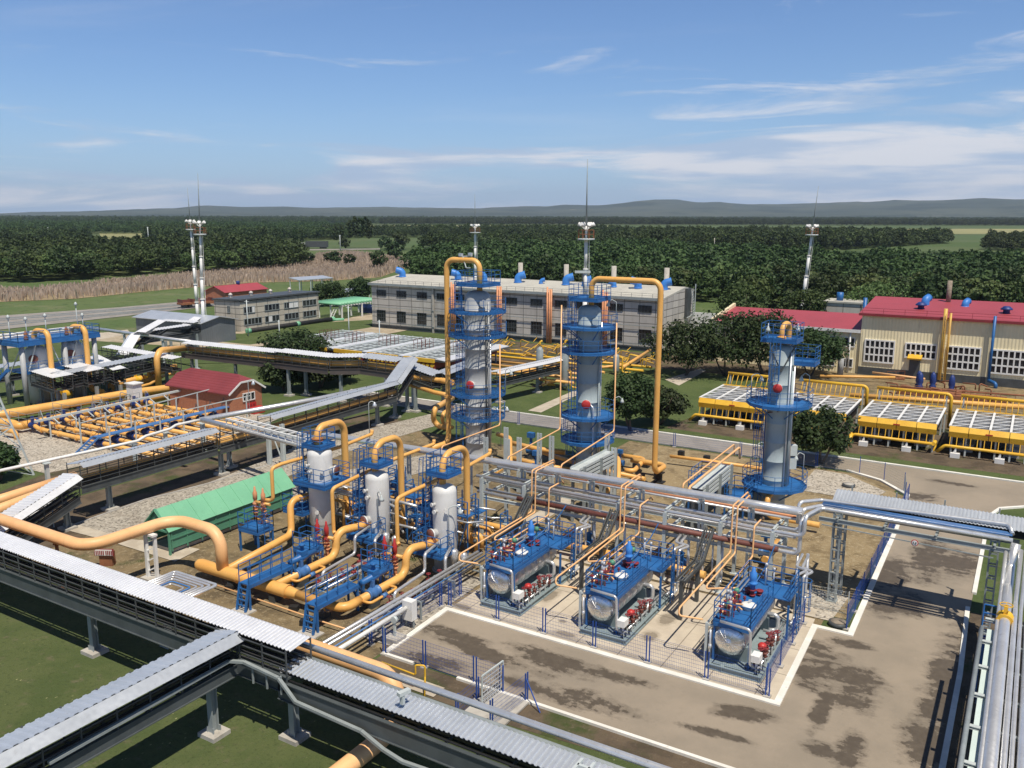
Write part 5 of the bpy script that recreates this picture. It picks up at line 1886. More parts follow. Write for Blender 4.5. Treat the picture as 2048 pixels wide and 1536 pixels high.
# ================================================================ WHITE SEPARATORS
paint('blue_worn', (0.07, 0.19, 0.42), (0.05, 0.14, 0.34), 2.0, 0.5, dirt=(0.2, 0.24, 0.28), dirt_amt=0.5)
YS = 45.5
XS = [XA(px, YS, 3) for px in (643, 756, 890)]
YH, ZH = 35.85, 0.9
XI = [0, -39.45, -33.4]


def hand_wheel(m, c, axis, r=0.28):
    c, ax = Vector(c), Vector(axis).normalized()
    u = Vector((0, 0, 1)) if abs(ax.z) < 0.9 else Vector((1, 0, 0))
    a = ax.cross(u).normalized()
    b = ax.cross(a)
    pts = [c + (a * math.cos(t) + b * math.sin(t)) * r for t in np.linspace(0, 2 * math.pi, 13)]
    m.tube(pts, 0.025, 5, caps=False)
    for t in (0, 2.09, 4.19):
        m.bar(c, c + (a * math.cos(t) + b * math.sin(t)) * r, 0.03)
    m.bar(c - ax * 0.35, c, 0.05)


def safety_pair(label, x, y, z, mat='red', low='yellow'):
    """two spring safety valves on one manifold"""
    t = thing('safety_valves', label, 'valve', (x, y, z))
    for s in (-0.42, 0.42):
        v = MB().lathe([(0.14, 0), (0.14, 0.35), (0.2, 0.4), (0.2, 0.55), (0.13, 0.6), (0.13, 0.8), (0.17, 0.82), (0.17, 1.3), (0.1, 1.45), (0.06, 1.75), (0.02, 1.8)], (x + s, y, z + 0.35), 12)
        v.build('valve', mat, t)
        f = MB()
        for q in (0.15, 0.4, 0.62):
            f.flange((x + s, y, z + q), 0.22, 0.07)
        f.lathe([(0.13, 0), (0.13, 0.9)], (x + s, y, z - 0.55), 10)
        f.build('flange', 'peach_rust', t)
    m = MB()
    m.tube([(x - 0.42, y, z + 0.95), (x + 1.0, y + 0.1, z + 0.95)], 0.12, 10)
    m.tube([(x - 0.6, y, z - 0.4), (x + 0.9, y, z - 0.4)], 0.12, 10)
    m.build('manifold', low, t)
    w = MB()
    hand_wheel(w, (x + 0.75, y - 0.5, z + 0.95), (0, -1, 0))
    hand_wheel(w, (x + 0.6, y - 0.5, z - 0.4), (0, -1, 0))
    w.build('handwheel', 'brown_pipe', t)
    return t


def small_deck(label, x0, y0, x1, y1, z, mat='blue', legs=True, lad=None, group=None):
    t = thing('access_platform', label, 'platform', ((x0 + x1) / 2, (y0 + y1) / 2, 0), group)
    m = MB().box(x0, y0, z - 0.06, x1, y1, z)
    for a, b in (((x0, y0), (x1, y0)), ((x1, y0), (x1, y1)), ((x1, y1), (x0, y1)), ((x0, y1), (x0, y0))):
        m.bar((a[0], a[1], z - 0.16), (b[0], b[1], z - 0.16), 0.07, 0.19)
    m.build('deck', mat, t)
    MB().rail([(x0, y0, z), (x1, y0, z), (x1, y1, z), (x0, y1, z), (x0, y0 + 0.6, z)], 1.2, 3, 0.8, 0.045, toe=0.12).build('railing', mat, t)
    if legs:
        for x in (x0 + 0.06, x1 - 0.06):
            for y in (y0 + 0.06, y1 - 0.06):
                MB().bar((x, y, 0), (x, y, z - 0.26), 0.12).build('leg', mat, t)
    if lad:
        lx, ly, d = lad
        MB().ladder((lx, ly, 0.05), (lx, ly, z + 0.9), 0.5, d, 0.3, 0.045).build('ladder', mat, t)
    return t


SEPL = ('white separator vessel nearest the green shelter, ringed by a blue platform', 'middle white separator vessel of the row of three', 'white separator vessel closest to the horizontal tanks')
for i, x in enumerate(XS):
    g = Vector((x, YS, 0))
    tc = to_cam(x, YS)
    r = (0.92, 0.84, 0.82)[i]
    rt = thing('separator_vessel', SEPL[i], 'vessel', g)
    zt = ZA((893, 942, 968)[i], x, YS)
    m = MB()
    z0 = 1.2
    m.lathe([(0.05, z0 - 0.35), (r * 0.5, z0 - 0.3), (r * 0.85, z0 - 0.12), (r, z0 + 0.15), (r, zt - r * 0.6), (r * 0.94, zt - r * 0.33), (r * 0.72, zt - r * 0.12), (r * 0.35, zt - 0.01), (0.03, zt + 0.02)], g, 36)
    m.build('shell', 'shell_white', rt)
    m = MB().lathe([(r * 0.93, 0), (r * 0.93, z0 + 0.05)], g, 28, caps=False)
    m.lathe([(r * 1.1, 0), (r * 1.1, 0.12)], g, 28)
    m.build('skirt', 'steel', rt)
    # top deck round the neck, held off to the left
    zd = ZA((905, 948, 968)[i], x + tc.x * 1.0, YS + tc.y * 1.0) + (0.1, 0.3, 0.3)[i]
    top_deck(rt, x, YS, zd + 0.25, 0.85, 0.8, -0.1, 0.1)
    # side decks
    if i == 0:
        top_deck(rt, x, YS, ZA(970, x, YS - 1.0) + 0.15, 1.55, 1.35, 0.1, 0.0)
    zl = ZA((1035, 1075, 1105)[i], x, YS - 1.3) + 0.2
    if i > 0:
        top_deck(rt, x, YS, zl, 1.15, 0.75, 0.0, -1.35)
    else:
        top_deck(rt, x, YS, zl, 1.0, 0.8, -1.6, -0.6)
    # stair cage on the left with braces
    m = MB()
    for (ax, ay) in ((-2.0, 0.3), (-1.2, 0.9), (-2.0, 1.2)):
        m.bar((x + ax, YS + ay, 0), (x + ax, YS + ay, zd - (0 if i == 0 else 0.6)), 0.09)
    for z in np.arange(0.8, zd, 1.0):
        m.bar((x - 2.0, YS + 0.3, z), (x - 1.2, YS + 0.9, z + 0.5), 0.05)
        m.bar((x - 2.0, YS + 0.3, z), (x - 2.0, YS + 1.2, z + 0.6), 0.05)
        m.bar((x - 2.0, YS + 1.2, z), (x - 1.2, YS + 0.9, z), 0.05)
    m.build('stair_frame', 'blue', rt)
    for zq in (2.2, 3.7):
        top_deck(rt, x, YS, zq + (0.4 if i else 0.0), 0.6, 0.65, -1.65, 0.6)
    m = MB().ladder((x - 1.15, YS - 0.5, zl), (x - 1.15, YS - 0.2, zd + 1.0), 0.5, (0, 1, 0), 0.33, 0.05)
    m.cage((x - 1.15, YS - 0.5, zl + 1.5), (x - 1.15, YS - 0.2, zd + 1.0), (-1, 0, 0), 0.4, 0.035)
    m.build('ladder', 'blue', rt)
    # gauge nozzles and lid
    m = MB()
    for (q, z) in ((-0.9, zt - 1.25), (-0.7, zt - 1.7), (0.1, zt - 1.6), (-0.3, 2.4)):
        d = (rgt * math.sin(q) + tc * math.cos(q)).normalized()
        m.lathe([(0.11, 0), (0.11, 0.25), (0.15, 0.25), (0.15, 0.32)], V3(g + d * (r - 0.03), z), 10, d)
    m.build('nozzle', 'shell_white', rt)
    d = (rgt * 0.95 - tc * -0.3).normalized() if i == 0 else (-rgt * 0.75 + tc * 0.65).normalized()
    zz_ = ZA((938, 1030, 1056)[i], x, YS)
    m = MB().lathe([(0.3, 0), (0.3, 0.35), (0.38, 0.35), (0.38, 0.45)], V3(g + d * (r - 0.06), zz_ - (0 if i == 0 else 0.15)), 16, d)
    n = m.build('manhole', 'shell_white', rt)
    MB().lathe([(0.36, 0), (0.38, 0.07), (0.02, 0.1)], V3(g + d * (r + 0.42), zz_ - (0 if i == 0 else 0.15)), 16, d).build('cover', 'brown_pipe', n)
    if i == 2:
        lamp_on_arm(rt, V3(g + tc * (r + 0.25) + rgt * 0.25, zl + 0.3), rgt, 2.6)
    elif i == 1:
        lamp_on_arm(rt, V3(g + tc * (r + 0.25), zl + 0.3), rgt * 0.4 + tc, 2.8)
    # gooseneck: up from the crown, over to the back, down
    pk = (840, 872, 893)[i]
    xg, yg = x - 0.15, YS + 2.9
    ztop = ZA(pk + 7, x, YS + 1.6)
    rr = (0.27, 0.24, 0.23)[i]
    pipe('gooseneck_pipe', [(x - 0.15, YS, zt - 0.1), (x - 0.15, YS, ztop), (xg, yg, ztop), (xg, yg, 0.8), (xg + 0.2, yg + 2.5, 0.8)], rr, 'yellow',
         ('yellow gooseneck pipe rising from the separator beside the green shelter', 'yellow gooseneck pipe rising from the middle white separator', 'yellow gooseneck pipe rising from the separator closest to the horizontal tanks')[i], bend=1.0,
         flanges=(((x - 0.15, YS, zt + 0.5), (0, 0, 1), 'rust'),), group='gooseneck pipes of the separators', seg=16)
    # inlet pipe from the header in front
    zi = ZA((998, 1047, 1083)[i], x - 0.2, YS - 1.0)
    ra = (0.25, 0.27, 0.26)[i]
    if i == 0:
        pts = [(x - 0.9, YS - 0.1, zi), (x - 2.3, YS - 0.4, zi), (x - 2.3, YS - 0.7, ZH), (x - 1.0, YH + 1, ZH), (x - 0.9, YH, ZH)]
        pts = [(x - 0.8, YS - 0.3, zi), (x - 1.2, YS - 2.0, zi), (x - 0.6, YS - 2.6, ZH + 0.1), (-43.9, YH, ZH)]
    else:
        xi = XI[i]
        pts = [(x - 0.2, YS - r + 0.1, zi), (x - 0.25, YS - 1.7, zi), (xi, 41.8, 2.62), (xi, 41.8, ZH), (xi, YH + (0.0 if i == 1 else 1.2), ZH)]
        if i == 2:
            pts[-1] = (xi, YH + 1.3, ZH)
    pipe('inlet_pipe', pts, ra, 'yellow', ('yellow inlet pipe running beside the green shelter to its separator', 'yellow S-shaped inlet pipe of the middle separator', 'yellow S-shaped inlet pipe of the separator closest to the tanks')[i], bend=0.75,
         flanges=(((x - 0.3, YS - 1.2, zi), (0, 1, 0), 'rust'),) if i else (), group='inlet pipes of the separators', seg=16,
         supports=(((XI[i], YH + 4.2, ZH), 0, 0.2, 'steel'),) if i else ())
    if i:
        xk, x = x, XI[i]
        # ball valve with blue actuator and small bypass on the inlet
        yv = YH + 2.6
        t = thing('ball_valve', ('blue valve with a long actuator on the inlet pipe of the middle separator', 'blue valve with a long actuator on the last inlet pipe, near the blue fence')[i - 1], 'valve', (x, yv, 0), 'blue inlet valves')
        m = MB().lathe([(0.36, -0.5), (0.36, -0.4), (0.3, -0.38), (0.4, -0.1), (0.4, 0.1), (0.3, 0.38), (0.36, 0.4), (0.36, 0.5)], (x, yv, ZH), 16, (0, 1, 0))
        m.bar((x, yv, ZH + 0.3), (x, yv, ZH + 0.85), 0.22)
        m.build('body', 'blue_worn', t)
        m = MB().lathe([(0.02, -1.15), (0.2, -1.15), (0.2, -0.35), (0.26, -0.3), (0.26, 0.3), (0.2, 0.35), (0.2, 1.15), (0.02, 1.15)], (x - 0.15, yv + 0.3, ZH + 0.95), 14, (0.0, 1, 0.0))
        m.cbox((x - 0.15, yv + 0.3, ZH + 1.1), 0.5, 0.6, 0.3)
        m.lathe([(0.12, 0), (0.12, 0.4), (0.2, 0.42), (0.2, 0.55)], (x - 0.15, yv + 0.3, ZH + 1.3), 10)
        m.build('actuator', 'blue', t)
        m = MB().tube([(x + 0.1, yv - 1.2, ZH), (x + 0.85, yv - 1.2, ZH), (x + 0.85, yv + 1.4, ZH), (x + 0.1, yv + 1.4, ZH)], 0.09, 8, bend=0.25)
        m.build('bypass', 'yellow', t)
        MB().lathe([(0.16, -0.2), (0.16, 0.2)], (x + 0.85, yv + 0.1, ZH), 10, (0, 1, 0)).build('bypass_valve', 'blue_worn', t)
        m = MB().cbox((x, yv, 0), 0.5, 0.8, 0.45)
        m.build('stand', 'dark_steel', t)
        # small railed deck with safety valves above the pipe
        z = 1.75 if i == 1 else 1.75
        small_deck(('blue railed deck under the two red valves of the middle separator', 'blue railed deck under the two red valves of the last separator')[i - 1], x - 2.0, YH + 3.9, x - 0.45, YH + 5.2, 1.75, lad=(x - 0.3, YH + 4.4, (0, 1, 0)))
        c = at_y((645, 780)[i - 1], (1092, 1129)[i - 1], YH + 5.6)
        safety_pair(('pair of red safety valves between the first two white separators', 'pair of red safety valves in front of the third white separator')[i - 1], c.x, YH + 5.6, c.z - 0.25)
        x = xk

# header in front of the separators, narrowing to the right
xm_ = XS[1] + 0.6
xe = XI[2]
rt = thing('header_pipe', 'thick yellow header pipe lying on stands in front of the separators', 'pipe', (-40, YH, 0))
m = MB()
m.lathe([(0.02, -46.6), (0.2, -46.5), (0.36, -46.3), (0.42, -46.0), (0.42, xm_ + 0.0), (0.28, xm_ + 1.0), (0.28, xm_ + 1.01)], (0, YH, ZH), 22, (1, 0, 0), caps=False)
m.tube([(xm_ + 1.0, YH, ZH), (xe, YH, ZH), (xe, YH + 1.4, ZH)], 0.28, 18, bend=0.8)
m.build('pipe_run', 'yellow', rt)
m = MB()
for q in (-42.3, -38.0, -34.6):
    m.lathe([(0.46, -0.08), (0.46, 0.08)], (q, YH, ZH) if q < -37 else (q, YH, ZH), 22, (1, 0, 0), caps=False)
m.build('band', 'yellow', rt)
for q in (-43, -39.2, -35):
    MB().cbox((q, YH, 0), 0.5, 0.6, 0.42).build('stand', 'dark_steel', rt)

# blue stile bridges over the header
for k, (px, x0) in enumerate(((505, 0), (642, 0))):
    xx = XA((535, 668)[k], YH, 1.7)
    t = thing('stile_bridge', ('blue stepover bridge across the header left of the blue valves', 'blue stepover bridge across the header near its right end')[k], 'footbridge', (xx, YH, 0), 'blue stepover bridges')
    ya, yb, z = YH - 1.9, YH + 1.7, 1.75
    m = MB().box(xx - 0.4, ya, z - 0.07, xx + 0.4, yb, z)
    for s in (-0.42, 0.42):
        m.bar((xx + s, ya, z - 0.14), (xx + s, yb, z - 0.14), 0.07, 0.24)
    m.build('deck', 'blue', t)
    for s in (-0.42, 0.42):
        MB().rail([(xx + s, ya, z), (xx + s, yb, z)], 1.15, 3, 0.9, 0.045, toe=0).build('railing', 'blue', t)
    MB().ladder((xx, ya - 0.35, 0.1), (xx, ya, z), 0.75, (1, 0, 0), 0.3, 0.12).build('steps', 'blue', t)
    MB().ladder((xx, yb + 0.9, 0.1), (xx, yb, z), 0.75, (1, 0, 0), 0.3, 0.12).build('steps', 'blue', t)
    for s in (-0.38, 0.38):
        for y in (ya + 0.05, yb - 0.05):
            MB().bar((xx + s, y, 0.0), (xx + s, y, z - 0.26), 0.11).build('leg', 'blue', t)
    MB().cbox((xx, ya - 0.3, -0.05), 1.4, 1.1, 0.14).build('footing', 'concrete', t)
# deck with yellow valve pair near the green shelter
small_deck('blue railed deck beside the green shelter with two worn yellow valves', XA(490, 41.0, 1.8), 40.4, XA(528, 41.0, 1.8), 41.9, 1.8, lad=(XA(531, 41, 0.8), 41.2, (0, 1, 0)))
c = at_y(520, 1030, 42.2)
safety_pair('pair of worn orange safety valves beside the green shelter', c.x, 42.2, c.z, 'peach_rust', 'yellow')

# yellow vent lines: up from the safety valves, then high and level towards the columns
for k, (lo, lb) in enumerate((((545, 1003), 'thin yellow vent pipe rising beside the green shelter and running back over the racks'), ((666, 1065), 'thin yellow vent pipe rising between the first two separators'), ((796, 1088), 'thin yellow vent pipe rising between the second and third separators'))):
    yv = (42.4, 42.2, 42.2)[k]
    tp = ((543, 937), (664, 978), (793, 998))[k]
    a = at_y(*tp, yv)
    b0 = ((680, 894), (778, 922), (936, 932))[k]
    b1 = ((744, 868), (868, 888), (980, 907))[k]
    zt = a.z
    e0, e1 = at(*b0, zt + 0.25), at(*b1, zt + 0.3)
    lo_z = at_y(*lo, yv).z
    pipe('vent_pipe', [(a.x - 0.9 if k == 0 else a.x + 0.2, yv - 0.1, lo_z), (a.x, yv, lo_z + 0.1), (a.x, yv, zt), (a.x + 0.15, yv + 0.8, zt + 0.15), e0, e1, e1 + Vector((0, 0, 0.35))], 0.14, 'yellow', lb, bend=0.35, group='yellow vent pipes of the separators', seg=10)
# low clutter of insulated lines round the separators
for i, x in enumerate(XS[1:]):
    t = thing('drain_skid', ('silver insulated drain lines with small red valves between the inlet pipes', 'silver insulated drain lines with small red valves by the corner of the blue fence')[i], 'pipework', (x + 2.0, YH + 5, 0))
    m = MB()
    for k in range(5):
        xx = x + 0.9 + 0.3 * k
        m.tube([(xx, YH + 1.5 + 0.2 * k, 0.5 + 0.12 * (k % 3)), (xx, YH + 8.2, 0.5 + 0.12 * (k % 3))], (0.06, 0.09, 0.05, 0.08, 0.05)[k], 8)
    m.tube([(x + 1.3, YH + 2.5, 0.5), (x + 1.3, YH + 2.5, 1.4), (x + 1.0, YH + 6.0, 1.4), (x + 1.0, YH + 6.0, 2.6), (x + 0.6, YH + 8.0, 2.6)], 0.1, 8, bend=0.3)
    m.tube([(x + 1.9, YH + 7.0, 0.4), (x + 1.9, YH + 7.0, 2.2), (x + 1.2, YH + 8.6, 2.2)], 0.11, 8, bend=0.3)
    m.build('insulated_line', 'silver', t)
    m = MB()
    for k in range(7):
        yy = YH + 2.5 + 0.8 * k
        xx = x + 0.9 + 0.3 * (k % 5)
        m.lathe([(0.1, -0.15), (0.14, -0.13), (0.07, 0), (0.14, 0.13), (0.1, 0.15)], (xx, yy, 0.62), 8, (0, 1, 0))
        hand_wheel(m, (xx, yy, 1.05), (0, 0, 1), 0.14)
    m.build('valve', 'dark_red', t)
    m = MB()
    for k in range(6):
        yy = YH + 2.0 + 1.1 * k
        m.box(x + 0.7, yy - 0.05, 0.05, x + 2.3, yy + 0.05, 0.38)
    m.build('stand', 'steel', t)
    m = MB()
    for k in range(5):
        q = MB()
    m.lathe([(0.28, 0), (0.28, 0.9), (0.2, 1.0), (0.02, 1.05)], (x + 1.15, YS - 0.6, 0.9), 14)
    m.lathe([(0.24, 0), (0.24, 0.7), (0.02, 0.85)], (x + 1.75, YS - 0.3, 0.9), 14)
    m.build('pot', 'silver', t)
# packed lines and blue valve frames behind the separators
rng = np.random.default_rng(12)
for k, (xa, xb) in enumerate(((-47.0, -42.6), (-42.0, -37.2), (-36.6, -31.4))):
    lb = ('behind the first separator', 'between the first two separators, at the back', 'between the last two separators, at the back')[k]
    t = thing('process_lines', 'packed silver lines and blue valve frames ' + lb, 'pipework', ((xa + xb) / 2, 48.5, 0))
    m, f, y_, v = MB(), MB(), MB(), MB()
    for q in range(16):
        y, z = rng.uniform(46.8, 51.2), rng.uniform(0.5, 3.6)
        a = rng.uniform(xa, xb - 2)
        m.tube([(a, y, 0.3), (a, y, z), (a + rng.uniform(1.2, 3.2), y, z), (a + 3.0, y + rng.uniform(-1, 1), z)], rng.uniform(0.05, 0.11), 7, bend=0.25)
    for q in range(5):
        x, y = rng.uniform(xa, xb), rng.uniform(46.8, 50.5)
        h = rng.uniform(1.6, 3.8)
        for dx in (0, 0.9):
            f.bar((x + dx, y, 0), (x + dx, y, h + 1.1), 0.07)
            f.bar((x + dx, y + 1.0, 0), (x + dx, y + 1.0, h + 1.1), 0.07)
        f.box(x, y, h - 0.06, x + 0.9, y + 1.0, h)
        for z in (h + 0.55, h + 1.1):
            f.bar((x, y, z), (x + 0.9, y, z), 0.05)
            f.bar((x, y, z), (x, y + 1.0, z), 0.05)
        f.bar((x, y, 0.2), (x + 0.9, y, h - 0.2), 0.05)
    for q in range(4):
        y, z = rng.uniform(47, 51), rng.uniform(0.8, 2.6)
        y_.tube([(xa, y, z), (xb - 1, y, z), (xb - 1, y, 0.4)], rng.uniform(0.1, 0.2), 9, bend=0.4)
    for q in range(9):
        x, y, z = rng.uniform(xa, xb), rng.uniform(46.8, 51), rng.uniform(0.6, 3.0)
        hand_wheel(v, (x, y, z + 0.4), (0, 0, 1), 0.2)
        v.lathe([(0.1, -0.15), (0.17, 0), (0.1, 0.15)], (x, y, z), 8)
    m.build('silver_line', 'silver', t)
    f.build('valve_frame', 'blue', t)
    y_.build('yellow_line', 'yellow', t)
    v.build('valve', 'dark_steel', t)
# ================================================================ HORIZONTAL TANK SKIDS
def tank_skid():
    """built round (0, 0): near end at y = 0, running to +y"""
    rt = thing('tank_skid', '', 'tank', (0, 0, 0), 'horizontal tanks on skids')
    L, W = 7.4, 2.9
    m = MB()
    for s in (-W / 2 + 0.1, W / 2 - 0.1, -0.65):
        m.ibeam((s, 0, 0.16), (s, L, 0.16), 0.2, 0.3, 0.03)
    for y in (0.1, 1.4, 3.0, 4.6, 6.0, L - 0.1):
        m.ibeam((-W / 2, y, 0.155), (W / 2, y, 0.155), 0.16, 0.28, 0.03)
    m.box(-W / 2 + 0.25, 0.3, 0.24, W / 2 - 0.25, L - 0.3, 0.28)
    m.build('skid_frame', 'skid_grey', rt)
    r, xc, zc = 0.84, -0.45, 1.62
    y0, y1 = 0.35, 6.9
    m = MB()
    prof = [(r, y0 + 0.35), (r, y1 - 0.35)]
    n = 7
    prof = []
    for k in range(n + 1):
        y = y0 + 0.38 + (y1 - y0 - 0.76) * k / n
        prof += [(r, y - 0.03), (r * 1.012, y - 0.02), (r * 1.012, y + 0.02), (r, y + 0.03)]
    m.lathe(prof, (xc, 0, zc), 32, (0, 1, 0))
    m.build('shell', 'silver', rt)
    for s, ya in ((-1, y0 + 0.35), (1, y1 - 0.35)):
        m = MB().lathe([(r * 1.02, 0.0), (r * 1.02, 0.06), (r * 0.97, 0.12), (r * 0.85, 0.22), (r * 0.62, 0.32), (r * 0.35, 0.385), (0.10, 0.41), (0.09, 0.44), (0.01, 0.445)], (xc, ya, zc), 16, (0, s, 0))
        hp = [(r * 0.97, 0.12), (r * 0.85, 0.22), (r * 0.62, 0.32), (r * 0.35, 0.385), (0.10, 0.41)]
        for q in range(16):
            c, n = math.cos(q * math.pi / 8), math.sin(q * math.pi / 8)
            for (ra, ha), (rb_, hb) in zip(hp, hp[1:]):
                m.bar((xc + ra * c, ya + s * ha, zc + ra * n), (xc + rb_ * c, ya + s * hb, zc + rb_ * n), 0.03, 0.012)
        m.build('end_cap', 'polished', rt)
    for y in (1.4, 5.6):
        m = MB().box(xc - 0.8, y - 0.15, 0.3, xc + 0.8, y + 0.15, zc - 0.5)
        m.build('saddle', 'skid_grey', rt)
    # deck above the shell
    zd = zc + r + 0.12
    x0, x1, ya, yb = -1.35, 0.62, 0.55, 7.0
    m = MB().box(x0, ya, zd - 0.05, x1, yb, zd)
    for a, b in (((x0, ya), (x1, ya)), ((x1, ya), (x1, yb)), ((x1, yb), (x0, yb)), ((x0, yb), (x0, ya))):
        m.bar((a[0], a[1], zd - 0.16), (b[0], b[1], zd - 0.16), 0.08, 0.21)
    m.box(x1 + 0.045, yb - 1.9, zd - 0.055, x1 + 0.95, yb, zd - 0.004)
    dk = m.build('deck', 'blue', rt)
    m = MB().rail([(x1 + 0.9, yb, zd), (x0, yb, zd), (x0, ya, zd), (x1, ya, zd), (x1, yb - 2.0, zd)], 1.15, 3, 1.05, 0.045, toe=0.12)
    m.rail([(x1 + 0.93, yb - 1.9, zd), (x1 + 0.93, yb, zd)], 1.15, 3, 0.9, 0.045, toe=0.12)
    m.build('railing', 'blue', dk)
    m = MB().ladder((x1 + 1.25, yb - 0.9, 0.3), (x1 + 1.25, yb - 0.9, zd + 1.0), 0.5, (0, 1, 0), 0.3, 0.05)
    m.cage((x1 + 1.25, yb - 0.9, 1.8), (x1 + 1.25, yb - 0.9, zd + 1.0), (1, 0, 0), 0.36, 0.035)
    m.build('ladder', 'blue', rt)
    for x, y in ((x0 + 0.05, ya + 0.1), (x1, ya + 0.1), (x1 + 0.9, yb - 2.0), (x1 + 0.9, yb - 0.05), (x0 + 0.05, yb - 0.1)):
        MB().bar((x, y, 0.28), (x, y, zd - 0.27), 0.11).build('leg', 'blue', rt)
    # relief valve, manhole and pipe clutter on the deck
    v = MB().lathe([(0.14, 0), (0.14, 0.3), (0.26, 0.34), (0.26, 0.44), (0.17, 0.48), (0.21, 0.6), (0.21, 1.0), (0.12, 1.08), (0.1, 1.3), (0.02, 1.34)], (-0.42, 4.55, zd + 0.45), 16)
    v.build('relief_valve', 'light_blue', rt)
    m = MB()
    for (x, y, q) in ((-0.42, 4.55, 0.42), (-0.1, 4.9, 0.3), (-0.75, 4.8, 0.3)):
        m.lathe([(0.11, 0), (0.11, q)], (x, y, zd), 10)
        m.flange((x, y, zd + q), 0.2, 0.08)
        m.flange((x, y, zd + 0.12), 0.18, 0.06)
    m.build('nozzle', 'dark_red', rt)
    m = MB().lathe([(0.34, 0), (0.34, 0.16), (0.42, 0.17), (0.42, 0.27), (0.3, 0.31), (0.02, 0.33)], (-0.15, 2.9, zd), 18)
    m.tube([(-0.15, 2.9, zd + 0.3), (-0.15, 2.9, zd + 0.52), (-0.02, 3.0, zd + 0.5)], 0.03, 6)
    m.build('manhole', 'white', rt)
    rng = np.random.default_rng(5)
    m = MB()
    for k in range(11):
        x, y = -1.15 + 0.17 * (k % 4) + rng.uniform(-0.05, 0.05), 0.9 + 0.21 * k
        h = rng.uniform(0.25, 0.75)
        m.tube([(x, y, zd), (x, y, zd + h), (x + rng.uniform(-0.35, 0.6), y + rng.uniform(-0.3, 0.3), zd + h)], 0.04, 6, bend=0.1)
    m.build('pipework', 'peach', rt)
    m = MB()
    for k in range(12):
        x, y = -1.1 + 0.2 * (k % 4) + rng.uniform(-0.05, 0.05), 0.8 + 0.22 * k
        h = rng.uniform(0.2, 0.6)
        m.lathe([(0.05, 0), (0.1, 0.04), (0.04, 0.1), (0.1, 0.16), (0.05, 0.2)], (x, y, zd + h), 8)
        m.bar((x, y, zd), (x, y, zd + h), 0.04)
        if k % 3 == 0:
            hand_wheel(m, (x, y, zd + h + 0.38), (0, 0, 1), 0.11)
    m.build('valve', 'dark_red', rt)
    m = MB()
    for (x, y, h) in ((-1.0, 3.4, 0.55), (-0.85, 1.5, 0.5), (-0.6, 5.6, 0.7)):
        m.lathe([(0.16, 0), (0.16, 0.2), (0.1, 0.28)], (x, y, zd + h), 10)
        m.bar((x, y, zd), (x, y, zd + h), 0.05)
    m.build('transmitter', 'green_dull', rt)
    m = MB()
    for (x, y, h) in ((-1.2, 2.4, 0.9), (-0.95, 2.1, 1.0), (-0.7, 1.3, 0.8), (0.3, 6.3, 1.1), (-0.2, 6.5, 1.2)):
        m.tube([(x, y, zd), (x, y, zd + h)], 0.05, 6)
        m.lathe([(0.09, 0), (0.09, 0.18)], (x, y, zd + h), 8)
    m.tube([(-1.3, 1.2, zd + 0.35), (-1.3, 6.2, zd + 0.35)], 0.06, 8)
    m.tube([(-1.1, 2.0, zd + 0.25), (-1.1, 6.6, zd + 0.25)], 0.045, 8)
    m.build('instrument', 'silver', rt)
    # insulated line round the near end, along the deck edge and down to the skid
    m = MB().tube([(-0.95, 0.42, zd + 0.12), (0.7, 0.3, zd + 0.1), (0.78, 0.28, 0.75), (0.95, 0.6, 0.45), (1.2, 0.8, 0.45)], 0.075, 10, bend=0.2)
    m.tube([(0.35, 5.2, 1.5), (0.95, 5.2, 1.5), (0.95, 5.2, 0.6), (0.5, 5.0, 0.6)], 0.12, 10, bend=0.25)
    m.tube([(0.4, 4.2, 0.9), (1.15, 4.2, 0.9), (1.15, 3.6, 0.5)], 0.09, 10, bend=0.2)
    m.tube([(1.15, 1.0, 0.5), (1.15, 6.9, 0.5)], 0.06, 8)
    m.tube([(0.9, 1.8, 0.42), (0.9, 6.9, 0.42)], 0.05, 8)
    m.build('insulated_line', 'silver', rt)
    # red valves in a row along the right edge of the skid
    m = MB()
    w = MB()
    for k in range(9):
        y = 0.7 + 0.42 * k
        x = 0.95 + 0.14 * (k % 3)
        h = 0.55 + 0.25 * ((k * 7) % 4) / 3
        m.lathe([(0.09, 0), (0.15, 0.05), (0.08, 0.14), (0.15, 0.24), (0.09, 0.28)], (x, y, h), 10)
        m.bar((x, y, 0.25), (x, y, h + 0.05), 0.05)
        hand_wheel(w, (x, y, h + 0.55), (0, 0, 1), 0.15)
    m.build('valve', 'brown_pipe', rt)
    w.build('handwheel', 'dark_red', rt)
    MB().lathe([(0.1, 0), (0.22, 0.05), (0.24, 0.2), (0.16, 0.3), (0.05, 0.34)], (1.0, 1.75, 1.05), 14).build('valve_cap', 'red', rt)
    m = MB()
    for k in range(8):
        m.bar((1.3, 0.6 + 0.7 * k, 0.28), (1.3, 0.6 + 0.7 * k, 0.75), 0.06)
    m.build('stub_post', 'pale_steel', rt)
    m = MB().cbox((1.05, 0.5, 0.95), 0.45, 0.62, 0.38)
    m.bar((1.05, 0.55, 0.28), (1.05, 0.55, 0.95), 0.1)
    m.build('control_box', 'white', rt)
    # left side: small frame with dark pumps
    m = MB()
    for y in (0.7, 2.6, 4.6):
        m.bar((-1.75, y, 0.0), (-1.75, y, 2.3), 0.14)
        m.bar((-1.75, y, 2.2), (-1.3, y, 2.2), 0.1)
    m.bar((-1.75, 0.7, 2.25), (-1.75, 4.6, 2.25), 0.1)
    m.build('side_frame', 'pale_steel', rt)
    m = MB()
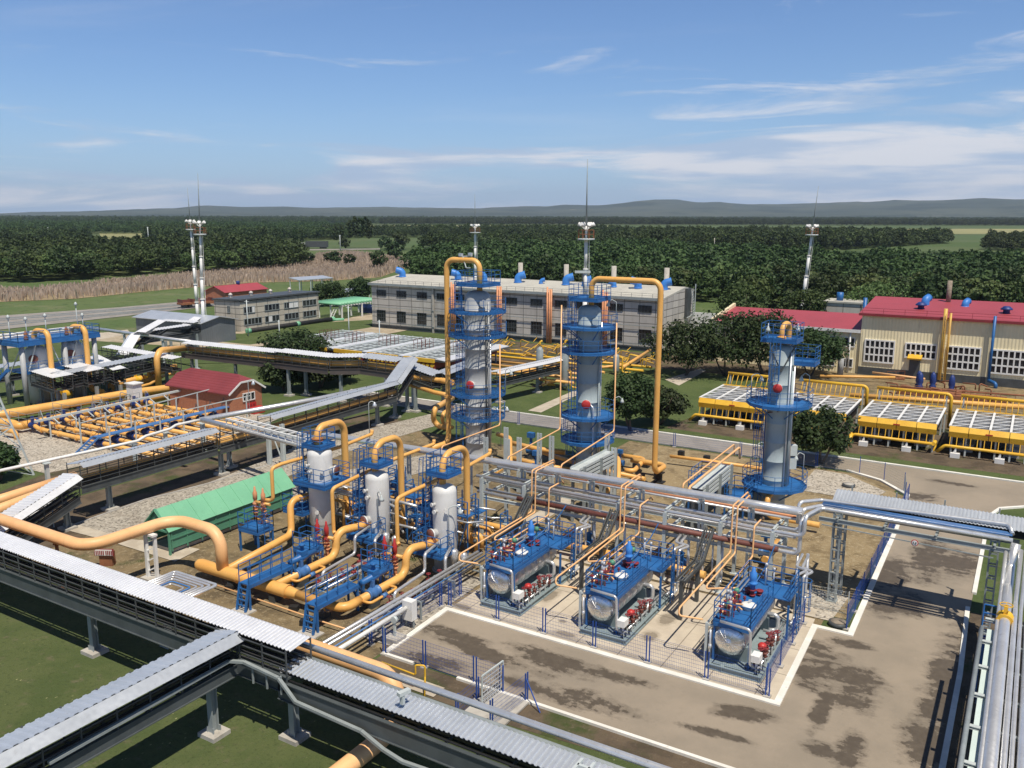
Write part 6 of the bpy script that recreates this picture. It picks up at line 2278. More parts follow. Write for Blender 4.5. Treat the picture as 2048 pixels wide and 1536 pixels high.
    for k in range(6):
        m.tube([(-1.5, 0.6 + 0.25 * k, 0.3), (-1.5 - 0.05 * (k % 2), 0.6 + 0.25 * k, 2.0 - 0.15 * (k % 3))], 0.06, 8)
        m.lathe([(0.1, 0), (0.1, 0.25)], (-1.5, 0.6 + 0.25 * k, 0.9 + 0.1 * (k % 3)), 8)
    m.build('gauge_rack', 'silver', rt)
    m = MB()
    for k in range(10):
        a, b = rng.uniform(0.5, 1.3), rng.uniform(0.1, 1.2)
        m.tube([(a, b, 0.3), (a, b, 0.55), (a + rng.uniform(-0.3, 0.3), b + rng.uniform(-0.2, 0.3), 0.55)], 0.04, 6)
    m.build('small_fittings', 'dark_steel', rt)
    return rt


paint('polished', (0.74, 0.74, 0.74), (0.68, 0.68, 0.69), 0.8, 0.28, 0.95, dirt=(0.5, 0.48, 0.45), dirt_amt=0.2)
paint('skid_grey', (0.25, 0.31, 0.32), (0.2, 0.25, 0.26), 0.9, 0.55, dirt=(0.14, 0.13, 0.12), dirt_amt=0.4)
TS = []
proto = tank_skid()
for k, ((pa, lb)) in enumerate(((992, 'silver horizontal tank under a blue deck, nearest the white separators'), (1195, 'silver horizontal tank under a blue deck, between the two others'), (1455, 'silver horizontal tank under a blue deck, nearest the corner of the white kerb'))):
    o = proto if k == 0 else copy_tree(proto)
    c = at_y(pa, (1175, 1226, 1296)[k], 42.15)
    o.location = (c.x + 0.45, 41.85, 0.09)
    o['label'] = lb
    TS.append(o)
    print('tank', k, c)
# ================================================================ PIPE RACK IN THE MIDDLE
YR0, YR1 = 51.7, 55.2
paint('mint', (0.60, 0.70, 0.66), (0.55, 0.65, 0.61), 0.9, 0.5, dirt=(0.35, 0.38, 0.36), dirt_amt=0.3)


def steel_post(x, y, h, w=0.22, mat='pale_steel', label=None, name='rack_post', foot=True):
    m = MB()
    m.ibeam((x, y, 0.0), (x, y, h), w, w, 0.035, (0, 1, 0))
    if foot:
        m.cbox((x, y, 0), w * 2.0, w * 2.0, 0.06)
    return m


rk = thing('pipe_rack', 'steel pipe rack carrying the bundle of silver lines behind the horizontal tanks', 'pipe rack', (-23, 53.4, 0))
px_posts = [943, 1042, 1233, 1330, 1430, 1545]
xs_ = [XA(963, YR0, 4.6), XA(1048, YR0, 4.6), XA(1236, YR0, 4.6), XA(1330, YR0, 4.6), XA(1441, YR0, 4.6), XA(1545, YR0, 4.6)]
for x in xs_:
    for y, h in ((YR0, 4.75), (YR1, 5.3)):
        steel_post(x, y, h).build('post', 'pale_steel', rk)
m = MB()
for x in xs_:
    for z in (3.45, 4.35, 4.95):
        m.ibeam((x, YR0 + 0.12, z - 0.12), (x, YR1 - 0.12, z - 0.12), 0.14, 0.2, 0.03)
for y in (YR0 + 0.15, YR1):
    m.ibeam((xs_[0], y, 3.2), (xs_[-1], y, 3.2), 0.14, 0.22, 0.03)
m.build('beam', 'pale_steel', rk)
xa, xb = xs_[0] - 0.6, -10.9
for k, (y, z, r, mt, lb) in enumerate(((51.62, 3.72, 0.17, 'brown_pipe', 'thick brown-red line along the lower front of the pipe rack'), (51.95, 4.75, 0.12, 'silver', 'silver insulated line along the front edge of the pipe rack'), (52.4, 4.42, 0.09, 'silver', 'thin silver line second from the front of the pipe rack'),
                                     (52.95, 4.72, 0.12, 'silver', 'silver insulated line third from the front of the pipe rack'), (53.4, 4.45, 0.07, 'galvanised', 'thin grey line in the middle of the pipe rack'), (53.9, 5.06, 0.08, 'silver', 'thin silver line on the upper level of the pipe rack'),
                                     (54.25, 5.05, 0.07, 'rust', 'rusty red line on the upper level of the pipe rack'), (54.5, 5.05, 0.06, 'peach_rust', 'orange-red line on the upper level of the pipe rack'), (54.95, 5.05, 0.08, 'silver', 'silver line along the back edge of the pipe rack'),
                                     (52.1, 3.5, 0.13, 'silver', 'silver line on the lower level of the pipe rack'), (52.8, 3.5, 0.1, 'silver', 'dull silver line on the lower level of the pipe rack behind the brown one'))):
    if mt == 'brown_pipe':
        pts = [(xs_[1] - 0.5, y, z), (xs_[-1] + 0.4, y, z)]
    elif k in (1, 3, 9):
        # these turn up at the right end and cross the yard on the bridge
        zz_ = (6.05, 6.1, 5.75)[(1, 3, 9).index(k)]
        pts = [(xa, y, z), (xb + 0.25 * (k == 1) - 0.2 * (k == 3), y, z), (xb + 0.25 * (k == 1) - 0.2 * (k == 3), y + 0.01, zz_), (xb + 0.7, 54.0 + 0.4 * (1, 3, 9).index(k), zz_), (0.35 - 0.1 * k, 54.0 + 0.4 * (1, 3, 9).index(k), zz_)]
    else:
        pts = [(xa + 0.3 * (k % 3), y, z), (xb - 0.15 * (k % 4), y, z)]
    pipe('rack_line', pts, r, mt, lb, bend=0.4, group='lines on the pipe rack', seg=10)
# the long big silver line above the rack
pts = [at(405, 840, 4.2), at_y(600, 889, 52.8), at_y(632, 874, 53.3), at_y(656, 871, 52.8), at_y(1180, 953, 52.8), at_y(1500, 1007, 52.8), at_y(1606, 1024, 52.8)]
bs = pipe('silver_main', pts, 0.26, 'silver', 'long thick silver pipe crossing the whole plant above the pipe rack', bend=0.6, seg=16)
# its tall stands
rs = thing('silver_pipe_stands', 'row of tall slotted steel posts under the long silver pipe', 'pipe support', (-30, 52.9, 0))
for px in (812, 935, 1042, 1112, 1180, 1280, 1400, 1500):
    x = XA(px, 52.9, 5.5)
    t = 5.6 if px > 700 else 5
    m = MB()
    for s in (-0.13, 0.13):
        m.bar((x + s, 53.25, 0), (x + s, 53.25, t), 0.07, 0.16)
    for z in np.arange(0.5, t, 0.6):
        m.bar((x - 0.13, 53.25, z), (x + 0.13, 53.25, z), 0.04, 0.12)
    m.bar((x, 52.5, t - 0.06), (x, 53.4, t - 0.06), 0.14)
    m.build('post', 'pale_steel', rs)
# second row of slotted posts further back, carrying grey trays towards the columns
rs2 = thing('tall_posts', 'group of tall pale slotted posts between the pipe rack and the columns', 'pipe support', (-35, 62, 0))
for (px, py, h) in ((972, 990, 5.2), (1015, 1000, 5.4), (1078, 980, 5.2), (1102, 990, 5.3), (1012, 960, 5), (1212, 985, 5.3), (1225, 1010, 5.0), (1038, 985, 5)):
    g = at(px, py)
    m = MB()
    for s in (-0.14, 0.14):
        m.bar((g.x + s, g.y, 0), (g.x + s, g.y, h), 0.08, 0.2)
    for z in np.arange(0.5, h, 0.55):
        m.bar((g.x - 0.14, g.y, z), (g.x + 0.14, g.y, z), 0.04, 0.1)
    m.build('post', 'pale_steel', rs2)
# grey tray stacks running back from the rack
for k, (p0, p1, z0, z1, lb) in enumerate((((1150, 938), (1223, 893), 4.6, 4.6, 'stack of grey cable trays running from the rack to the middle column'), ((1395, 975), (1453, 918), 4.4, 4.6, 'stack of grey cable trays running from the rack to the small blue valve deck'))):
    a, b = at(*p0, z0), at(*p1, z1)
    b.x = a.x + 0.2
    b = Vector((a.x + 0.15, YA(p1[0], a.x + 0.15, z1), z1))
    t = thing('tray_stack', lb, 'cable tray', (a.x, a.y, 0), 'cable tray stacks')
    for z in (0, 0.32, 0.64, 0.96):
        m = MB()
        for s in (-0.42, 0.42):
            m.bar(a + Vector((s, 0, -z)), b + Vector((s, 0, -z)), 0.05, 0.2)
        m.slab(a + Vector((-0.4, 0, -z - 0.08)), a + Vector((0.4, 0, -z - 0.08)), b + Vector((0.4, 0, -z - 0.08)), b + Vector((-0.4, 0, -z - 0.08)), 0.03)
        m.build('tray', 'pale_steel', t)
    for q in (0.1, 0.55, 0.97):
        p = a.lerp(b, q)
        m = MB()
        for s in (-0.5, 0.5):
            m.ibeam((p.x + s, p.y, 0), (p.x + s, p.y, p.z + 0.1), 0.2, 0.2, 0.04, (0, 1, 0))
        m.build('leg', 'steel', t)
# sloping ladder tray pairs that dive under the rack towards the tanks
for k, (p0, p1, z0, z1) in enumerate((((1060, 1010), (1000, 1075), 4.6, 2.0), ((1228, 1030), (1165, 1095), 4.6, 2.0), ((1418, 1070), (1352, 1150), 4.5, 2.0))):
    a = at_y(p0[0], p0[1], YR0 - 0.3)
    b = Vector((a.x + 0.1, 47.6, 2.6))
    m = MB()
    for s in (-0.3, 0.3):
        m.bar((a.x + s, YR0 - 0.2, 4.3), (a.x + s, 49.6, 2.7), 0.06, 0.22)
        m.bar((a.x + s, 49.6, 2.7), (a.x + s, 46.4, 2.6), 0.06, 0.22)
    for q in range(7):
        p = Vector((a.x, YR0 - 0.2, 4.2)).lerp(Vector((a.x, 49.6, 2.65)), q / 6)
        m.bar(p - Vector((0.3, 0, 0)), p + Vector((0.3, 0, 0)), 0.05)
    for s in (-0.15, 0.05, 0.2):
        m.tube([(a.x + s, YR0 - 0.2, 4.32), (a.x + s, 49.6, 2.75), (a.x + s, 46.4, 2.65)], 0.05, 6, bend=0.3)
    for y in (46.6, 49.5):
        m.bar((a.x, y, 0), (a.x, y, 2.6), 0.22)
    tag(m.build('sloping_tray', 'dark_steel'), ('grey sloping cable tray left of the tank nearest the separators', 'grey sloping cable tray left of the middle tank', 'grey sloping cable tray left of the tank nearest the kerb corner')[k], 'cable tray', 'sloping cable trays')
# silver line pairs with a sideways jog, rack to tank
for k, px in enumerate((1148, 1335, 1515)):
    x = TS[k].location.x + 1.15
    for s in (0, 1):
        m = [(x - 0.15 + 0.35 * s, YR0 + 0.4, 3.55), (x - 0.15 + 0.35 * s, 50.6, 3.3), (x + 0.55 + 0.35 * s, 50.3, 3.3), (x + 0.2 + 0.35 * s, 49.35 - 0.0, 3.3), (x + 0.2 + 0.35 * s, 49.3, 0.6), (x + 0.2 + 0.3 * s, 48.4, 0.6)]
        pipe('jogged_line', m, 0.085, 'silver', ('silver line with a sideways jog behind the tank nearest the separators', 'silver line with a sideways jog behind the middle tank', 'jogged silver line behind the tank nearest the kerb corner')[k] + (', left of its pair', ', right of its pair')[s], bend=0.22, group='jogged lines between rack and tanks', seg=10)
# thin orange lines from the rack over the tanks: two per tank that end in a low hook, one short
for k in range(3):
    tx = TS[k].location.x
    for s in range(3):
        x = tx - 3.25 + 0.3 * s + (0.8 if s == 2 else 0)
        zt = 6.1 if s < 2 else 5.0
        yb = (42.3, 46.0, 46.4)[s]
        pts = [(x, 54.8 - 0.6 * s, zt - 0.25), (x, 54.6 - 0.6 * s, zt), (x, 51.4, zt), (x, 51.35, 3.05), (x, yb, 2.95), (x, yb - 0.1, 2.55 if s != 1 else 2.75), (x + (1.3 if s == 0 else 1.7 if s == 1 else 0.2), yb + 0.15, 2.55 if s != 1 else 3.1)]
        pipe('blowdown_line', pts, 0.055, 'peach', ('thin orange line bent over the tank nearest the separators', 'thin orange line bent over the middle tank', 'thin orange line bent over the tank nearest the kerb corner')[k] + (', long left one', ', long right one', ', short one')[s], bend=0.2, group='thin orange lines over the tanks', seg=8)
    m = MB()
    for s in (-0.9,):
        m.tube([(tx - 0.6, 51.6, 3.9), (tx - 0.6, 50.2, 3.3), (tx - 0.6, 47.0, 2.9)], 0.04, 6, bend=0.3)
    tag(m.build('blue_line', 'blue'), ('thin blue line over the back of the tank nearest the separators', 'thin blue line over the back of the middle tank', 'thin blue line over the back of the tank nearest the kerb corner')[k], 'pipe', 'thin blue lines over the tanks')
    # vertical drops below the rack
    m = MB()
    for s in range(6 if k < 2 else 2):
        x = tx + 0.7 + 0.55 * s
        m.tube([(x, 52.2 + 0.25 * (s % 3), 3.5), (x, 52.2 + 0.25 * (s % 3), 0.6), (x + 0.2, 52.2 + 0.25 * (s % 3) - 0.8, 0.6)], (0.07, 0.1, 0.05, 0.08, 0.06, 0.1)[s], 8, bend=0.2)
    tag(m.build('drop_lines', 'silver'), ('silver drop lines under the rack behind the tank nearest the separators', 'silver drop lines under the rack behind the middle tank', 'silver drop lines under the rack at its right end')[k], 'pipework', 'drop lines under the rack')
    m = MB()
    for s in range(4):
        x = tx - 1.9 + 0.2 * s
        m.tube([(x, 55.5, 0.7 + 0.05 * s), (x, 51.5, 0.75), (x, 50.2, 1.2 + 0.2 * s)], 0.055, 8, bend=0.3)
    tag(m.build('brown_lines', 'brown_pipe'), ('brown lines near the ground behind the tank nearest the separators', 'brown lines near the ground behind the middle tank', 'brown lines near the ground behind the tank nearest the kerb corner')[k], 'pipework', 'brown lines behind the tanks')
    # blue pump cluster behind each tank
    m = MB()
    m.lathe([(0.3, -0.5), (0.38, -0.45), (0.38, 0.45), (0.3, 0.5)], (tx + 0.6, 52.9, 0.8), 12, (0, 1, 0))
    m.bar((tx + 0.6, 52.9, 0), (tx + 0.6, 52.9, 0.5), 0.3)
    m.lathe([(0.2, 0), (0.2, 0.5), (0.28, 0.55), (0.02, 0.7)], (tx + 0.6, 52.9, 1.1), 12)
    tag(m.build('control_valve', 'blue'), ('blue control valve under the rack behind the tank nearest the separators', 'blue control valve under the rack behind the middle tank', 'blue control valve under the rack behind the tank nearest the kerb corner')[k], 'valve', 'blue valves under the rack')
# yellow lines near the ground
pipe('ground_line', [at(800, 1010, 0.9), at(945, 1040, 0.9), at(1110, 1085, 0.9), at(1330, 1130, 0.9), at(1410, 1150, 0.9)], 0.24, 'yellow', 'yellow pipe lying low behind the horizontal tanks', bend=1.0, seg=14)
pipe('ground_line', [at(1530, 1120, 0.7), at(1560, 1075, 0.7)], 0.26, 'yellow', 'short yellow pipe with a blue valve at the right end of the rack', seg=14)
pipe('ground_line', [at(1085, 905, 1.0), at(1180, 935, 1.0), at(1290, 958, 1.0)], 0.2, 'yellow', 'yellow pipe low in front of the middle column', seg=12)
for k, (pts, r, lb) in enumerate((
        ([(995, 868, 2.5), (1020, 876, 2.5), (1021, 925, 1.0), (990, 945, 1.0)], 0.22, 'yellow elbow leaving the foot of the tallest column'),
        ([(1020, 885, 1.6), (1075, 898, 1.6), (1130, 905, 1.6)], 0.24, 'thick yellow pipe between the feet of the two tall columns'),
        ([(1020, 915, 0.7), (1080, 930, 0.7), (1140, 940, 0.7)], 0.24, 'lower thick yellow pipe between the feet of the two tall columns'),
        ([(1222, 908, 2.2), (1237, 918, 2.2), (1237, 960, 0.8), (1210, 985, 0.8)], 0.22, 'yellow elbow leaving the foot of the middle column'),
        ([(1238, 910, 1.2), (1290, 918, 1.2), (1268, 942, 1.0), (1250, 940, 1.0)], 0.22, 'yellow loop on black stands right of the middle column'),
        ([(1340, 912, 0.9), (1405, 920, 0.9), (1545, 940, 0.9)], 0.16, 'yellow pipe running to the foot of the right column'),
        ([(905, 796, 3.4), (866, 818, 3.4), (868, 850, 1.3), (900, 857, 1.3)], 0.3, 'big yellow elbow loop left of the tallest column'),
        ([(905, 815, 2.6), (884, 828, 2.6), (886, 850, 1.2), (905, 855, 1.2)], 0.22, 'smaller yellow elbow loop left of the tallest column'),
        ([(806, 752, 4.4), (880, 760, 4.2), (905, 765, 4.2)], 0.34, 'thick yellow pipe reaching the tallest column from the walkway junction'),
        ([(805, 765, 3.2), (870, 785, 3.0), (905, 792, 3.0)], 0.26, 'yellow pipe below the thick one at the walkway junction'))):
    q = [at(*p) for p in pts]
    pipe('yellow_line', q, r, 'yellow', lb, bend=0.7, seg=14)
for (px, py) in ((1272, 940), (1292, 935), (1315, 958), (1282, 962), (1413, 925), (1362, 915)):
    g = at(px, py)
    tag(MB().cbox(g, 0.55, 0.55, 0.7).build('pipe_stand', 'black'), 'black box stand under the yellow pipes right of the middle column', 'pipe support', 'black pipe stands')
for k, (px, py, s, lb) in enumerate(((1062, 900, 1.0, 'blue gate valve between the two tall columns'), (1072, 935, 0.9, 'lower blue gate valve between the two tall columns'), (1240, 925, 0.7, 'blue valve right of the middle column'), (1530, 1105, 0.9, 'blue valve on the short yellow pipe at the right end of the rack'))):
    g = at(px, py, 0.9)
    t = thing('gate_valve', lb, 'valve', (g.x, g.y, 0))
    m = MB().lathe([(0.4 * s, -0.4), (0.4 * s, -0.3), (0.3 * s, -0.28), (0.42 * s, 0), (0.3 * s, 0.28), (0.4 * s, 0.3), (0.4 * s, 0.4)], g, 14, (1, 0, 0))
    m.build('body', 'blue', t)
    m = MB().bar(g, g + Vector((0, 0, 1.5 * s)), 0.22 * s)
    m.cbox(g + Vector((0, 0, 1.3 * s)), 0.7 * s, 0.5 * s, 0.5 * s)
    m.build('actuator', 'blue', t)
    MB().cbox((g.x, g.y, 0), 0.5, 0.5, 0.5).build('stand', 'dark_steel', t)
small_deck('blue railed valve deck on posts between the rack and the road', XA(1385, 66, 2.4), 65.0, XA(1440, 66, 2.4), 68.2, 2.5)
small_deck('lower blue railed deck beside the right column', XA(1452, 64.5, 2.2), 64, XA(1492, 64.5, 2.2), 66.6, 2.2)
for k in (0, 1):
    a0 = at_y((1366, 1378)[k], (968, 975)[k], 56.0)
    y1 = 67.0
    pipe('orange_line', [a0 - Vector((0, 0, 0.6)), a0, Vector((a0.x + 0.25, y1, a0.z + 0.4)), Vector((a0.x + 0.25, y1 + 0.2, a0.z - 0.6))], (0.06, 0.09)[k], 'peach', ('thin orange line running up to the blue valve deck, left one', 'thicker orange line running up to the blue valve deck, right one')[k], bend=0.3, seg=8)
for k, (p0, p1, pz) in enumerate((((1000, 850), (883, 893), 5.4), ((1120, 858), (1015, 915), 5.2), ((1228, 862), (1122, 930), 5.2), ((700, 935), (735, 900), 5))):
    if k == 3:
        continue
    y_ = (66.5, 66.5, 66.5)[k]
    a = at_y(*p0, y_)
    b = at_y(p1[0], p1[1], 55.5)
    top = ((1000, 690), (1120, 610), (1228, 645))[k]
    tz = at_y(top[0], top[1], y_).z
    pipe('thin_riser', [Vector((a.x, a.y, tz)), a, b, b - Vector((0, 0, 0.7))], 0.06, 'peach', ('thin orange riser beside the tallest column running down to the rack', 'thin orange riser left of the middle column running down to the rack', 'thin orange riser right of the middle column running down to the rack')[k], bend=0.3, seg=8, group='thin orange risers of the columns')

# ================================================================ PIPE BRIDGE OVER THE YARD AND THE RIGHT-HAND BUNDLE
br = thing('pipe_bridge', 'pipe bridge with lattice legs crossing the yard, its corrugated roof behind the pipes', 'pipe bridge', (-5, 56, 0))


def lattice_leg(x, y, h, root, w=0.42, name='lattice_leg'):
    m = MB()
    for sx in (-w / 2, w / 2):
        for sy in (-w / 2, w / 2):
            m.bar((x + sx, y + sy, 0.1), (x + sx, y + sy, h), 0.09)
    for z in np.arange(0.5, h - 0.3, 0.75):
        for s in (-w / 2, w / 2):
            m.bar((x - w / 2, y + s, z), (x + w / 2, y + s, z), 0.08)
            m.bar((x + s, y - w / 2, z + 0.01), (x + s, y + w / 2, z + 0.01), 0.08)
    m.cbox((x, y, 0), w * 1.5, w * 1.5, 0.12)
    m.build(name, 'steel', root)


lattice_leg(-9.15, 54.2, 6.2, br)
lattice_leg(-9.1, 55.6, 5.6, br)
lattice_leg(-0.6, 54.4, 6.1, br)
m = MB()
for y in (53.8, 55.6):
    m.ibeam((-10.2, y, 5.45), (0.6, y, 5.45), 0.16, 0.26, 0.03)
for x in (-9.1, -6.4, -3.6, -0.6):
    m.ibeam((x, 53.6, 5.6), (x, 58.4, 5.6), 0.14, 0.2, 0.03)
m.bar((-10.0, 53.75, 5.1), (-0.6, 53.75, 4.9), 0.06)
for x in (-9.1, -6.4, -3.6, -0.6):
    for y in (57.2, 58.3):
        m.bar((x, y, 5.6), (x, y, 6.5), 0.09)
m.build('girder', 'steel', br)
A_, B_ = at(1664, 1002, 6.3), at(2060, 1064, 6.3)
yq = A_.y
m = MB()
n_ = 66
m.corr((A_.x, yq, 6.3), (13.2, 0, 0), (0, 1.35, 0.42), n_, 0.045)
m.slab((A_.x, yq + 1.35, 6.72), (A_.x + 13.2, yq + 1.35, 6.72), (A_.x + 13.2, yq + 1.95, 6.45), (A_.x, yq + 1.95, 6.45), 0.02)
m.build('roof', 'galvanised', br)
m = MB()
for k in range(6):
    m.tube([(A_.x + 0.3, yq + 0.2 + 0.22 * k, 5.85), (1.5, yq + 0.2 + 0.22 * k, 5.85)], 0.07, 8)
m.build('cables', 'black', br)
m = MB()
for k in range(5):
    m.tube([(-10.2, 54.3 + 0.14 * k, 6.2), (0.2, 54.3 + 0.14 * k, 6.2)], 0.035, 6)
m.build('tubing', 'blue_worn', br)
s = MB().flange((XA(1829, 53.6, 4.95), 53.66, 5.0), 0.2, 0.03, (0, 1, 0), 20)
sg = tag(s.build('height_sign', 'red'), 'round white height limit sign with a red rim hanging below the pipe bridge', 'sign')
MB().flange((XA(1829, 53.6, 4.95), 53.635, 5.0), 0.155, 0.03, (0, 1, 0), 20).build('disc', 'white', sg)
for k, q in enumerate((-0.07, 0.0, 0.07)):
    xq = XA(1829, 53.6, 4.95) + q
    MB().box(xq - 0.02, 53.60, 4.93, xq + 0.02, 53.615, 5.07 if k != 1 else 4.965).build('digit', 'black', sg)
ply = thing('silver_bend', 'silver pipe with a square jog beside the right column leading to the bridge', 'pipe', at(1655, 995, 6))
MB().tube([at_y(1598, 1010, 53.6) - Vector((0, 0, 1.2)), at_y(1598, 1010, 53.6) + Vector((0, 0, 0.2)), at_y(1642, 1000, 55.0), (0.0, 55.2, 6.55), (0.2, 54.6, 6.2)], 0.12, 10, bend=0.3).build('pipe_run', 'silver', ply)
# right-hand bundle running towards the viewer
zb_ = 4.0
bd = (((1960, 1536), 0.10, 'silver', 'thin silver pipe left in the bundle at the right edge'), ((1979, 1536), 0.26, 'silver', 'thickest silver pipe of the bundle at the right edge'), ((2006, 1536), 0.12, 'silver', 'silver pipe right of the thickest one in the bundle at the right edge'), ((2022, 1536), 0.09, 'silver', 'slender silver pipe in the bundle at the right edge'), ((2042, 1536), 0.15, 'silver', 'outer silver pipe of the bundle at the right edge'), ((1920, 1536), 0.10, 'steel', 'grey tube along the outside of the bundle at the right edge'))
for k, (p, r, mt, lb) in enumerate(bd):
    x = at(*p, zb_).x
    pts = [(x, 18, zb_), (x, (53.8 if k < 5 else 46.0), zb_)]
    if k == 1:
        pts = [(x, 18, zb_), (x, 52.0, zb_), (x, 53.6, 4.6), (x + 0.15, 54.0, 5.9)]
    elif k in (0, 2, 3):
        pts[-1] = (x, 52.0 - k, zb_)
        pts.append((x, 53.8, 5.4 + 0.1 * k))
    pipe('bundle_line', pts, r, mt, lb, bend=0.5, seg=14, group='bundle of silver pipes at the right edge')
rk2 = thing('low_pipe_rack', 'steel rack with a pale top beam under the pipe bundle at the right edge', 'pipe rack', (0.6, 40, 0))
xb0 = at(1948, 1536, 3.6).x
MB().ibeam((xb0, 18, 3.55), (xb0, 46.5, 3.55), 0.42, 0.4, 0.04).build('beam', 'mint', rk2)
for y in np.arange(20, 50, 2.75):
    MB().ibeam((xb0 - 0.35, y, 3.82), (xb0 + 2.6, y, 3.82), 0.2, 0.14, 0.03).build('crossbeam', 'pale_steel', rk2)
for y in (23, 31, 38.5, 46):
    m = MB()
    for x in (xb0, xb0 + 2.2):
        m.ibeam((x, y, 0), (x, y, 3.34), 0.3, 0.3, 0.05, (0, 1, 0))
        m.cbox((x, y, 0), 0.7, 0.7, 0.12)
    m.build('leg', 'steel', rk2)
m = MB()
for k in range(6):
    m.tube([(xb0 + 0.5 + 0.3 * k, 18, 3.0), (xb0 + 0.5 + 0.3 * k, 50, 3.0)], 0.08, 8)
m.build('cables', 'black', rk2)
xv = at(1979, 1536, zb_).x
t = thing('yellow_valve', 'yellow gear valve on the thickest silver pipe at the right edge', 'valve', (xv, 47.5, zb_))
m = MB().lathe([(0.4, -0.35), (0.4, -0.25), (0.28, -0.2), (0.36, 0), (0.28, 0.2), (0.4, 0.25), (0.4, 0.35)], (xv, 47.5, zb_), 14, (0, 1, 0))
m.bar((xv, 47.5, zb_), (xv, 47.5, zb_ + 0.75), 0.18)
m.build('body', 'lemon', t)
w = MB()
hand_wheel(w, (xv, 47.5, zb_ + 0.8), (0, 0, 1), 0.3)
w.build('handwheel', 'lemon', t)
# blue stair tower beside the bundle
xs0, xs1 = at(1968, 1290, 2.0).x - 0.2, at(1995, 1290, 2.0).x + 0.2
t = thing('access_platform', 'blue sheet-sided stair landing beside the lattice leg at the right edge', 'platform', ((xs0 + xs1) / 2, 48.5, 0))
MB().box(xs0, 46.2, 1.7, xs1, 49.8, 1.76).build('deck', 'blue', t)
m = MB()
m.box(xs0, 46.2, 1.77, xs0 + 0.03, 49.8, 2.9)
m.box(xs0 + 0.031, 46.2, 1.77, xs1, 46.23, 2.9)
m.build('side_sheet', 'blue', t)
MB().rail([(xs1, 46.2, 1.77), (xs1, 49.8, 1.77), (xs0, 49.8, 1.77)], 1.9, 4, 1.2, 0.06).build('railing', 'light_blue', t)
for x in (xs0 + 0.06, xs1 - 0.06):
    for y in (46.3, 49.7):
        MB().bar((x, y, 0), (x, y, 1.7), 0.12).build('leg', 'blue', t)
xs2 = at(2046, 1430, 3).x
m = MB().rail([(xs2 + 0.3, 33, 3.2), (xs2 + 0.3, 38, 3.2)], 1.3, 3, 1.2, 0.06)
m.box(xs2 + 0.28, 33, 2.4, xs2 + 0.33, 38, 3.25)
for y in (33, 35.5, 38):
    m.bar((xs2 + 0.3, y, 0), (xs2 + 0.3, y, 3.2), 0.12)
tag(m.build('railing', 'light_blue'), 'blue railing at the right edge of the picture beyond the pipe bundle', 'railing')
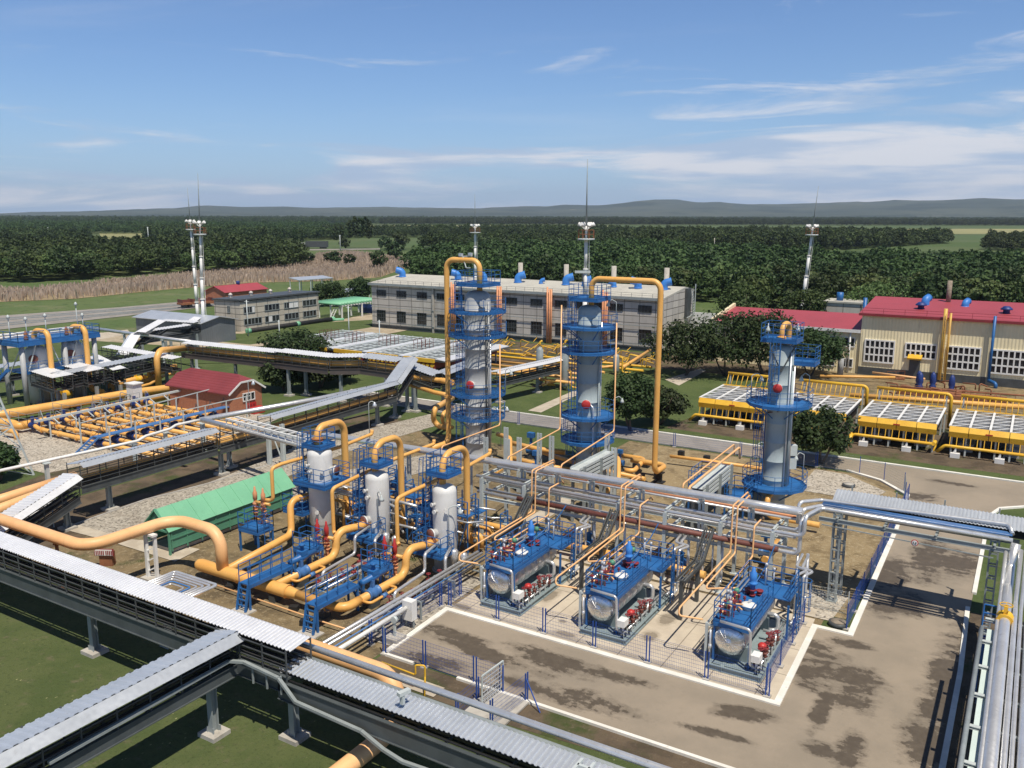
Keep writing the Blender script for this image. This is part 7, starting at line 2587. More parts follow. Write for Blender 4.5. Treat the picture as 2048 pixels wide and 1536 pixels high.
# ================================================================ CABLE GALLERIES (roofed walkways on posts)
paint('gallery_steel', (0.085, 0.098, 0.102), (0.065, 0.076, 0.08), 0.9, 0.5, dirt=(0.1, 0.09, 0.08), dirt_amt=0.4)
paint('gallery_dark', (0.10, 0.08, 0.07), (0.08, 0.07, 0.065), 0.9, 0.6, dirt=(0.14, 0.08, 0.05), dirt_amt=0.4)
def gallery(label, path, w=1.5, roof_h=1.75, girder_h=0.75, side=(0, 0), posts=(), ribs=4.5, roof=True, pitch=0.0, group='roofed cable galleries', roof_mat='galvanised', cables=7, pipes=(), rails=True, gaps=(), beam='dark_steel', foot=None, roof_w=None, amp=0.05, cname='cable_gallery'):
    """path = [(x, y, z of floor)]; roof over it, side girders, cable runs, rails, posts with footings"""
    path = [Vector(p) for p in path]
    t = thing(cname, label, 'cable gallery', V3(path[0], 0), group)
    g, c, r, rf, pr = MB(), MB(), MB(), MB(), MB()
    for i, (a, b) in enumerate(zip(path, path[1:])):
        d = b - a
        L = d.length
        dh = Vector((d.x, d.y, 0)).normalized()
        n = Vector((-dh.y, dh.x, 0))
        h = w / 2
        up = Vector((0, 0, 1))
        for s in (-1, 1):
            g.ibeam(a + n * s * h - up * girder_h / 2, b + n * s * h - up * girder_h / 2, 0.2, girder_h, 0.04)
        k = max(2, int(L / 1.5))
        for q in range(k + 1):
            p = a.lerp(b, q / k)
            g.bar(p - n * h - up * 0.12, p + n * h - up * 0.12, 0.1, 0.1)
            if rails:
                for s in (-1, 1):
                    r.bar(p + n * s * (h + 0.02), p + n * s * (h + 0.02) + up * (roof_h - 0.04), 0.06)
        if rails:
            for s in (-1, 1):
                for z in (0.35, 0.75, 1.1):
                    r.bar(a + n * s * (h + 0.02) + up * z, b + n * s * (h + 0.02) + up * z, 0.045)
        for q in range(cables):
            o = -h + 0.12 + (w - 0.24) * q / max(1, cables - 1)
            z = 0.08 + 0.16 * (q % 3)
            c.tube([a + n * o + up * z, b + n * o + up * z], 0.055, 6)
        for (o, z, rad) in pipes:
            pr.tube([a + n * o + up * z, b + n * o + up * z], rad, 10)
        if roof and i not in gaps:
            rw = roof_w or w
            e = dh * 0.12
            A = a - n * rw / 2 + up * (roof_h - pitch / 2) - e
            rf.corr(A, d + e * 2, n * rw + up * pitch, max(3, int(L * ribs)), amp)
            f = -1 if pitch >= 0 else 1
            # narrow back fold
            q0 = a - n * f * rw / 2 + up * (roof_h + abs(pitch) / 2 - 0.01)
            q1 = q0 + d
            rf.slab(q0, q1, q1 - n * f * 0.5 - up * 0.3, q0 - n * f * 0.5 - up * 0.3, 0.015)
    g.build('girder', beam, t)
    if rails:
        r.build('rail_frame', 'dark_steel', t)
    c.build('cables', 'black', t)
    if roof:
        rf.build('roof', roof_mat, t)
    if pipes:
        pr.build('pipe_run', 'yellow', t)
    for (x, y, zt) in posts:
        m = MB().ibeam((x, y, 0.15), (x, y, zt), 0.32, 0.36, 0.05, (0, 1, 0))
        for s in (-0.2, 0.2):
            m.bar((x + s, y - 0.2, 0.18), (x + s, y - 0.2, 0.5), 0.06)
            m.bar((x + s, y + 0.2, 0.18), (x + s, y + 0.2, 0.5), 0.06)
        p = m.build('post', foot or 'steel', t)
        MB().cbox((x, y, -0.1), 1.1, 1.0, 0.32).build('footing', 'concrete', p)
    return t


# near gallery along the front; its roof steps down half way
gy = 25.9
gallery('long near gallery with bright corrugated roof and dark cable racks, high part at the left', [(-95, gy, 3.65), (-27.0, gy, 3.65)], w=1.5, roof_h=1.25, girder_h=0.85, posts=[(x, gy, 2.9) for x in (-88, -73, -58, -42.8)], roof_w=1.25, pitch=0.14, ribs=4.2, cables=9, roof_mat='galvanised_white', beam='gallery_steel')
gallery('lower continuation of the near gallery, roof ribs running to the bottom edge', [(-27.6, gy, 3.3), (12, gy, 3.3)], w=1.5, roof_h=0.5, girder_h=0.9, posts=[(x, gy, 2.5) for x in (-27.5, -12)], roof_w=1.25, pitch=0.12, ribs=4.2, cables=6, rails=False, beam='gallery_steel')
t = thing('walkway_handrail', 'grey bent cable duct hanging along the front of the near gallery', 'cable tray', (-28, 25, 3))
m = MB()
q = [(-30.15, 16, 3.6), (-30.15, 24.6, 3.75), (-29.5, 24.9, 3.75), (-27.3, 24.9, 3.6), (-26.3, 24.9, 2.75), (-22.5, 24.9, 2.6), (-21.3, 24.9, 2.15), (-20.3, 24.9, 1.95), (-17.5, 24.9, 2.1), (5, 24.9, 2.1)]
for a, b in zip(q, q[1:]):
    m.bar(a, b, 0.16, 0.12)
m.build('duct', 'steel', t)
m = MB()
for x in np.arange(-29, -26.5, 0.9):
    m.bar((x, 24.95, 3.7), (x, 24.95, 2.8), 0.07)
m.build('hanger', 'steel', t)
# silver and dark lines behind the lower roof
for k, (y, z, r, mt, lb) in enumerate(((27.15, 4.05, 0.15, 'silver', 'silver pipe beside the lower part of the near gallery'), (26.75, 3.75, 0.10, 'steel', 'grey pipe between the near gallery roof and the silver pipe'), (26.95, 3.6, 0.07, 'dark_steel', 'thin dark pipe beside the near gallery'))):
    pipe('gallery_line', [(-34, y, z), (12, y, z)], r, mt, lb, seg=14)
t = thing('pipe_bracket', 'small pale bracket standing on the lower near gallery', 'bracket', at(805, 1400, 4.0))
p = at(805, 1408, 4.0)
m = MB().bar(p, p + Vector((0, 0, 0.55)), 0.16)
m.bar(p + Vector((-0.05, -0.2, 0.5)), p + Vector((0.1, 0.35, 0.5)), 0.22, 0.16)
m.build('post', 'pale_steel', t)
p = at(1155, 1530, 4.0)
m = MB().bar(p, p + Vector((0.5, 0, 0)), 0.12)
m.bar(p + Vector((0, -0.4, 0)), p + Vector((0, 0.4, 0)), 0.12)
m.bar(p + Vector((0.5, -0.4, 0)), p + Vector((0.5, 0.4, 0)), 0.12)
tag(m.build('bracket', 'pale_steel'), 'pale square pipe clamp on the lower near gallery at the bottom edge', 'bracket')
# side gallery running towards the viewer
gallery('side gallery with a flat ribbed roof running to the lower left corner', [(-30.9, 5, 3.35), (-30.9, 25.2, 3.35)], w=1.2, roof_h=1.45, girder_h=0.6, posts=[(-30.9, 24.1, 2.75), (-30.9, 10, 2.75)], roof_w=1.35, pitch=-0.25, ribs=2.6, cables=7, rails=True, amp=0.04, beam='gallery_steel', roof_mat='galvanised')
# gallery C: under a grey roof between the gravel bed and the valve rows; ramp at its near end
XC = -63.6
yb_ = YA(420, XC, 4.6)
yc = YA(783, XC + 0.3, 4.4)
gallery('ramp gallery with a pale roof climbing out from behind the big peach pipe', [(-60.8, 29.0, 0.5), (-62.6, 37.3, 2.5)], w=1.5, roof_h=1.7, girder_h=0.6, posts=[(-62.3, 36.5, 2.2)], ribs=3, cables=7, roof_mat='galvanised_white', pitch=-0.1)
gallery('dark cable gallery beside the green shelter under a grey ribbed roof', [(XC, 38.2, 2.9), (XC, yb_, 2.9)], w=1.7, roof_h=1.75, girder_h=0.6, posts=[(XC, 41, 2.3), (XC, yb_ + 1, 2.3), (XC - 1.2, yb_ + 3, 2.3)], ribs=3.2, cables=10, pipes=((0.35, 0.4, 0.12), (0.0, 0.35, 0.1)), pitch=-0.35)
gallery('middle stretch of the dark cable gallery, its grey roof rising towards the junction', [(XC, yb_ + 0.3, 2.9), (XC, 58, 2.9), (XC + 0.2, yc, 3.2)], w=1.7, roof_h=1.6, girder_h=0.6, posts=[(XC, 62, 2.3), (XC, 69, 2.3), (XC, 75, 2.4)], ribs=2.6, cables=8, pipes=((-0.55, 0.5, 0.3), (-0.2, 0.3, 0.12)), gaps=(0,), pitch=-0.35)
ye = 83.0
gallery('steep grey roofed gallery climbing to the walkway junction', [(XC + 0.2, yc, 3.2), (-65.2, ye, 5.2)], w=1.6, roof_h=1.55, girder_h=0.6, posts=[(-65.2, ye - 0.4, 4.6), (-64.4, 79.2, 3.6)], ribs=2.6, cables=8, pitch=-0.25)
# gallery D along the back with the big yellow pipe inside
YD = 82.4
xd0, xd1, xd2 = XA(372, YD, 5.6), XA(560, YD, 5.9), XA(712, YD, 5.9)
gallery('high white-roofed gallery round a big yellow pipe, right of the yellow arch', [(xd0, YD, 4.1), (xd1, YD, 4.3)], w=1.9, roof_h=1.5, girder_h=0.7, posts=[(xd0 + 1, YD, 3.3), (XA(470, YD, 4), YD, 3.5)], ribs=2.4, cables=5, pipes=((0.0, 0.55, 0.36),), roof_mat='galvanised_white', beam='gallery_dark', pitch=0.2)
gallery('high white-roofed gallery round a yellow pipe, over the dark trees', [(xd1, YD, 4.35), (XA(665, YD, 5), YD, 4.4), (xd2, YD + 1.5, 4.6)], w=1.9, roof_h=1.6, girder_h=0.7, posts=[(XA(585, YD, 2), YD - 0.7, 3.6), (XA(604, YD, 2), YD + 0.7, 3.6), (XA(682, YD, 2), YD, 3.7)], ribs=2.4, cables=5, pipes=((0.0, 0.55, 0.36),), roof_mat='galvanised_white', beam='gallery_dark', pitch=0.2)
gallery('short high gallery before the junction under a grey roof', [(xd2, YD + 1.5, 4.6), (XA(800, YD + 1.2, 5.4), YD + 1.2, 4.6)], w=1.9, roof_h=1.6, girder_h=0.7, posts=[(XA(760, YD, 2), YD + 1.2, 3.8)], ribs=2.4, cables=5, pipes=((0.0, 0.4, 0.34),), beam='gallery_dark', pitch=0.3)
xe0 = XA(808, YD + 1.5, 5.4)
xe1 = XA(872, 83.5, 4.6)
gallery('short gallery stepping down from the junction to the tallest column', [(xe0, YD + 1.5, 4.4), (xe1, 83.5, 3.5)], w=1.7, roof_h=1.5, girder_h=0.6, posts=[(xe0 + 2.4, 83, 3)], ribs=2.6, cables=5, pitch=0.3)
gallery('gallery behind the tallest column leading to the cooler rows', [(xe1, 83.5, 3.5), (XA(930, 92, 4.5), 93, 3.6)], w=1.7, roof_h=1.5, girder_h=0.6, posts=[(xe1 + 0.3, 84.5, 3)], ribs=2.6, cables=5, pitch=-0.3)
gallery('gallery between the two tall columns sloping down past the grey pots', [(XA(985, 92, 4.2), 92, 2.7), (XA(1085, 100, 4.4), 106, 3.0)], w=1.5, roof_h=1.5, girder_h=0.5, posts=[(XA(1000, 93, 2), 93, 2.4), (XA(1060, 99, 2), 101, 2.6)], ribs=2.4, cables=4, roof_mat='galvanised_white', pitch=-0.2)
# the two peach pipes in front
e0 = (-49.3, 29.9)
pipe('peach_main', [(-95, 29.9, 3.5), (-49.2, 29.9, 3.5), (-48.7, 36.0, 3.6), (-43.95, YH, 3.62), (-43.95, YH, ZH + 0.2)], 0.39, 'peach', 'thick peach pipe swinging round behind the near gallery and dropping into the header', bend=1.5, seg=22,
     supports=(((-60.5, 29.9, 3.5), 0, 0.16, 'white'), ((-52.5, 29.9, 3.5), 0, 0.16, 'rust')))
m = thing('lattice_stand', 'white lattice stand under the bend of the thick peach pipe', 'pipe support', (-48.6, 34.1, 0))
mb = MB()
for s in (-0.3, 0.35):
    mb.bar((-48.75 + s, 34.0 + s * 0.3, 0.1), (-48.7 + s, 34.0 + s * 0.3, 3.05), 0.2)
for z in (0.5, 1.2, 1.9, 2.6):
    mb.bar((-49.05, 33.9, z), (-48.4, 34.1, z + 0.35), 0.08)
mb.cbox((-48.72, 34.02, 3.05), 1.1, 0.4, 0.14)
mb.build('frame', 'white', m)
MB().cbox((-48.7, 34.02, -0.1), 1.4, 1.0, 0.22).build('footing', 'concrete', m)
for dx in (-3.1, 3.2):
    pass
pipe('peach_main', [(-95, 28.6, 2.95), (-23.45, 28.6, 2.95), (-23.45, 28.2, 0.55), (-23.5, 15, 0.5)], 0.42, 'peach', 'thick peach pipe along the near gallery that turns down beside the yellow steps', bend=1.3, seg=22,
     flanges=(), supports=(((-70, 28.6, 2.95), 0, 0.3, 'steel'), ((-40, 28.6, 2.95), 0, 0.3, 'steel')))
mb = MB()
for q in (-41.5, -38.6, -38.2):
    mb.lathe([(0.445, -0.06), (0.445, 0.06)], (q, 28.6, 2.95), 22, (1, 0, 0), caps=False)
tag(mb.build('pipe_bands', 'rust'), 'rusty bands round the thick peach pipe by the silver expansion loops', 'band')
for (z, x0, y0, lb) in ((0.75, -66.0, 42.0, 'left of two'), (0.75, -64.9, 42.2, 'right of two')):
    pipe('peach_pipe', [at(-60, 1018 if x0 < -65 else 1040, 0.8), at(150, 952 if x0 < -65 else 962, 0.8)], 0.42, 'peach', 'peach pipe lying on the ground beyond the ramp gallery, ' + lb, seg=16)
for k in range(3):
    pipe('ground_tube', [at(-20, 1052 + 8 * k, 0.4), at(110, 998 + 5 * k, 0.4)], 0.1, 'white', ('upper', 'middle', 'lower')[k] + ' of three pale tubes below the two peach pipes on the ground', seg=8)
# flat silver expansion loops beside the gallery
LX0, LX1, LY = -42.2, -35.4, 31.0
LX0, LY = at(350, 1143, 3.9)[:2]
LX1 = at(430, 1172, 3.9).x
for k in range(6):
    d = 0.24 * k
    x0, x1, yo = LX0 + d, LX1 - d, LY - d
    mt = 'blue_worn' if k in (4,) else 'silver'
    pipe('expansion_loop', [(x0 - 0.0, 27.0 + 0.02 * k, 3.9), (x0, yo, 3.9), (x1, yo, 3.9), (x1, 27.0 + 0.02 * k, 3.9)], 0.085 - 0.008 * k, mt,
         ('outermost', 'second', 'third', 'fourth', 'fifth, blue', 'innermost')[k] + ' flat pipe loop nested over the thick peach pipe', bend=0.18, seg=8, group='nested flat pipe loops')
# yellow handrail by the pipe bend, yellow gas tubing along the ground
g = at(835, 1385)
m = MB()
x_, y_ = g.x, g.y
m.tube([(x_ - 2.4, y_ + 0.1, 0.95), (x_ - 0.1, y_, 0.95), (x_ - 0.1, y_, 1.5), (x_ + 0.35, y_ + 0.2, 1.5), (x_ + 0.35, y_ + 0.2, 0.9), (x_ + 0.6, y_ - 0.2, 0.0)], 0.05, 8, bend=0.1)
tag(m.build('handrail', 'lemon'), 'yellow bent handrail beside the end of the thick peach pipe', 'railing')
pipe('gas_tube', [at(380, 1152, 0.35), at(650, 1245, 0.35), at(705, 1262, 0.35)], 0.05, 'peach', 'thin yellow gas tube along the dry ground before the header', seg=6)
for (px, py) in ((460, 1180), (588, 1222), (610, 1250)):
    g = at(px, py)
    tag(MB().cbox(g, 0.55, 0.4, 0.35, 0.4).build('pipe_stand', 'black'), 'black block under the thin gas tube on the dry ground', 'pipe support', 'black blocks on the dry ground')
# silver lines running out past the header towards the near gallery
for k, (x, z, r, mt) in enumerate(((-30.9, 1.35, 0.11, 'silver'), (-30.55, 1.35, 0.09, 'silver'), (-30.2, 1.3, 0.05, 'blue_worn'), (-29.8, 1.3, 0.13, 'white'), (-30.4, 0.9, 0.08, 'silver'), (-31.2, 0.9, 0.06, 'galvanised'))):
    pipe('service_line', [(x, 28.9 - 0.3 * (k % 2), z), (x, 46.5 if k != 3 else 37.5, z)], r, mt, ('silver', 'thin silver', 'thin blue', 'white', 'low silver', 'low grey')[k] + ' service line running from the near gallery past the corner of the yard', seg=10, group='service lines beside the yard corner')
m = thing('service_rack', 'low steel trestles under the service lines beside the yard corner', 'pipe support', (-30.5, 36, 0))
for y in (31.5, 35.0, 38.5, 42, 45):
    b = MB()
    for x in (-31.3, -29.7):
        b.bar((x, y, 0), (x, y, 1.15), 0.1)
    b.bar((-31.3, y, 1.17), (-29.7, y, 1.17), 0.1)
    b.bar((-31.3, y, 0.72), (-29.7, y, 0.72), 0.08)
    b.build('trestle', 'steel', m)
g = at(820, 1255)
t = thing('control_cabinet', 'white control cabinet on legs by the fence at the yard corner', 'cabinet', g)
MB().cbox(g + Vector((0, 0, 0.55)), 0.7, 0.5, 1.2).build('case', 'white', t)
for s in (-0.28, 0.28):
    MB().bar(g + Vector((s, 0, 0)), g + Vector((s, 0, 0.55)), 0.08).build('leg', 'steel', t)
g = at(790, 1283)
t = thing('line_anchor', 'pale anchor post with a concrete block at the end of the white service line', 'pipe support', g)
MB().cbox(g, 0.95, 0.95, 0.35).build('footing', 'concrete', t)
m = MB().bar(g + Vector((0, 0, 0.35)), g + Vector((0, 0, 1.3)), 0.12)
m.flange(g + Vector((0, 0, 1.35)), 0.2, 0.2, (0, 1, 0))
m.build('post', 'pale_steel', t)
# warning board on a rust-red plinth under the thick peach pipe
g = at(216, 1130)
t = thing('notice_stand', 'rust-red stand with a white lettered board under the thick peach pipe', 'sign', g)
MB().cbox(g, 0.9, 0.5, 1.0, 0.5).build('stand', 'rust', t)
zc = ZA(1101, g.x, g.y)
b = MB().cbox((g.x + 0.15, g.y - 0.3, zc - 0.25), 1.35, 0.06, 0.5, 0.5).build('board', 'dark_red', t)
b2 = MB()
b2.cbox((g.x + 0.17, g.y - 0.35, zc - 0.21), 1.2, 0.03, 0.42, 0.5)
b2.build('face', 'white', t)
b3 = MB()
for k in range(9):
    o = -0.5 + 0.125 * k + (0.06 if k > 4 else 0)
    b3.cbox((g.x + 0.18 + o * math.cos(0.5), g.y - 0.375 + o * math.sin(0.5), zc - 0.16), 0.075, 0.02, 0.3, 0.5)
b3.build('lettering', 'dark_red', t)
g = at(108, 1055)
t = thing('small_sign', 'small blue and white plate on a thin post beyond the thick peach pipe', 'sign', g)
MB().bar(g, g + Vector((0, 0, 1.5)), 0.06).build('post', 'pale_steel', t)
MB().cbox(g + Vector((0, -0.04, 1.3)), 0.42, 0.03, 0.28).build('plate', 'blue_worn', t)
# ================================================================ LEFT SEPARATORS, VALVE ROWS
def left_separators():
    x1 = -107.3
    ys = [59.3, YA(137, x1 + 0.4, 4), YA(196, x1 + 0.4, 4)]
    zt = ZA(687, x1, ys[0])
    zt = ZA(684, x1, ys[0])
    t = thing('vessel_gantry', 'blue topped frame on grey posts at the left edge carrying two vessels', 'platform', (x1 - 2, ys[1], 0))
    x0 = x1 - 4.2
    m = MB().box(x0, ys[0] - 0.6, zt - 0.12, x1 + 0.5, ys[2] + 0.6, zt)
    for a, b in (((x0, ys[0] - 0.6), (x1 + 0.5, ys[0] - 0.6)), ((x1 + 0.5, ys[0] - 0.6), (x1 + 0.5, ys[2] + 0.6)), ((x0, ys[2] + 0.6), (x0, ys[0] - 0.6))):
        m.bar((a[0], a[1], zt - 0.35), (b[0], b[1], zt - 0.35), 0.2, 0.45)
    d = m.build('deck', 'blue', t)
    MB().rail([(x0, ys[0] - 0.6, zt), (x1 + 0.5, ys[0] - 0.6, zt), (x1 + 0.5, ys[2] + 0.6, zt), (x0, ys[2] + 0.6, zt)], 1.2, 3, 1.4, 0.06).build('railing', 'blue', d)
    for y in ys:
        for x in (x0 + 0.3, x1):
            MB().tube([(x, y, 0), (x, y, zt - 0.5)], 0.32, 10).build('post', 'shell_grey', t)
    m = MB()
    for a, b in zip(ys, ys[1:]):
        m.bar((x1, a, 2.8), (x1, a + 1.8, zt - 0.6), 0.12)
        m.bar((x1, b, 2.8), (x1, b - 1.8, zt - 0.6), 0.12)
    m.bar((x0, ys[0], 2.8), (x1, ys[0], zt - 0.6), 0.12)
    m.build('brace', 'pale_steel', t)
    m = MB().box(x0 + 0.2, ys[0] + 0.3, zt * 0.5, x1 + 0.2, ys[2] - 0.4, zt * 0.5 + 0.25)
    m.rail([(x1 + 0.2, ys[0] + 0.3, zt * 0.5 + 0.25), (x1 + 0.2, ys[2] - 0.4, zt * 0.5 + 0.25)], 1.2, 3, 1.5, 0.05)
    m.build('deck', 'blue', t)
    m = MB()
    m.ladder((x0 - 0.2, ys[0] - 4.5, 0.3), (x0 + 1.8, ys[0] - 0.8, zt * 0.55), 1.0, (0.9, -0.5, 0), 0.35, 0.14)
    m.rail([(x0 + 0.3, ys[0] - 4.5, 0.3), (x0 + 2.3, ys[0] - 0.8, zt * 0.55)], 1.1, 2, 1.2, 0.06, toe=0.4)
    m.build('stairs', 'blue', t)
    for k, (px, lb) in enumerate(((77, 'grey white vessel under the blue frame, near the left edge'), (150, 'grey white vessel under the blue frame, the farther one'))):
        y = YA(px, x1 - 1.9, 3)
        v = thing('separator_vessel', lb, 'vessel', (x1 - 1.9, y, 0))
        r = 1.45
        MB().lathe([(r * 0.9, 0), (r * 0.9, 0.9), (r, 1.0), (r, zt - 2.2), (r * 0.9, zt - 1.5), (r * 0.6, zt - 1.05), (0.3, zt - 0.9), (0.3, zt + 0.4)], (x1 - 1.9, y, 0), 28).build('shell', 'shell_white', v)
        m = MB().lathe([(0.45, 0), (0.45, 0.5), (0.55, 0.5), (0.55, 0.62)], (x1 - 1.9 + 1.1, y - 0.9, zt - 2.4), 14, (0.75, -0.65, 0))
        m.build('manhole', 'brown_pipe', v)
        pipe('gooseneck_pipe', [(x1 - 1.9, y, zt - 0.9), (x1 - 1.9, y, zt + 1.05), (x1 + 0.95, y + 0.2, zt + 1.0), (x1 + 0.95, y + 0.2, 1.0), (x1 + 3.5, y + 0.2, 1.0)], 0.34, 'yellow', ('yellow gooseneck pipe over the blue frame at the left edge', 'yellow gooseneck pipe over the blue frame, the farther one')[k], bend=0.9, seg=14)
    m = MB()
    for k, z in enumerate((0.35, 0.7)):
        m.tube([(x1 - 3, ys[0] - 2, zt + z), (x1 - 3, ys[2], zt + z)], 0.14, 8)
    m.tube([(x1 - 1.0, ys[1] + 0.5, zt + 0.9), (x1 - 1.0, ys[2] - 1.2, zt + 0.9)], 0.09, 8)
    m.build('deck_pipes', 'white', t)
    m = MB()
    for y in (ys[0] + 1.2, ys[1] + 1, ys[2] - 1.0):
        m.lathe([(0.2, 0), (0.3, 0.2), (0.15, 0.5), (0.25, 0.8), (0.05, 1.2)], (x1 - 0.9, y, zt), 10)
    m.build('deck_valve', 'rust', t)
    for k, (px, py) in enumerate(((19, 632), (53, 636), (92, 629), (155, 606), (166, 628))):
        y = YA(px, x1 - 2.5, zt + 1)
        z = ZA(py, x1 - 2.5, y)
        m = MB().tube([(x1 - 2.5, y, zt), (x1 - 2.5, y, z)], 0.06, 6)
        m.lathe([(0.26, -0.3), (0.16, 0.0), (0.05, 0.15)], (x1 - 2.5, y, z), 8)
        m.build('lamp_post', 'pale_steel', t)
    return x1, ys, zt


LX, LYS, LZ = left_separators()


def valve_rows():
    xh, z = -95.0, 0.85
    y0, y1 = 52.3, 68.0
    t = thing('manifold_header', 'thick yellow header at the left end of the valve rows', 'pipe', (xh, 58, 0))
    m = MB().tube([at(-30, 838, 1.3), at(28, 848, 1.0), (xh, y0 - 1.0, z), (xh, y1 + 4, z)], 0.46, 16, bend=2.0)
    m.tube([(xh + 0.1, y0 - 2.8, z), (xh + 2.2, y0 - 2.6, z), (xh + 2.3, y0 - 2.6, 0)], 0.26, 12, bend=0.6)
    m.build('pipe_run', 'yellow', t)
    m = MB()
    for k in range(5):
        m.lathe([(0.58, -0.12), (0.58, 0.12)], (xh, y0 + 1 + 3.2 * k, z), 14, (0, 1, 0))
    m.build('flange', 'navy', t)
    for k, (dx, zz, rr, lb) in enumerate(((-3.6, 1.3, 0.5, 'upper'), (-4.8, 0.9, 0.45, 'lower'))):
        pipe('manifold_feed', [at(-40, 766 + 20 * k, zz + 0.3), (xh + dx - 2, y0 - 2, zz), (xh + dx, y1, zz), (xh + dx + 3.0, y1 + 9, zz)], rr, 'yellow', lb + ' of two yellow pipes passing between the blue frame and the valve rows', bend=2.0, seg=14)
    n = 9
    for i in range(n):
        y = y0 + (y1 - y0) * i / (n - 1) * 0.93
        xe = XA((372 + 15 * i), y, 0.55)
        r = thing('valve_row', ('first', 'second', 'third', 'fourth', 'fifth', 'sixth', 'seventh', 'eighth', 'ninth')[i] + ' yellow pipe of the valve rows, counted from the gravel side', 'pipe', (xh + 8, y, 0), 'yellow pipes of the valve rows')
        MB().tube([(xh, y, z), (xh + 1.4, y, z), (xh + 2.2, y, 0.6), (xe, y, 0.55)], (0.24, 0.2)[i % 2], 12, bend=0.5).build('pipe_run', 'yellow', r)
        m = MB()
        for q in (2.8, 6.0, 9.2, 12.6):
            m.lathe([(0.33, -0.09), (0.33, 0.09)], (xh + q, y, 0.58), 12, (1, 0, 0))
        m.build('flange', 'yellow', r)
        m = MB().lathe([(0.38, -0.5), (0.3, -0.4), (0.44, 0), (0.3, 0.4), (0.38, 0.5)], (-81.6, y, 0.56), 12, (1, 0, 0))
        m.bar((-81.6, y, 0.5), (-81.6, y, 1.05), 0.35)
        m.lathe([(0.36, -0.4), (0.3, -0.3), (0.42, 0), (0.3, 0.3), (0.36, 0.4)], (xh + 1.0, y, z), 12, (1, 0, 0))
        m.bar((xh + 1.0, y, z), (xh + 1.0, y, 1.9), 0.28)
        m.build('valve', 'navy', r)
        m = MB()
        hand_wheel(m, (xh + 5.2, y, 1.5), (0, 0, 1), 0.3)
        m.bar((xh + 5.2, y, 0.6), (xh + 5.2, y, 1.5), 0.07)
        hand_wheel(m, (xh + 9.6, y + 0.5, 0.9), (0, 1, 0), 0.28)
        m.build('handwheel', 'brown_pipe', r)
        m = MB()
        for q in (3.6, 8.0, 16.5):
            m.cbox((xh + q, y, 0), 0.35, 0.5, 0.36)
        m.build('stand', 'dark_steel', r)
    w = thing('valve_walkway', 'blue stepped walkway crossing the yellow valve rows', 'platform', (-81.6, 60, 0))
    m = MB()
    m.box(-82.1, y0 - 0.6, 1.3, -81.1, y1 + 1.2, 1.38)
    for k in range(8):
        m.box(-82.14, y0 - 0.5 + 2.1 * k, 1.15, -81.06, y0 - 0.3 + 2.1 * k, 1.29)
    m.build('deck', 'blue_worn', w)
    m = MB().ladder((-81.6, y0 - 2.6, 0.05), (-81.6, y0 - 0.6, 1.35), 0.95, (1, 0, 0), 0.3, 0.14)
    m.build('steps', 'blue_worn', w)
    m = MB()
    for k in range(9):
        y = y0 + 2.0 * k
        m.bar((-82.1, y, 1.38), (-82.1, y + 0.5, 2.4), 0.05)
        m.bar((-81.1, y, 0), (-81.1, y, 1.15), 0.1)
        m.bar((-82.1, y + 0.9, 1.38), (-82.1, y + 0.4, 2.4), 0.05)
    m.build('railing', 'dark_steel', w)
    # overhead cable rail on thin posts and a beam on short arms
    c = thing('cable_rail', 'thin grey cable rail on slender posts over the valve rows', 'cable tray', (-88, 60, 0))
    xa = -90.0
    m = MB().bar((xa, y0 - 2, 2.2), (xa, y1 + 2, 2.4), 0.3, 0.22)
    for k in range(8):
        m.bar((xa, y0 + 2.0 * k, 2.25), (xa + 1.2, y0 + 2.0 * k, 1.7), 0.1)
    m.build('rail', 'pale_steel', c)
    m = MB()
    for x, h in ((-84.5, 3.2), (-79.5, 2.6)):
        m.bar((x, y0 - 0.4, h - 0.8 if h > 3 else h), (x, y1 + 2.5, h), 0.09)
    for k in range(7):
        y = y0 - 0.4 + 3.0 * k
        for x, h in ((-79.5, 2.6), (xa, 2.2), (-84.5, 3.0)):
            m.bar((x, y, 0), (x, y, h), 0.12)
    m.build('post', 'pale_steel', c)
    # cluttered pipework by the header
    m = MB()
    rng = np.random.default_rng(4)
    for k in range(14):
        y = y0 + rng.uniform(0, y1 - y0)
        x = xh + rng.uniform(-2.4, 3.0)
        m.tube([(x, y, 0.2), (x, y, rng.uniform(1.2, 2.4)), (x + rng.uniform(0.4, 1.6), y + rng.uniform(-1, 1), rng.uniform(1.2, 2.2))], 0.05, 6, bend=0.2)
    for k in range(3):
        m.rail([(xh - 1.6, y0 - 1 + 5 * k, 1.3), (xh + 1.8, y0 - 1 + 5 * k, 1.3), (xh + 1.8, y0 + 3 + 5 * k, 1.3)], 1.1, 2, 1.5, 0.045, toe=0)
    tag(m.build('small_piping', 'steel'), 'thin grey piping and railings above the thick yellow header of the valve rows', 'pipework')
    g = at(188, 768)
    tc_ = thing('control_cabinet', 'white equipment cabinet standing beyond the yellow valve rows', 'cabinet', (xh + 1.0, 66.5, 0))
    MB().cbox((xh - 0.6, 66.3, 0.9), 1.4, 1.2, 2.2).build('case', 'white', tc_)
    MB().cbox((xh - 0.6, 66.3, 3.104), 1.8, 1.5, 0.12).build('lid', 'white', tc_)
    # big arch pipe and lines heading into the high gallery
    xg = XA(372, YD, 5.6)
    a0, a1 = at_y(318, 775, 75.0), at_y(320, 702, 75.0)
    pipe('arch_pipe', [(a0.x, 75.0, 0.6), (a0.x, 75.0, a1.z), (xg + 0.3, YD, 4.75)], 0.42, 'yellow', 'big yellow pipe rising left of the brick house and turning into the high gallery', bend=1.4, seg=18)
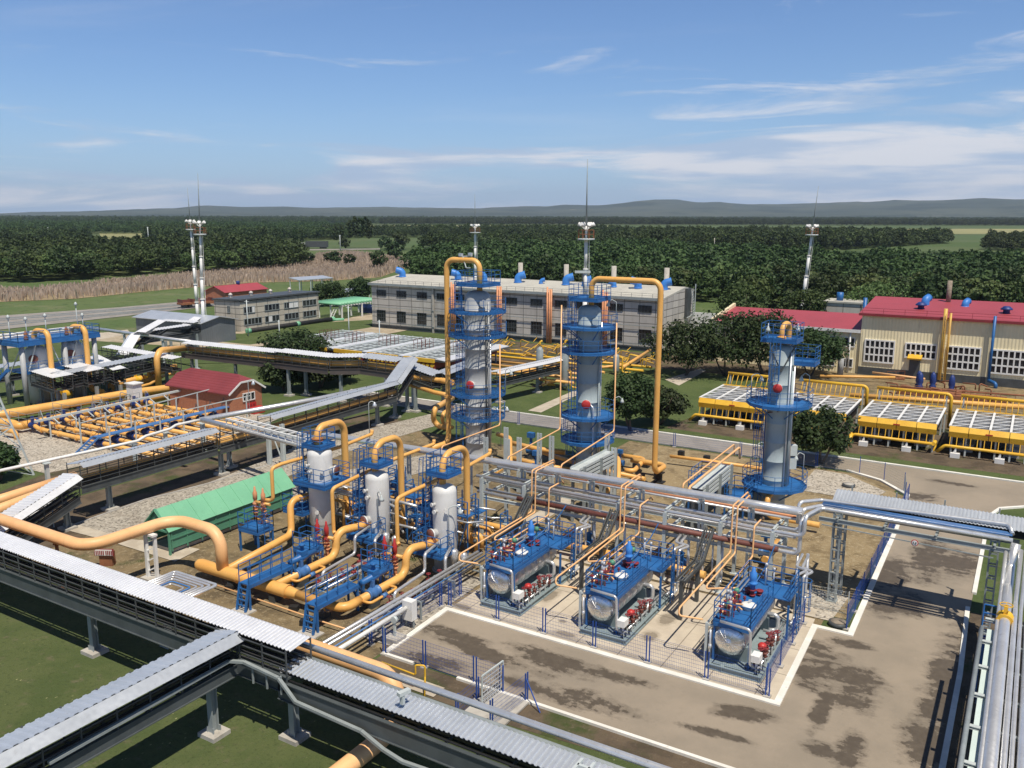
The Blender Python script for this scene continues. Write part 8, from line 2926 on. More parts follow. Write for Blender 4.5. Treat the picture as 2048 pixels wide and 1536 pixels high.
    for k in range(3):
        pipe('house_feed', [at(215 + 12 * k, 772 + 6 * k, 0.9), at(300, 752 + 8 * k, 0.9), at(318 + 6 * k, 738 + 6 * k, 2.0 - 0.4 * k), at(352, 733 + 7 * k, 2.0 - 0.4 * k)], (0.4, 0.3, 0.2)[k], 'yellow', ('thick', 'medium', 'thin')[k] + ' yellow pipe bending behind the left end of the brick house', bend=0.8, seg=12)
    m = MB()
    for (px, py) in ((272, 760), (298, 757), (132, 788)):
        g = at(px, py, 0.8)
        m.lathe([(0.55, -0.6), (0.4, -0.5), (0.6, 0), (0.4, 0.5), (0.55, 0.6)], g, 12, (0, 1, 0))
        m.bar(g, g + Vector((0, 0, 1.3)), 0.3)
    tag(m.build('yellow_valves', 'lemon'), 'bright yellow valves below the grey roofs left of the brick house', 'valve')


valve_rows()
for k, (p, zf, w_, lb, mt) in enumerate((
        ([(112, 748), (330, 706)], 3.0, 1.6, 'grey roofed gallery between the blue frame and the brick house', 'galvanised'),
        ([(78, 738), (125, 752)], 3.0, 2.2, 'short white roofed gallery in front of the blue frame', 'galvanised_white'),
        ([(140, 728), (190, 740)], 3.0, 2.0, 'white roofed stub gallery behind the short white one', 'galvanised_white'),
        ([(212, 692), (352, 716)], 3.0, 1.4, 'white roofed gallery running right from behind the blue frame', 'galvanised_white'),
        ([(185, 712), (238, 738)], 2.6, 1.4, 'white sloping gallery roof right of the blue frame', 'galvanised_white'),
        ([(245, 688), (272, 668), (288, 662), (372, 650), (396, 634)], 3.2, 1.3, 'white roofed gallery climbing round the dark grey metal shed', 'galvanised_white'),
        ([(282, 664), (325, 640), (392, 644)], 3.6, 1.3, 'far white roofed gallery over the dark grey metal shed', 'galvanised_white'),
        ([(-20, 735), (60, 724)], 2.6, 2.0, 'grey roofed gallery passing behind the blue stairs at the left edge', 'galvanised'))):
    pts = [at(a, b, zf + 1.6) for a, b in p]
    pts = [(q.x, q.y, zf + (-1.6 if k == 5 and i == 0 else 0)) for i, q in enumerate(pts)]
    po = [(pts[0][0], pts[0][1], zf - 0.5), (pts[-1][0], pts[-1][1], zf - 0.5)] + [((pts[0][0] + pts[-1][0]) / 2, (pts[0][1] + pts[-1][1]) / 2, zf - 0.5)]
    gallery(lb, pts, w=w_, roof_h=1.6, girder_h=0.4, posts=po if k not in (5,) else po[1:], ribs=1.6, cables=4, rails=k < 5, roof_mat=mt, pitch=0.15, roof_w=w_ * 1.15)
pipe('silver_line', [at(175, 655, 4.2), at(400, 686, 4.2)], 0.28, 'silver', 'long silver pipe on posts running from the blue frame to the tall white mast', seg=12,
     supports=[((at(px, py, 4.2)), 0, 0.3, 'pale_steel') for px, py in ((248, 665), (283, 670), (325, 676), (390, 685))])
pipe('silver_line', [at(-40, 950, 2.6), at(275, 882, 2.8), at(292, 872, 3.0), at(340, 858, 3.0), at(352, 850, 3.1), at(408, 838, 3.2)], 0.14, 'white', 'thin white pipe running up from the left edge to the big silver pipe', bend=0.8, seg=10,
     supports=[((at(px, py, 2.7)), 0, 0.3, 'pale_steel') for px, py in ((92, 922), (268, 884), (330, 861))])
pipe('silver_line', [at(400, 840, 3.4), at(640, 797, 3.6), at(828, 757, 3.7)], 0.27, 'silver', 'thick silver pipe passing in front of the brick house to the walkway junction', seg=14,
     supports=[((at(px, py, 3.5)), 0, 0.36, 'pale_steel') for px, py in ((404, 840), (826, 758))])
t = thing('white_truss', 'white lattice truss carrying the silver pipe towards the separators', 'pipe bridge', at(520, 860, 4.5))
a, b = at(462, 836, 5.2), at(625, 878, 5.6)
m = MB()
d = (b - a).normalized()
n = Vector((-d.y, d.x, 0)) * 0.5
for s in (-1, 1):
    m.bar(a + n * s, b + n * s, 0.16)
    m.bar(a + n * s - Vector((0, 0, 0.6)), b + n * s - Vector((0, 0, 0.6)), 0.14)
for k in range(12):
    p, q = a.lerp(b, k / 12), a.lerp(b, (k + 1) / 12)
    m.bar(p + n - Vector((0, 0, 0.6)), q + n, 0.08)
    m.bar(p - n, p + n, 0.07)
    m.bar(p - n, p - n - Vector((0, 0, 0.6)), 0.08)
m.build('truss', 'white', t)
m = MB()
for (px, py) in ((540, 930), (568, 935)):
    g = at(px, py)
    m.ibeam((g.x, g.y, 0), (g.x, g.y, 4.3), 0.35, 0.35, 0.05, (0, 1, 0))
g0, g1 = at(540, 930), at(568, 935)
m.bar((g0.x, g0.y, 4.2), (g1.x, g1.y, 0.3), 0.1)
m.build('leg', 'pale_steel', t)
# lattice floodlight tower half out of the picture on the left
t = thing('lattice_tower', 'slender white lattice tower base at the left edge of the picture', 'tower', at(-10, 950))
g = at(56, 956)
c = Vector((g.x - 3.6, g.y - 2.4, 0))
m = MB()
H_ = 14.5
cs = [(-3.2, -3.2), (3.2, -3.2), (3.2, 3.2), (-3.2, 3.2)]


def lt(k, z):
    f = 1 - z / H_ * 0.92
    return c + Vector((cs[k][0] * f, cs[k][1] * f, z))


for k in range(4):
    m.bar(lt(k, 0), lt(k, H_), 0.14)
    zq = 0.0
    while zq < H_ - 2:
        z2 = zq + max(1.2, 2.6 * (1 - zq / H_))
        j = (k + 1) % 4
        m.bar(lt(k, zq), lt(j, z2), 0.07)
        m.bar(lt(j, zq), lt(k, z2), 0.07)
        m.bar(lt(k, z2), lt(j, z2), 0.07)
        zq = z2
m.build('lattice', 'pale_steel', t)

# ================================================================ AIR COOLERS
def cooler_right(xa, xb, yf, yb, zt, n, label, idx):
    t = thing('air_cooler', label, 'air cooler', ((xa + xb) / 2, (yf + yb) / 2, 0), 'air coolers in the right-hand row')
    m = MB()
    for k in range(n):
        u0, u1 = xa + (xb - xa) * k / n + 0.03, xa + (xb - xa) * (k + 1) / n - 0.03
        m.add([(u0, yf, zt - 1.05), (u1, yf, zt - 1.05), (u1, yf - 0.12, zt - 0.5), (u0, yf - 0.12, zt - 0.5), (u1, yf + 0.25, zt + 0.02), (u0, yf + 0.25, zt + 0.02), (u0, yf + 0.25, zt - 1.05), (u1, yf + 0.25, zt - 1.05)],
              [(0, 1, 2, 3), (3, 2, 4, 5), (5, 4, 7, 6), (6, 7, 1, 0), (0, 3, 5, 6), (1, 7, 4, 2)])
    m.build('fascia', 'lemon', t)
    MB().box(xa, yb - 0.1, zt - 0.7, xb, yb + 0.2, zt + 0.1).build('fascia', 'lemon', t)
    m = MB().box(xa + 0.05, yf + 0.26, zt - 0.5, xb - 0.05, yb - 0.11, zt - 0.42)
    m.build('fan_bed', 'dark_steel', t)
    p = MB()
    b = MB()
    for k in range(n):
        u0, u1 = xa + (xb - xa) * k / n, xa + (xb - xa) * (k + 1) / n
        p.bar((u0 + 0.06, yf + 0.26, zt), (u0 + 0.06, yb, zt), 0.22, 0.12)
        q = 5
        for j in range(q):
            y0, y1 = yf + 0.3 + (yb - yf - 0.4) * j / q, yf + 0.3 + (yb - yf - 0.4) * (j + 1) / q
            p.bar((u0 + 0.1, y0, zt - 0.02), (u1 - 0.1, y1, zt - 0.02), 0.07, 0.05)
            p.bar((u0 + 0.1, y1, zt - 0.02), (u1 - 0.1, y1, zt - 0.021), 0.06, 0.05)
            for w in range(4):
                yy = y0 + (y1 - y0) * (w + 0.5) / 4
                b.bar((u0 + 0.15, yy, zt - 0.12), (u1 - 0.1, yy, zt - 0.12), 0.07, 0.03)
    p.bar((xb - 0.06, yf + 0.26, zt), (xb - 0.06, yb, zt), 0.22, 0.12)
    p.build('walk_grid', 'white', t)
    b.build('louvre', 'silver', t)
    for k in range(6):
        m = MB()
        x = xa + 0.3 + (xb - xa - 0.6) * k / 5
        m.bar((x, yf + 0.5, 0), (x, yf + 0.5, zt - 0.5), 0.16)
        m.bar((x, yf + 1.8, 0), (x, yf + 0.6, zt - 0.6), 0.1)
        m.bar((x, yb - 0.5, 0), (x, yb - 0.5, zt - 0.5), 0.16)
        m.build('leg', 'pale_steel', t)
    m = MB()
    for k in range(3 * n):
        x = xa + 0.2 + (xb - xa - 0.4) * k / (3 * n - 1)
        m.bar((x, yf + 0.05, zt - 1.0), (x, yf - 0.25, 1.15), 0.065)
    m.build('tube_branch', 'lemon', t)
    for (x, y) in ((xa + 1.5, yf + 3), (xb - 1.5, yf + 3), (xa + 1.5, yb - 3), (xb - 1.5, yb - 3)):
        MB().box(x - 0.7, y - 0.7, 0, x + 0.7, y + 0.7, 0.9).build('plinth', 'concrete', t)
    MB().box(xa + 0.3, yf + 4, zt - 1.6, xb - 0.3, yb - 0.5, zt - 0.55).build('tube_bundle', 'black', t)
    # collector pipes front and back: parts of the unit
    m = MB()
    m.tube([(xa - 0.9, yf - 0.35, 0.35), (xa - 0.2, yf - 0.35, 1.1), (xb - 0.3, yf - 0.35, 1.1)], 0.16, 12, bend=0.4)
    zu = zt + 1.35
    m.tube([(xa + 0.2, yb + 1.2, zu), (xb + 0.35, yb + 1.2, zu), (xb + 0.35, yb + 1.2, 0.6)], 0.19, 12, bend=0.5)
    for k in range(3 * n + 1):
        x = xa + 0.3 + (xb - xa - 0.6) * k / (3 * n)
        m.tube([(x, yb + 1.2, zu), (x, yb + 0.15, zt + 0.05)], 0.045, 6)
    m.build('collector_pipe', 'lemon', t)
    for k in range(2):
        x = xa + 0.8 + (xb - xa) * 0.55 * k
        m = MB().bar((x, yf - 0.35, 0.55), (x, yf - 0.35, 0.95), 0.16)
        m.bar((x - 0.15, yf - 0.35, 0.5), (x, yf - 0.35, 0.95), 0.1)
        w = m.build('pipe_stand', 'white', t)
        MB().cbox((x, yf - 0.4, 0), 0.85, 0.8, 0.5).build('block', 'white', w)
    m = MB()
    for x in (xa + 0.5, xb - 0.1):
        m.bar((x, yb + 1.2, 0), (x, yb + 1.2, zu - 0.2), 0.16)
    m.build('collector_post', 'pale_steel', t)
    lb = MB().box((xa + xb) / 2 - 0.3, yf - 0.135, zt - 0.48, (xa + xb) / 2 + 0.35, yf - 0.125, zt - 0.36)
    lb.build('name_plate', 'red', t)
    return t


YF, YB, ZC = 95.6, 104.8, 3.05
for k, (pa, pb, lb) in enumerate(((1397, 1534, 'yellow-edged air cooler bay at the left end of the row, left of the right column'), (1555, 1692, 'yellow-edged air cooler bay partly hidden by the right column and a dark tree'), (1716, 1874, 'yellow-edged air cooler bay second from the right edge'), (1898, 2062, 'yellow-edged air cooler bay cut off by the right edge'))):
    cooler_right(XA(pa, YF, ZC - 0.3), XA(pb, YF, ZC - 0.3), YF, YB, ZC, 4, lb, k)
for (px, py, dx) in ((1530, 978 - 50, 0), (1697, 893, 0), (1868, 902, 0)):
    if px == 1530:
        continue
    g = at(px, py)
    pipe('yellow_stub', [(g.x, YF - 0.3, 1.1), (g.x, g.y + 0.8, 0.9), (g.x - 0.1, g.y, -0.1)], 0.2, 'lemon', 'yellow stub pipe dipping into the ground in front of the coolers, ' + ('behind the dark tree' if px == 1697 else 'between two bays'), bend=0.5, seg=12)
ZL = 3.0
for k, (pa, pb, lb) in enumerate(((540, 600, 'far left'), (612, 652, 'second'), (668, 722, 'third'), (735, 794, 'fourth'), (807, 868, 'rightmost'))):
    yf, yb = 101.5, 119.5
    xa, xb = XA(pa, yf, ZL), XA(pb, yf, ZL)
    t = thing('air_cooler', lb + ' air cooler bay of the back row before the concrete hall', 'air cooler', ((xa + xb) / 2, 110, 0), 'air coolers in the back row')
    MB().box(xa, yf - 0.15, ZL - 0.55, xb, yf + 0.2, ZL + 0.03).build('fascia', 'lemon', t)
    MB().box(xa, yf + 0.21, ZL - 0.4, xb + 2.2, yb, ZL - 0.3).build('fan_bed', 'dark_steel', t)
    p = MB()
    for i in range(4):
        x = xa + (xb - xa) * i / 3
        p.bar((x, yf + 0.21, ZL), (x, yb, ZL), 0.2, 0.08)
    for j in range(16):
        y = yf + 0.5 + (yb - yf - 0.8) * j / 15
        p.bar((xa, y, ZL - 0.04), (xb, y, ZL - 0.04), 0.55 if j % 2 else 0.2, 0.05)
    p.build('walk_grid', 'pale_steel', t)
    MB().slab((xb + 0.1, yf + 0.3, ZL + 0.02), (xb + 2.0, yf + 0.3, ZL - 0.15), (xb + 2.0, yb, ZL - 0.15), (xb + 0.1, yb, ZL + 0.02), 0.1).build('walkway', 'galvanised_white', t)
    m = MB().bar((xa, yf + 0.1, ZL - 1.6), (xb, yf + 0.1, ZL - 1.6), 0.3)
    for j in range(7):
        x = xa + 0.4 + (xb - xa - 0.8) * j / 6
        m.tube([(x, yf - 0.05, ZL - 1.0), (x, yf + 0.3, ZL - 1.0)], 0.28, 10)
    m.build('header_box', 'lemon', t)
    MB().box(xa + 0.1, yf + 0.3, ZL - 1.5, xb - 0.1, yb - 0.4, ZL - 0.45).build('tube_bundle', 'dark_red', t)
    for x in (xa + 0.3, xb - 0.3):
        for y in (yf + 0.5, 110, yb - 0.5):
            MB().bar((x, y, 0), (x, y, ZL - 1.5), 0.2).build('leg', 'pale_steel', t)
    m = MB()
    for x in (xb - 1.8, xb - 0.2):
        m.rail([(x, 108, ZL), (x, 111, ZL)], 1.5, 2, 1.0, 0.06, toe=0)
    m.build('railing', 'brown_pipe', t)
m = MB()
for k in range(4):
    m.tube([(-72 + 0.3 * k, 104 + 3.2 * k, 1.3), (-53, 104 + 3.2 * k, 1.3)], 0.2, 10)
    pass
tag(m.build('cooler_lines', 'yellow'), 'parallel yellow pipes between the back coolers and the two tall columns', 'pipework')
m = MB()
rng = np.random.default_rng(8)
for k in range(130):
    x, y = rng.uniform(-92, -52), rng.uniform(122, 138)
    L = rng.uniform(0.7, 2.6)
    if k % 2:
        m.tube([(x, y, 0.2), (x, y, 0.9 + rng.uniform(0, 0.7)), (x + L, y, 0.9)], 0.07, 6, bend=0.3)
    else:
        m.tube([(x, y, 0.8), (x, y + L, 0.8 + rng.uniform(0, 0.8))], 0.06, 6)
for k in range(2):
    m.tube([(-95, 121 + 3.4 * k, 0.7), (-50, 121 + 3.4 * k, 0.7)], 0.2, 8)
tag(m.build('ground_piping', 'lemon'), 'tangle of yellow ground piping along the front of the concrete hall', 'pipework')
for k, (px, py, top) in enumerate(((1079, 775, 694), (1129, 780, 692), (1232, 750, 708))):
    g = at(px, py)
    h = ZA(top, g.x, g.y)
    t = thing('pot_vessel', ('slim grey upright pot vessel between the two tall columns, left one', 'slim grey upright pot vessel just left of the middle column', 'slim grey upright pot vessel right of the middle column')[k], 'vessel', g)
    MB().lathe([(0.3, 0.4), (0.5, 0.7), (0.5, h - 0.4), (0.3, h - 0.1), (0.08, h), (0.08, h + 0.3)], g, 18).build('shell', 'steel', t)
    m = MB()
    for s in (-0.35, 0.35):
        m.bar(g + Vector((s, 0, 0)), g + Vector((s * 0.7, 0, 0.8)), 0.12)
    m.build('leg', 'dark_steel', t)
    m = MB().tube([g + Vector((0, 0, h + 0.2)), g + Vector((0, 0, h + 0.7)), g + Vector((0.3, 0.2, h + 0.9))], 0.14, 8, bend=0.3)
    m.tube([g + Vector((0.5, 0, 2.8)), g + Vector((1.0, 0, 2.8)), g + Vector((1.0, 0, 0.5)), g + Vector((2.2, 0.5, 0.5))], 0.13, 8, bend=0.35)
    m.build('branch_pipe', 'lemon', t)
for k, (a, b, z, r) in enumerate((((1018, 765), (1078, 745), 1.0, 0.22), ((1022, 742), (1075, 740), 1.4, 0.3), ((1085, 770), (1145, 755), 0.8, 0.16), ((1245, 735), (1300, 700), 1.2, 0.25), ((1200, 735), (1250, 730), 1.0, 0.22))):
    pipe('yellow_line', [at(*a, z), at(*b, z)], r, 'yellow', ('long yellow pipe on the lawn between the two tall columns', 'short thick yellow pipe behind the long one on the lawn', 'thin yellow pipe joining the two slim grey pots', 'bright yellow pipe rising right of the middle column', 'yellow pipe behind the middle column')[k], seg=10)
# equipment in front of the cream hall
m = MB()
for k in range(4):
    x = XA((1490, 1842, 1866, 1905)[k] if k else 1838, 131, 1.5)
    m.lathe([(0.4, 0), (0.5, 0.3), (0.3, 0.5), (0.45, 0.9), (0.35, 1.9), (0.1, 2.3)], (x, 131 - k % 2, 0.4), 10)
tag(m.build('hall_valves', 'navy'), 'dark blue valves standing in front of the cream hall', 'valve')
for k, (a, b, z, r, mt, lb) in enumerate((((1640, 752), (1790, 755), 0.8, 0.2, 'yellow', 'yellow pipe along the foot of the cream hall left of its door'), ((1745, 745), (1850, 758), 0.9, 0.16, 'peach', 'orange pipe crossing before the door of the cream hall'), ((1700, 790), (2060, 815), 1.4, 0.3, 'yellow', 'thick pale yellow pipe behind the cooler bays at the right'), ((1780, 772), (2060, 792), 1.0, 0.12, 'rust', 'rusty pipe before the cream hall at the right'))):
    pipe('hall_line', [at(*a, z), at(*b, z)], r, mt, lb, seg=10)
t = thing('pot_vessel', 'small grey pot vessel at the corner of the cream wing', 'vessel', at(1680, 750))
MB().lathe([(0.45, 0), (0.45, 2.6), (0.2, 2.9)], at(1680, 750), 14).build('shell', 'shell_grey', t)
m = MB()
for k in range(22):
    x, y = rng.uniform(-16, 6), rng.uniform(120, 136)
    m.tube([(x, y, 0.3), (x, y, rng.uniform(0.8, 1.5)), (x + rng.uniform(-2, 2), y + 0.5, 1.0)], 0.1, 6, bend=0.2)
m.rail([(-16, 124, 0.6), (4, 124, 0.6)], 1.2, 2, 1.6, 0.06, toe=0)
m.box(-15, 126, 0, -2, 129, 0.55)
tag(m.build('hall_clutter', 'rust'), 'rusty low pipework and railings before the cream hall', 'pipework')
# ================================================================ MASTS, TREES, FENCES, SMALL THINGS
def light_mast(label, x, y, plat_z, lamp_z, rod_z, r0=0.42, lean=0.0):
    t = thing('lightning_mast', label, 'mast', (x, y, 0), 'lightning masts')

    def q(z):
        return Vector((x + lean * z * RT.x, y + lean * z * RT.y, z))
    m = MB()
    n = 5
    for k in range(n):
        za, zb = plat_z * k / n, plat_z * (k + 1) / n
        f = 1 - 0.5 * k / n
        m.tube([q(za), q(zb)], r0 * f, 12)
        m.flange(q(zb), r0 * f * 1.35, 0.15)
    m.tube([q(plat_z), q(lamp_z)], r0 * 0.36, 8)
    m.bar(q(0) + RT * (r0 + 0.25), q(plat_z) + RT * (r0 * 0.5 + 0.25), 0.06)
    m.build('pole', 'white', t)
    m = MB()
    m.tube([q(lamp_z), q(lamp_z + (rod_z - lamp_z) * 0.5), q(rod_z)], [0.13, 0.09, 0.035], 6)
    m.build('lightning_rod', 'steel', t)
    w = r0 * 3.0
    m = MB()
    c = q(plat_z)
    m.lathe([(w, 0), (w, 0.22)], c, 12)
    pl = m.build('platform', 'pale_steel', t)
    MB().rail(rail_ring(c.x, c.y, plat_z + 0.2, w * 0.95, 8), 1.2, 2, 2, 0.07, True, 0).build('railing', 'rust', pl)
    m = MB()
    for k in range(6):
        a = k * math.pi / 3 + 0.3
        d = Vector((math.cos(a), math.sin(a), 0))
        p = c + Vector((0, 0, lamp_z - plat_z - 0.6))
        m.bar(p, p + d * w * 0.5 + Vector((0, 0, 0.5)), 0.1)
        m.lathe([(0.12, -0.3), (0.3, 0.45)], p + d * w * 0.62 + Vector((0, 0, 0.7)), 8, d + Vector((0, 0, 0.5)))
    m.build('floodlight', 'white', t)


def mast_at(label, px, py_base, d=None, plat=None, lamp=None, rod=None, r0=0.42, lean=0.0):
    g = at(px, py_base)
    light_mast(label, g.x, g.y, ZA(plat, g.x, g.y), ZA(lamp, g.x, g.y), ZA(rod, g.x, g.y), r0, lean)


mast_at('tall white lightning mast left of the concrete workshop, the nearer of the pair', 408, 682, None, 470, 447, 346, 0.38, 0.03)
mast_at('tall white lightning mast left of the concrete workshop, the farther of the pair', 396, 640, None, 460, 444, 376, 0.36, -0.012)
mast_at('white lightning mast rising behind the middle column', 1167, 765, None, 480, 452, 318, 0.4)
mast_at('slender white lightning mast in the wood behind the tallest column', 951, 602, None, 466, 452, 388, 0.5)
mast_at('leaning white lightning mast above the trees at the right', 1596, 672, None, 471, 454, 372, 0.42, 0.07)
t = thing('antenna', 'flat grey antenna board on the mast behind the middle column', 'antenna', at_y(1160, 540, 95))
g = at(1167, 765)
MB().cbox((g.x - 0.2, g.y - 0.5, ZA(546, g.x, g.y)), 2.2, 0.15, 0.35, 0.5).build('board', 'pale_steel', t)
MB().bar((g.x, g.y - 0.5, ZA(575, g.x, g.y)), (g.x - 0.3, g.y - 0.5, ZA(543, g.x, g.y)), 0.15).build('strut', 'dark_steel', t)


# --- trees on the site, each with trunk, limbs and a ragged crown
def site_tree(label, px, py, crown_px, top_py, mat='leaves_dark', seed=0, sq=1.0, stems=3, name='broadleaf_tree', trunk_f=0.25, group=None):
    g = at(px, py)
    dist = (Vector((g.x, g.y, CAM_H * 0.6)) - EYE).length
    r = crown_px / FPX * dist / 2 * 1.12
    h = ZA(top_py, g.x, g.y)
    rng = np.random.default_rng(seed + 100)
    t = thing(name, label, 'tree', g, group)
    rz = h * (1 - trunk_f) / 2
    cz = h - rz
    pts, out = crown_points(rng, 75, 66, r * 0.90, rz * 0.90, cz, r * 0.30)
    # sprays that break the outline
    d = rng.normal(size=(46, 3))
    d /= np.linalg.norm(d, axis=1)[:, None]
    d[:, 2] = np.abs(d[:, 2]) * 0.9 - 0.15
    for e in d:
        k = rng.uniform(0.8, 1.16, size=(16, 1))
        pts = np.concatenate([pts, e * np.array([r, r, rz]) * k + np.array([0, 0, cz]) + rng.normal(size=(16, 3)) * 0.14 * r * 0.6])
        out = np.concatenate([out, np.tile(e, (16, 1))])
    keep = pts[:, 2] > h * trunk_f * 0.55
    q = leaf_quads(rng, pts[keep], 0.34 if dist < 120 else 0.42, 0.25, out[keep] * 0.6)
    me = quads_mesh('crown', q, [mat])
    c = bpy.data.objects.new('crown', me)
    COL.objects.link(c)
    c.parent = t
    m = MB()
    for k in range(stems):
        a = rng.uniform(0, 6.28) + k * 6.28 / stems
        b = Vector((math.cos(a), math.sin(a), 0))
        o = g + b * 0.12
        m.tube([o, o + b * r * 0.12 + Vector((0, 0, h * trunk_f)), o + b * r * 0.4 + Vector((0, 0, h * 0.55)), o + b * r * 0.6 + Vector((0, 0, h * 0.8))], [0.16, 0.13, 0.08, 0.03], 7)
        for w in range(3):
            e = Vector((math.cos(a + w - 1), math.sin(a + w - 1), 0.5))
            p = o + b * r * 0.25 + Vector((0, 0, h * (0.4 + 0.1 * w)))
            m.tube([p, p + e * r * 0.5], [0.06, 0.02], 5)
    m.build('trunk', 'bark', t)
    m = MB().lathe([(0.2, 0), (0.19, 0.9)], g, 8) if stems == 1 else None
    return t


for k, a in enumerate((
        ('dark bushy tree beside the right leg of the long yellow arch', 1262, 862, 105, 745), ('dark bushy tree left of the yellow arch leg and right of the middle column', 1318, 850, 92, 775),
        ('dark tree just right of the foot of the right column', 1640, 928, 112, 812), ('large dark tree at the right end of the concrete hall', 1370, 752, 130, 640),
        ('large dark tree in front of the red-roofed wing, in the middle of its clump', 1450, 752, 150, 622), ('tall dark tree left of the right column before the red-roofed wing', 1530, 755, 140, 622),
        ('dark tree right of the right column before the cream wing', 1620, 752, 110, 655), ('tree showing above the white gallery roof left of the back coolers', 590, 735, 120, 660),
        ('small tree under the high gallery near the brick house', 568, 782, 80, 715), ('second small tree under the high gallery, further right', 640, 776, 85, 712),
        ('third small tree under the high gallery, nearest the yellow drop pipe', 680, 765, 70, 712), ('dark round tree right of the concrete workshop', 661, 612, 62, 562),
        ('dark tree at the left corner of the concrete hall', 722, 612, 46, 553), ('dark bush at the very left edge beside the lattice tower', -6, 962, 60, 880),
        ('broad green tree behind the red-roofed wing at the foot of the leaning mast', 1606, 690, 90, 575, 'leaves'), ('pale green tree behind the small grey block', 1752, 690, 110, 555, 'leaves_pale'), ('green tree behind the right end of the concrete hall', 1480, 690, 90, 560, 'leaves'))):
    site_tree(a[0], a[1], a[2], a[3], a[4], a[5] if len(a) > 5 else 'leaves_dark', k, trunk_f=0.13 if a[1] > 0 else 0.05, stems=2 + k % 2)
m = MB()


# --- fences: paired blue posts with wire mesh panels
def mesh_panel(m, a, b, z0, z1, nv=None, w=0.009):
    a, b = Vector(a), Vector(b)
    L = (b - a).length
    nv = nv or int(L / 0.10)
    for i in range(nv + 1):
        p = a.lerp(b, i / nv)
        m.bar((p.x, p.y, z0), (p.x, p.y, z1), w * 0.7)
    nh = int((z1 - z0) / 0.2)
    for j in range(nh + 1):
        z = z0 + (z1 - z0) * j / nh
        m.bar((a.x, a.y, z), (b.x, b.y, z), w)


def fence(label, pts, h=1.55, pair=True, z0=0.0, mat='fence_blue', foot=True, wire='fence_blue', w=0.009):
    pts = [Vector((p[0], p[1], z0)) for p in pts]
    t = thing('mesh_fence', label, 'fence', pts[0], 'blue wire mesh fences')
    for i, p in enumerate(pts):
        m = MB()
        d = (pts[min(i + 1, len(pts) - 1)] - pts[max(i - 1, 0)]).normalized()
        for s in ((-0.09, 0.09) if pair else (0,)):
            m.bar(p + d * s, p + d * s + Vector((0, 0, h + 0.05)), 0.06)
        q = m.build('post', mat, t)
        if foot:
            MB().cbox(p - Vector((0, 0, 0.02)), 0.35, 0.35, 0.12).build('footing', 'concrete', q)
    for a, b in zip(pts, pts[1:]):
        m = MB()
        d = (b - a).normalized() * 0.12
        mesh_panel(m, a + d, b - d, z0 + 0.1, z0 + h, None, w)
        m.build('mesh_panel', wire, t)
    return t


paint('fence_blue', (0.018, 0.075, 0.33), (0.014, 0.06, 0.27), 1.5, 0.5, dirt_amt=0.15)
fence('blue mesh fence along the outer kerb of the front yard arm', [(x, 34.15) for x in (XA(768, 34.1, 0), XA(848, 34.1, 0), XA(949, 34.1, 0))] + [(XA(1002, 34.1, 0), 34.15)])
fence('short blue mesh fence returning to the gate behind the near gallery', [(XA(1052, 34.1, 0), 34.15), (XA(1052, 34.1, 0) - 0.2, 31.2)], 1.55)
fence('blue mesh fence along the concrete pad of the tanks', [(XA(px, 40.75, 0), 40.75) for px in (900, 995, 1088, 1188, 1295, 1412, 1534)], 1.55, z0=0.09)
fence('blue mesh fence on the right side of the tank pad', [(-9.75, 41.2), (-9.8, 44.1), (-9.85, 47.0), (-9.9, 49.9)], 1.55, pair=False, z0=0.09)
fence('blue mesh fence along the yard edge left of the pipe bridge', [(-7.6, 50.6 + 2.7 * k) for k in range(11)], 1.6, pair=False)
fence('blue mesh fence curving round the gravel corner by the far road', [(-7.85, 77.6), (-8.3, 80.6), (-10.3, 83.0), (-12.6, 84.0), (-16.6, 84.6)], 1.7, pair=False, wire='steel')
fence('blue mesh fence running along the near side of the far road', [(-16.6, 84.3), (-24, 84.2), (-31, 84.1), (-38, 84.1), (-44, 84.0), (-50, 84.0), (-56, 84.0)], 1.5, pair=True)
fence('blue mesh fence on the left side of the yard corner', [(-30.3, 34.6), (-29.75, 40.6), (-29.6, 42.5)], 1.5)
fence('grey mesh fence round the bridge leg on the gravel patch', [(-10.2, 52.6), (-7.9, 52.6)], 1.5, pair=False, mat='pale_steel', wire='pale_steel', w=0.012, foot=False)
x_ = XA(1002, 34.1, 0)
t = thing('mesh_gate', 'open galvanised mesh gate leaf beside the footbridge slab', 'gate', (x_, 34.1, 0))
m = MB()
a, b = Vector((x_, 34.3, 0.1)), Vector((x_ - 0.1, 32.5, 0.1))
for z in (0.1, 1.75):
    m.bar((a.x, a.y, z), (b.x, b.y, z), 0.07)
for p in (a, b):
    m.bar(p, p + Vector((0, 0, 1.65)), 0.07)
m.build('frame', 'pale_steel', t)
m = MB()
mesh_panel(m, a, b, 0.15, 1.7, 8, 0.03)
m.build('mesh', 'galvanised', t)
m = MB().box(x_ - 0.6, 31.2, 0.06, x_ + 1.7, 34.0, 0.16)
tag(m.build('slab_bridge', 'concrete'), 'grey concrete slab path leading from the gate to the near gallery', 'path')
fence('blue mesh sides of the concrete slab path near the gate', [(x_ - 0.7, 31.2), (x_ - 0.7, 33.0)], 1.2, pair=True)
m = MB().bar((XA(1052, 34.1, 0), 34.1, 1.3), (XA(1080, 33.6, 0), 33.6, 0.05), 0.05)
tag(m.build('brace', 'fence_blue'), 'slanting blue brace propping the fence post by the gate', 'brace')
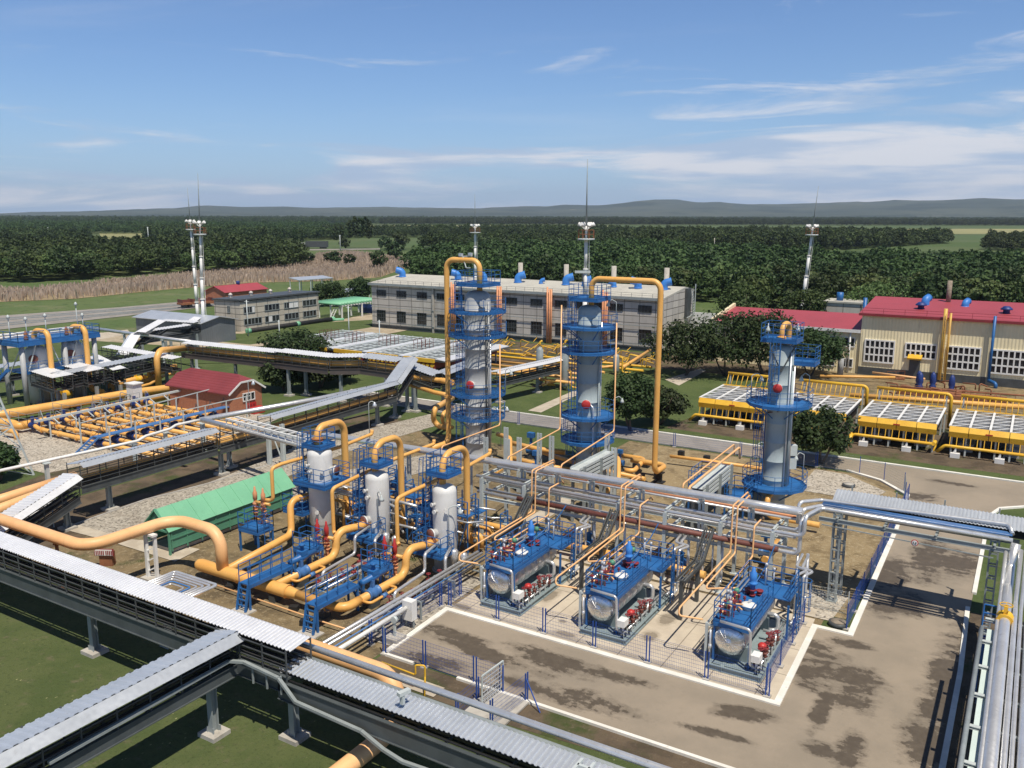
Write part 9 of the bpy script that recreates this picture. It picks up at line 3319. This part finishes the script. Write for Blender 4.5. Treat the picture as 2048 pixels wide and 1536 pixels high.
# manhole rings
for (px, py, lb) in ((1676, 1252, 'round dark manhole with a brown cover inside the white kerb corner'), (1697, 974, 'round concrete manhole near the gravel corner by the far road')):
    g = at(px, py)
    t = thing('manhole', lb, 'manhole', g)
    MB().lathe([(0.55, 0), (0.55, 0.28), (0.45, 0.3)], g, 22).build('ring', 'dark_steel', t)
    MB().lathe([(0.44, 0.29), (0.44, 0.33), (0.05, 0.34)], g, 22).build('cover', 'wood' if px == 1676 else 'concrete', t)
t = thing('junction_cabinet', 'dark grey cabinet behind the right end of the pipe rack', 'cabinet', (-10.9, 51.6, 0))
MB().box(-11.2, 51.5, 0.5, -10.5, 52.0, 2.0).build('case', 'dark_steel', t)
m = MB()
for x in (-11.1, -10.6):
    m.bar((x, 51.75, 0), (x, 51.75, 0.5), 0.07)
m.build('leg', 'steel', t)
# hanging floodlights and lamp posts about the plant
for k, (px, py, h, lb) in enumerate(((740, 900, 5.0, 'single lamp on a thin post behind the first two separators'), (1002, 900, 4.5, 'lamp on a bent post right of the tallest column'), (983, 870, 3.0, 'lamp on a bent post by the road fence behind the tallest column'), (1510, 985, 4.4, 'lamp on a bent post left of the right column'), (500, 835, 4.4, 'lamp on the middle stretch of the dark cable gallery'))):
    g = at(px, py)
    t = thing('lamp_post', lb, 'lamp', g)
    m = MB().tube([g, g + Vector((0, 0, h)), g + RT * 0.35 + Vector((0, 0, h + 0.2)), g + RT * 0.6 + Vector((0, 0, h))], 0.04, 6, bend=0.2)
    m.build('post', 'pale_steel', t)
    MB().lathe([(0.26, -0.3), (0.2, -0.08), (0.1, 0.1), (0.05, 0.2)], g + RT * 0.62 + Vector((0, 0, h - 0.1)), 12).build('lamp_head', 'galvanised', t)
# lean white light poles and posts far off
for k, (px, py, top) in enumerate(((1428, 504, 476), (298, 492, 454), (98, 480, 455), (525, 486, 462), (862, 545, 520), (981, 545, 514), (681, 508, 470), (497, 674, 600), (560, 690, 640), (699, 690, 612), (760, 700, 640))):
    g = at(px, py)
    h = ZA(top, g.x, g.y)
    d = (Vector((g.x, g.y, 0)) - EYE).length
    m = MB().tube([g, g + Vector((0, 0, h))], max(0.1, d / 2600), 6)
    m.bar(g + Vector((0, 0, h - 0.3)) - RT * h * 0.06, g + Vector((0, 0, h - 0.3)) + RT * h * 0.06, max(0.08, d / 3500))
    tag(m.build('utility_pole', 'pale_steel' if k not in (0,) else 'concrete'), ('pale pole in the wood right of centre', 'pole by the far road on the left, taller one', 'pole by the far road near the left edge', 'pole by the far road right of the mast pair', 'thin lamp pole behind the concrete hall, left one', 'thin lamp pole behind the concrete hall, near the tallest column', 'pole by the truck road below the poplars', 'thin pole on the dirt road before the concrete workshop', 'thin pole left of the back coolers', 'thin pole behind the back coolers', 'thin pole between the back coolers and the concrete hall')[k], 'pole')
# truck on the far road
g = at(630, 497.5)
t = thing('truck', 'distant truck with a white cab and a dark covered trailer on the far road', 'truck', g)
d = RT.copy()
d.z = 0
d.normalize()
a_ = math.atan2(d.y, d.x)
MB().cbox(g + d * 1.5 + Vector((0, 0, 1.1)), 15.5, 2.8, 4.2, a_).build('trailer', 'dark_steel', t)
m = MB().cbox(g - d * 8.6 + Vector((0, 0, 0.9)), 3.2, 2.6, 2.2, a_)
m.cbox(g - d * 8.2 + Vector((0, 0, 3.102)), 2.2, 2.5, 1.1, a_)
m.build('cab', 'white', t)
n = Vector((-d.y, d.x, 0))
for q in (-8.6, -4.6, 4.2, 5.8, 7.4):
    MB().lathe([(0.7, -1.3), (0.7, 1.3)], g + d * q + Vector((0, 0, 0.7)), 12, n).build('wheel', 'black', t)
# freight wagon on the railway beside the workshop
g = at(392, 615)
t = thing('rail_wagon', 'rusty flat railway wagon standing left of the mast pair', 'wagon', g)
e = (at(440, 606.0) - at(-60, 645)).normalized()
a_ = math.atan2(e.y, e.x)
MB().cbox(g + Vector((0, 0, 1.0)), 9, 2.6, 0.5, a_).build('bed', 'rust', t)
m = MB()
for q in (-4.2, -1.4, 1.4, 4.2):
    m.cbox(g + e * q + Vector((0, 0, 1.502)), 0.2, 2.6, 0.9, a_)
m.cbox(g + Vector((0, 0, 1.503)), 8.2, 0.15, 0.75, a_)
m.build('stake', 'brown_pipe', t)
n = Vector((-e.y, e.x, 0))
for q in (-3.2, -1.8, 1.8, 3.2):
    MB().lathe([(0.5, -0.9), (0.5, 0.9)], g + e * q + Vector((0, 0, 0.55)), 12, n).build('wheel', 'dark_steel', t)
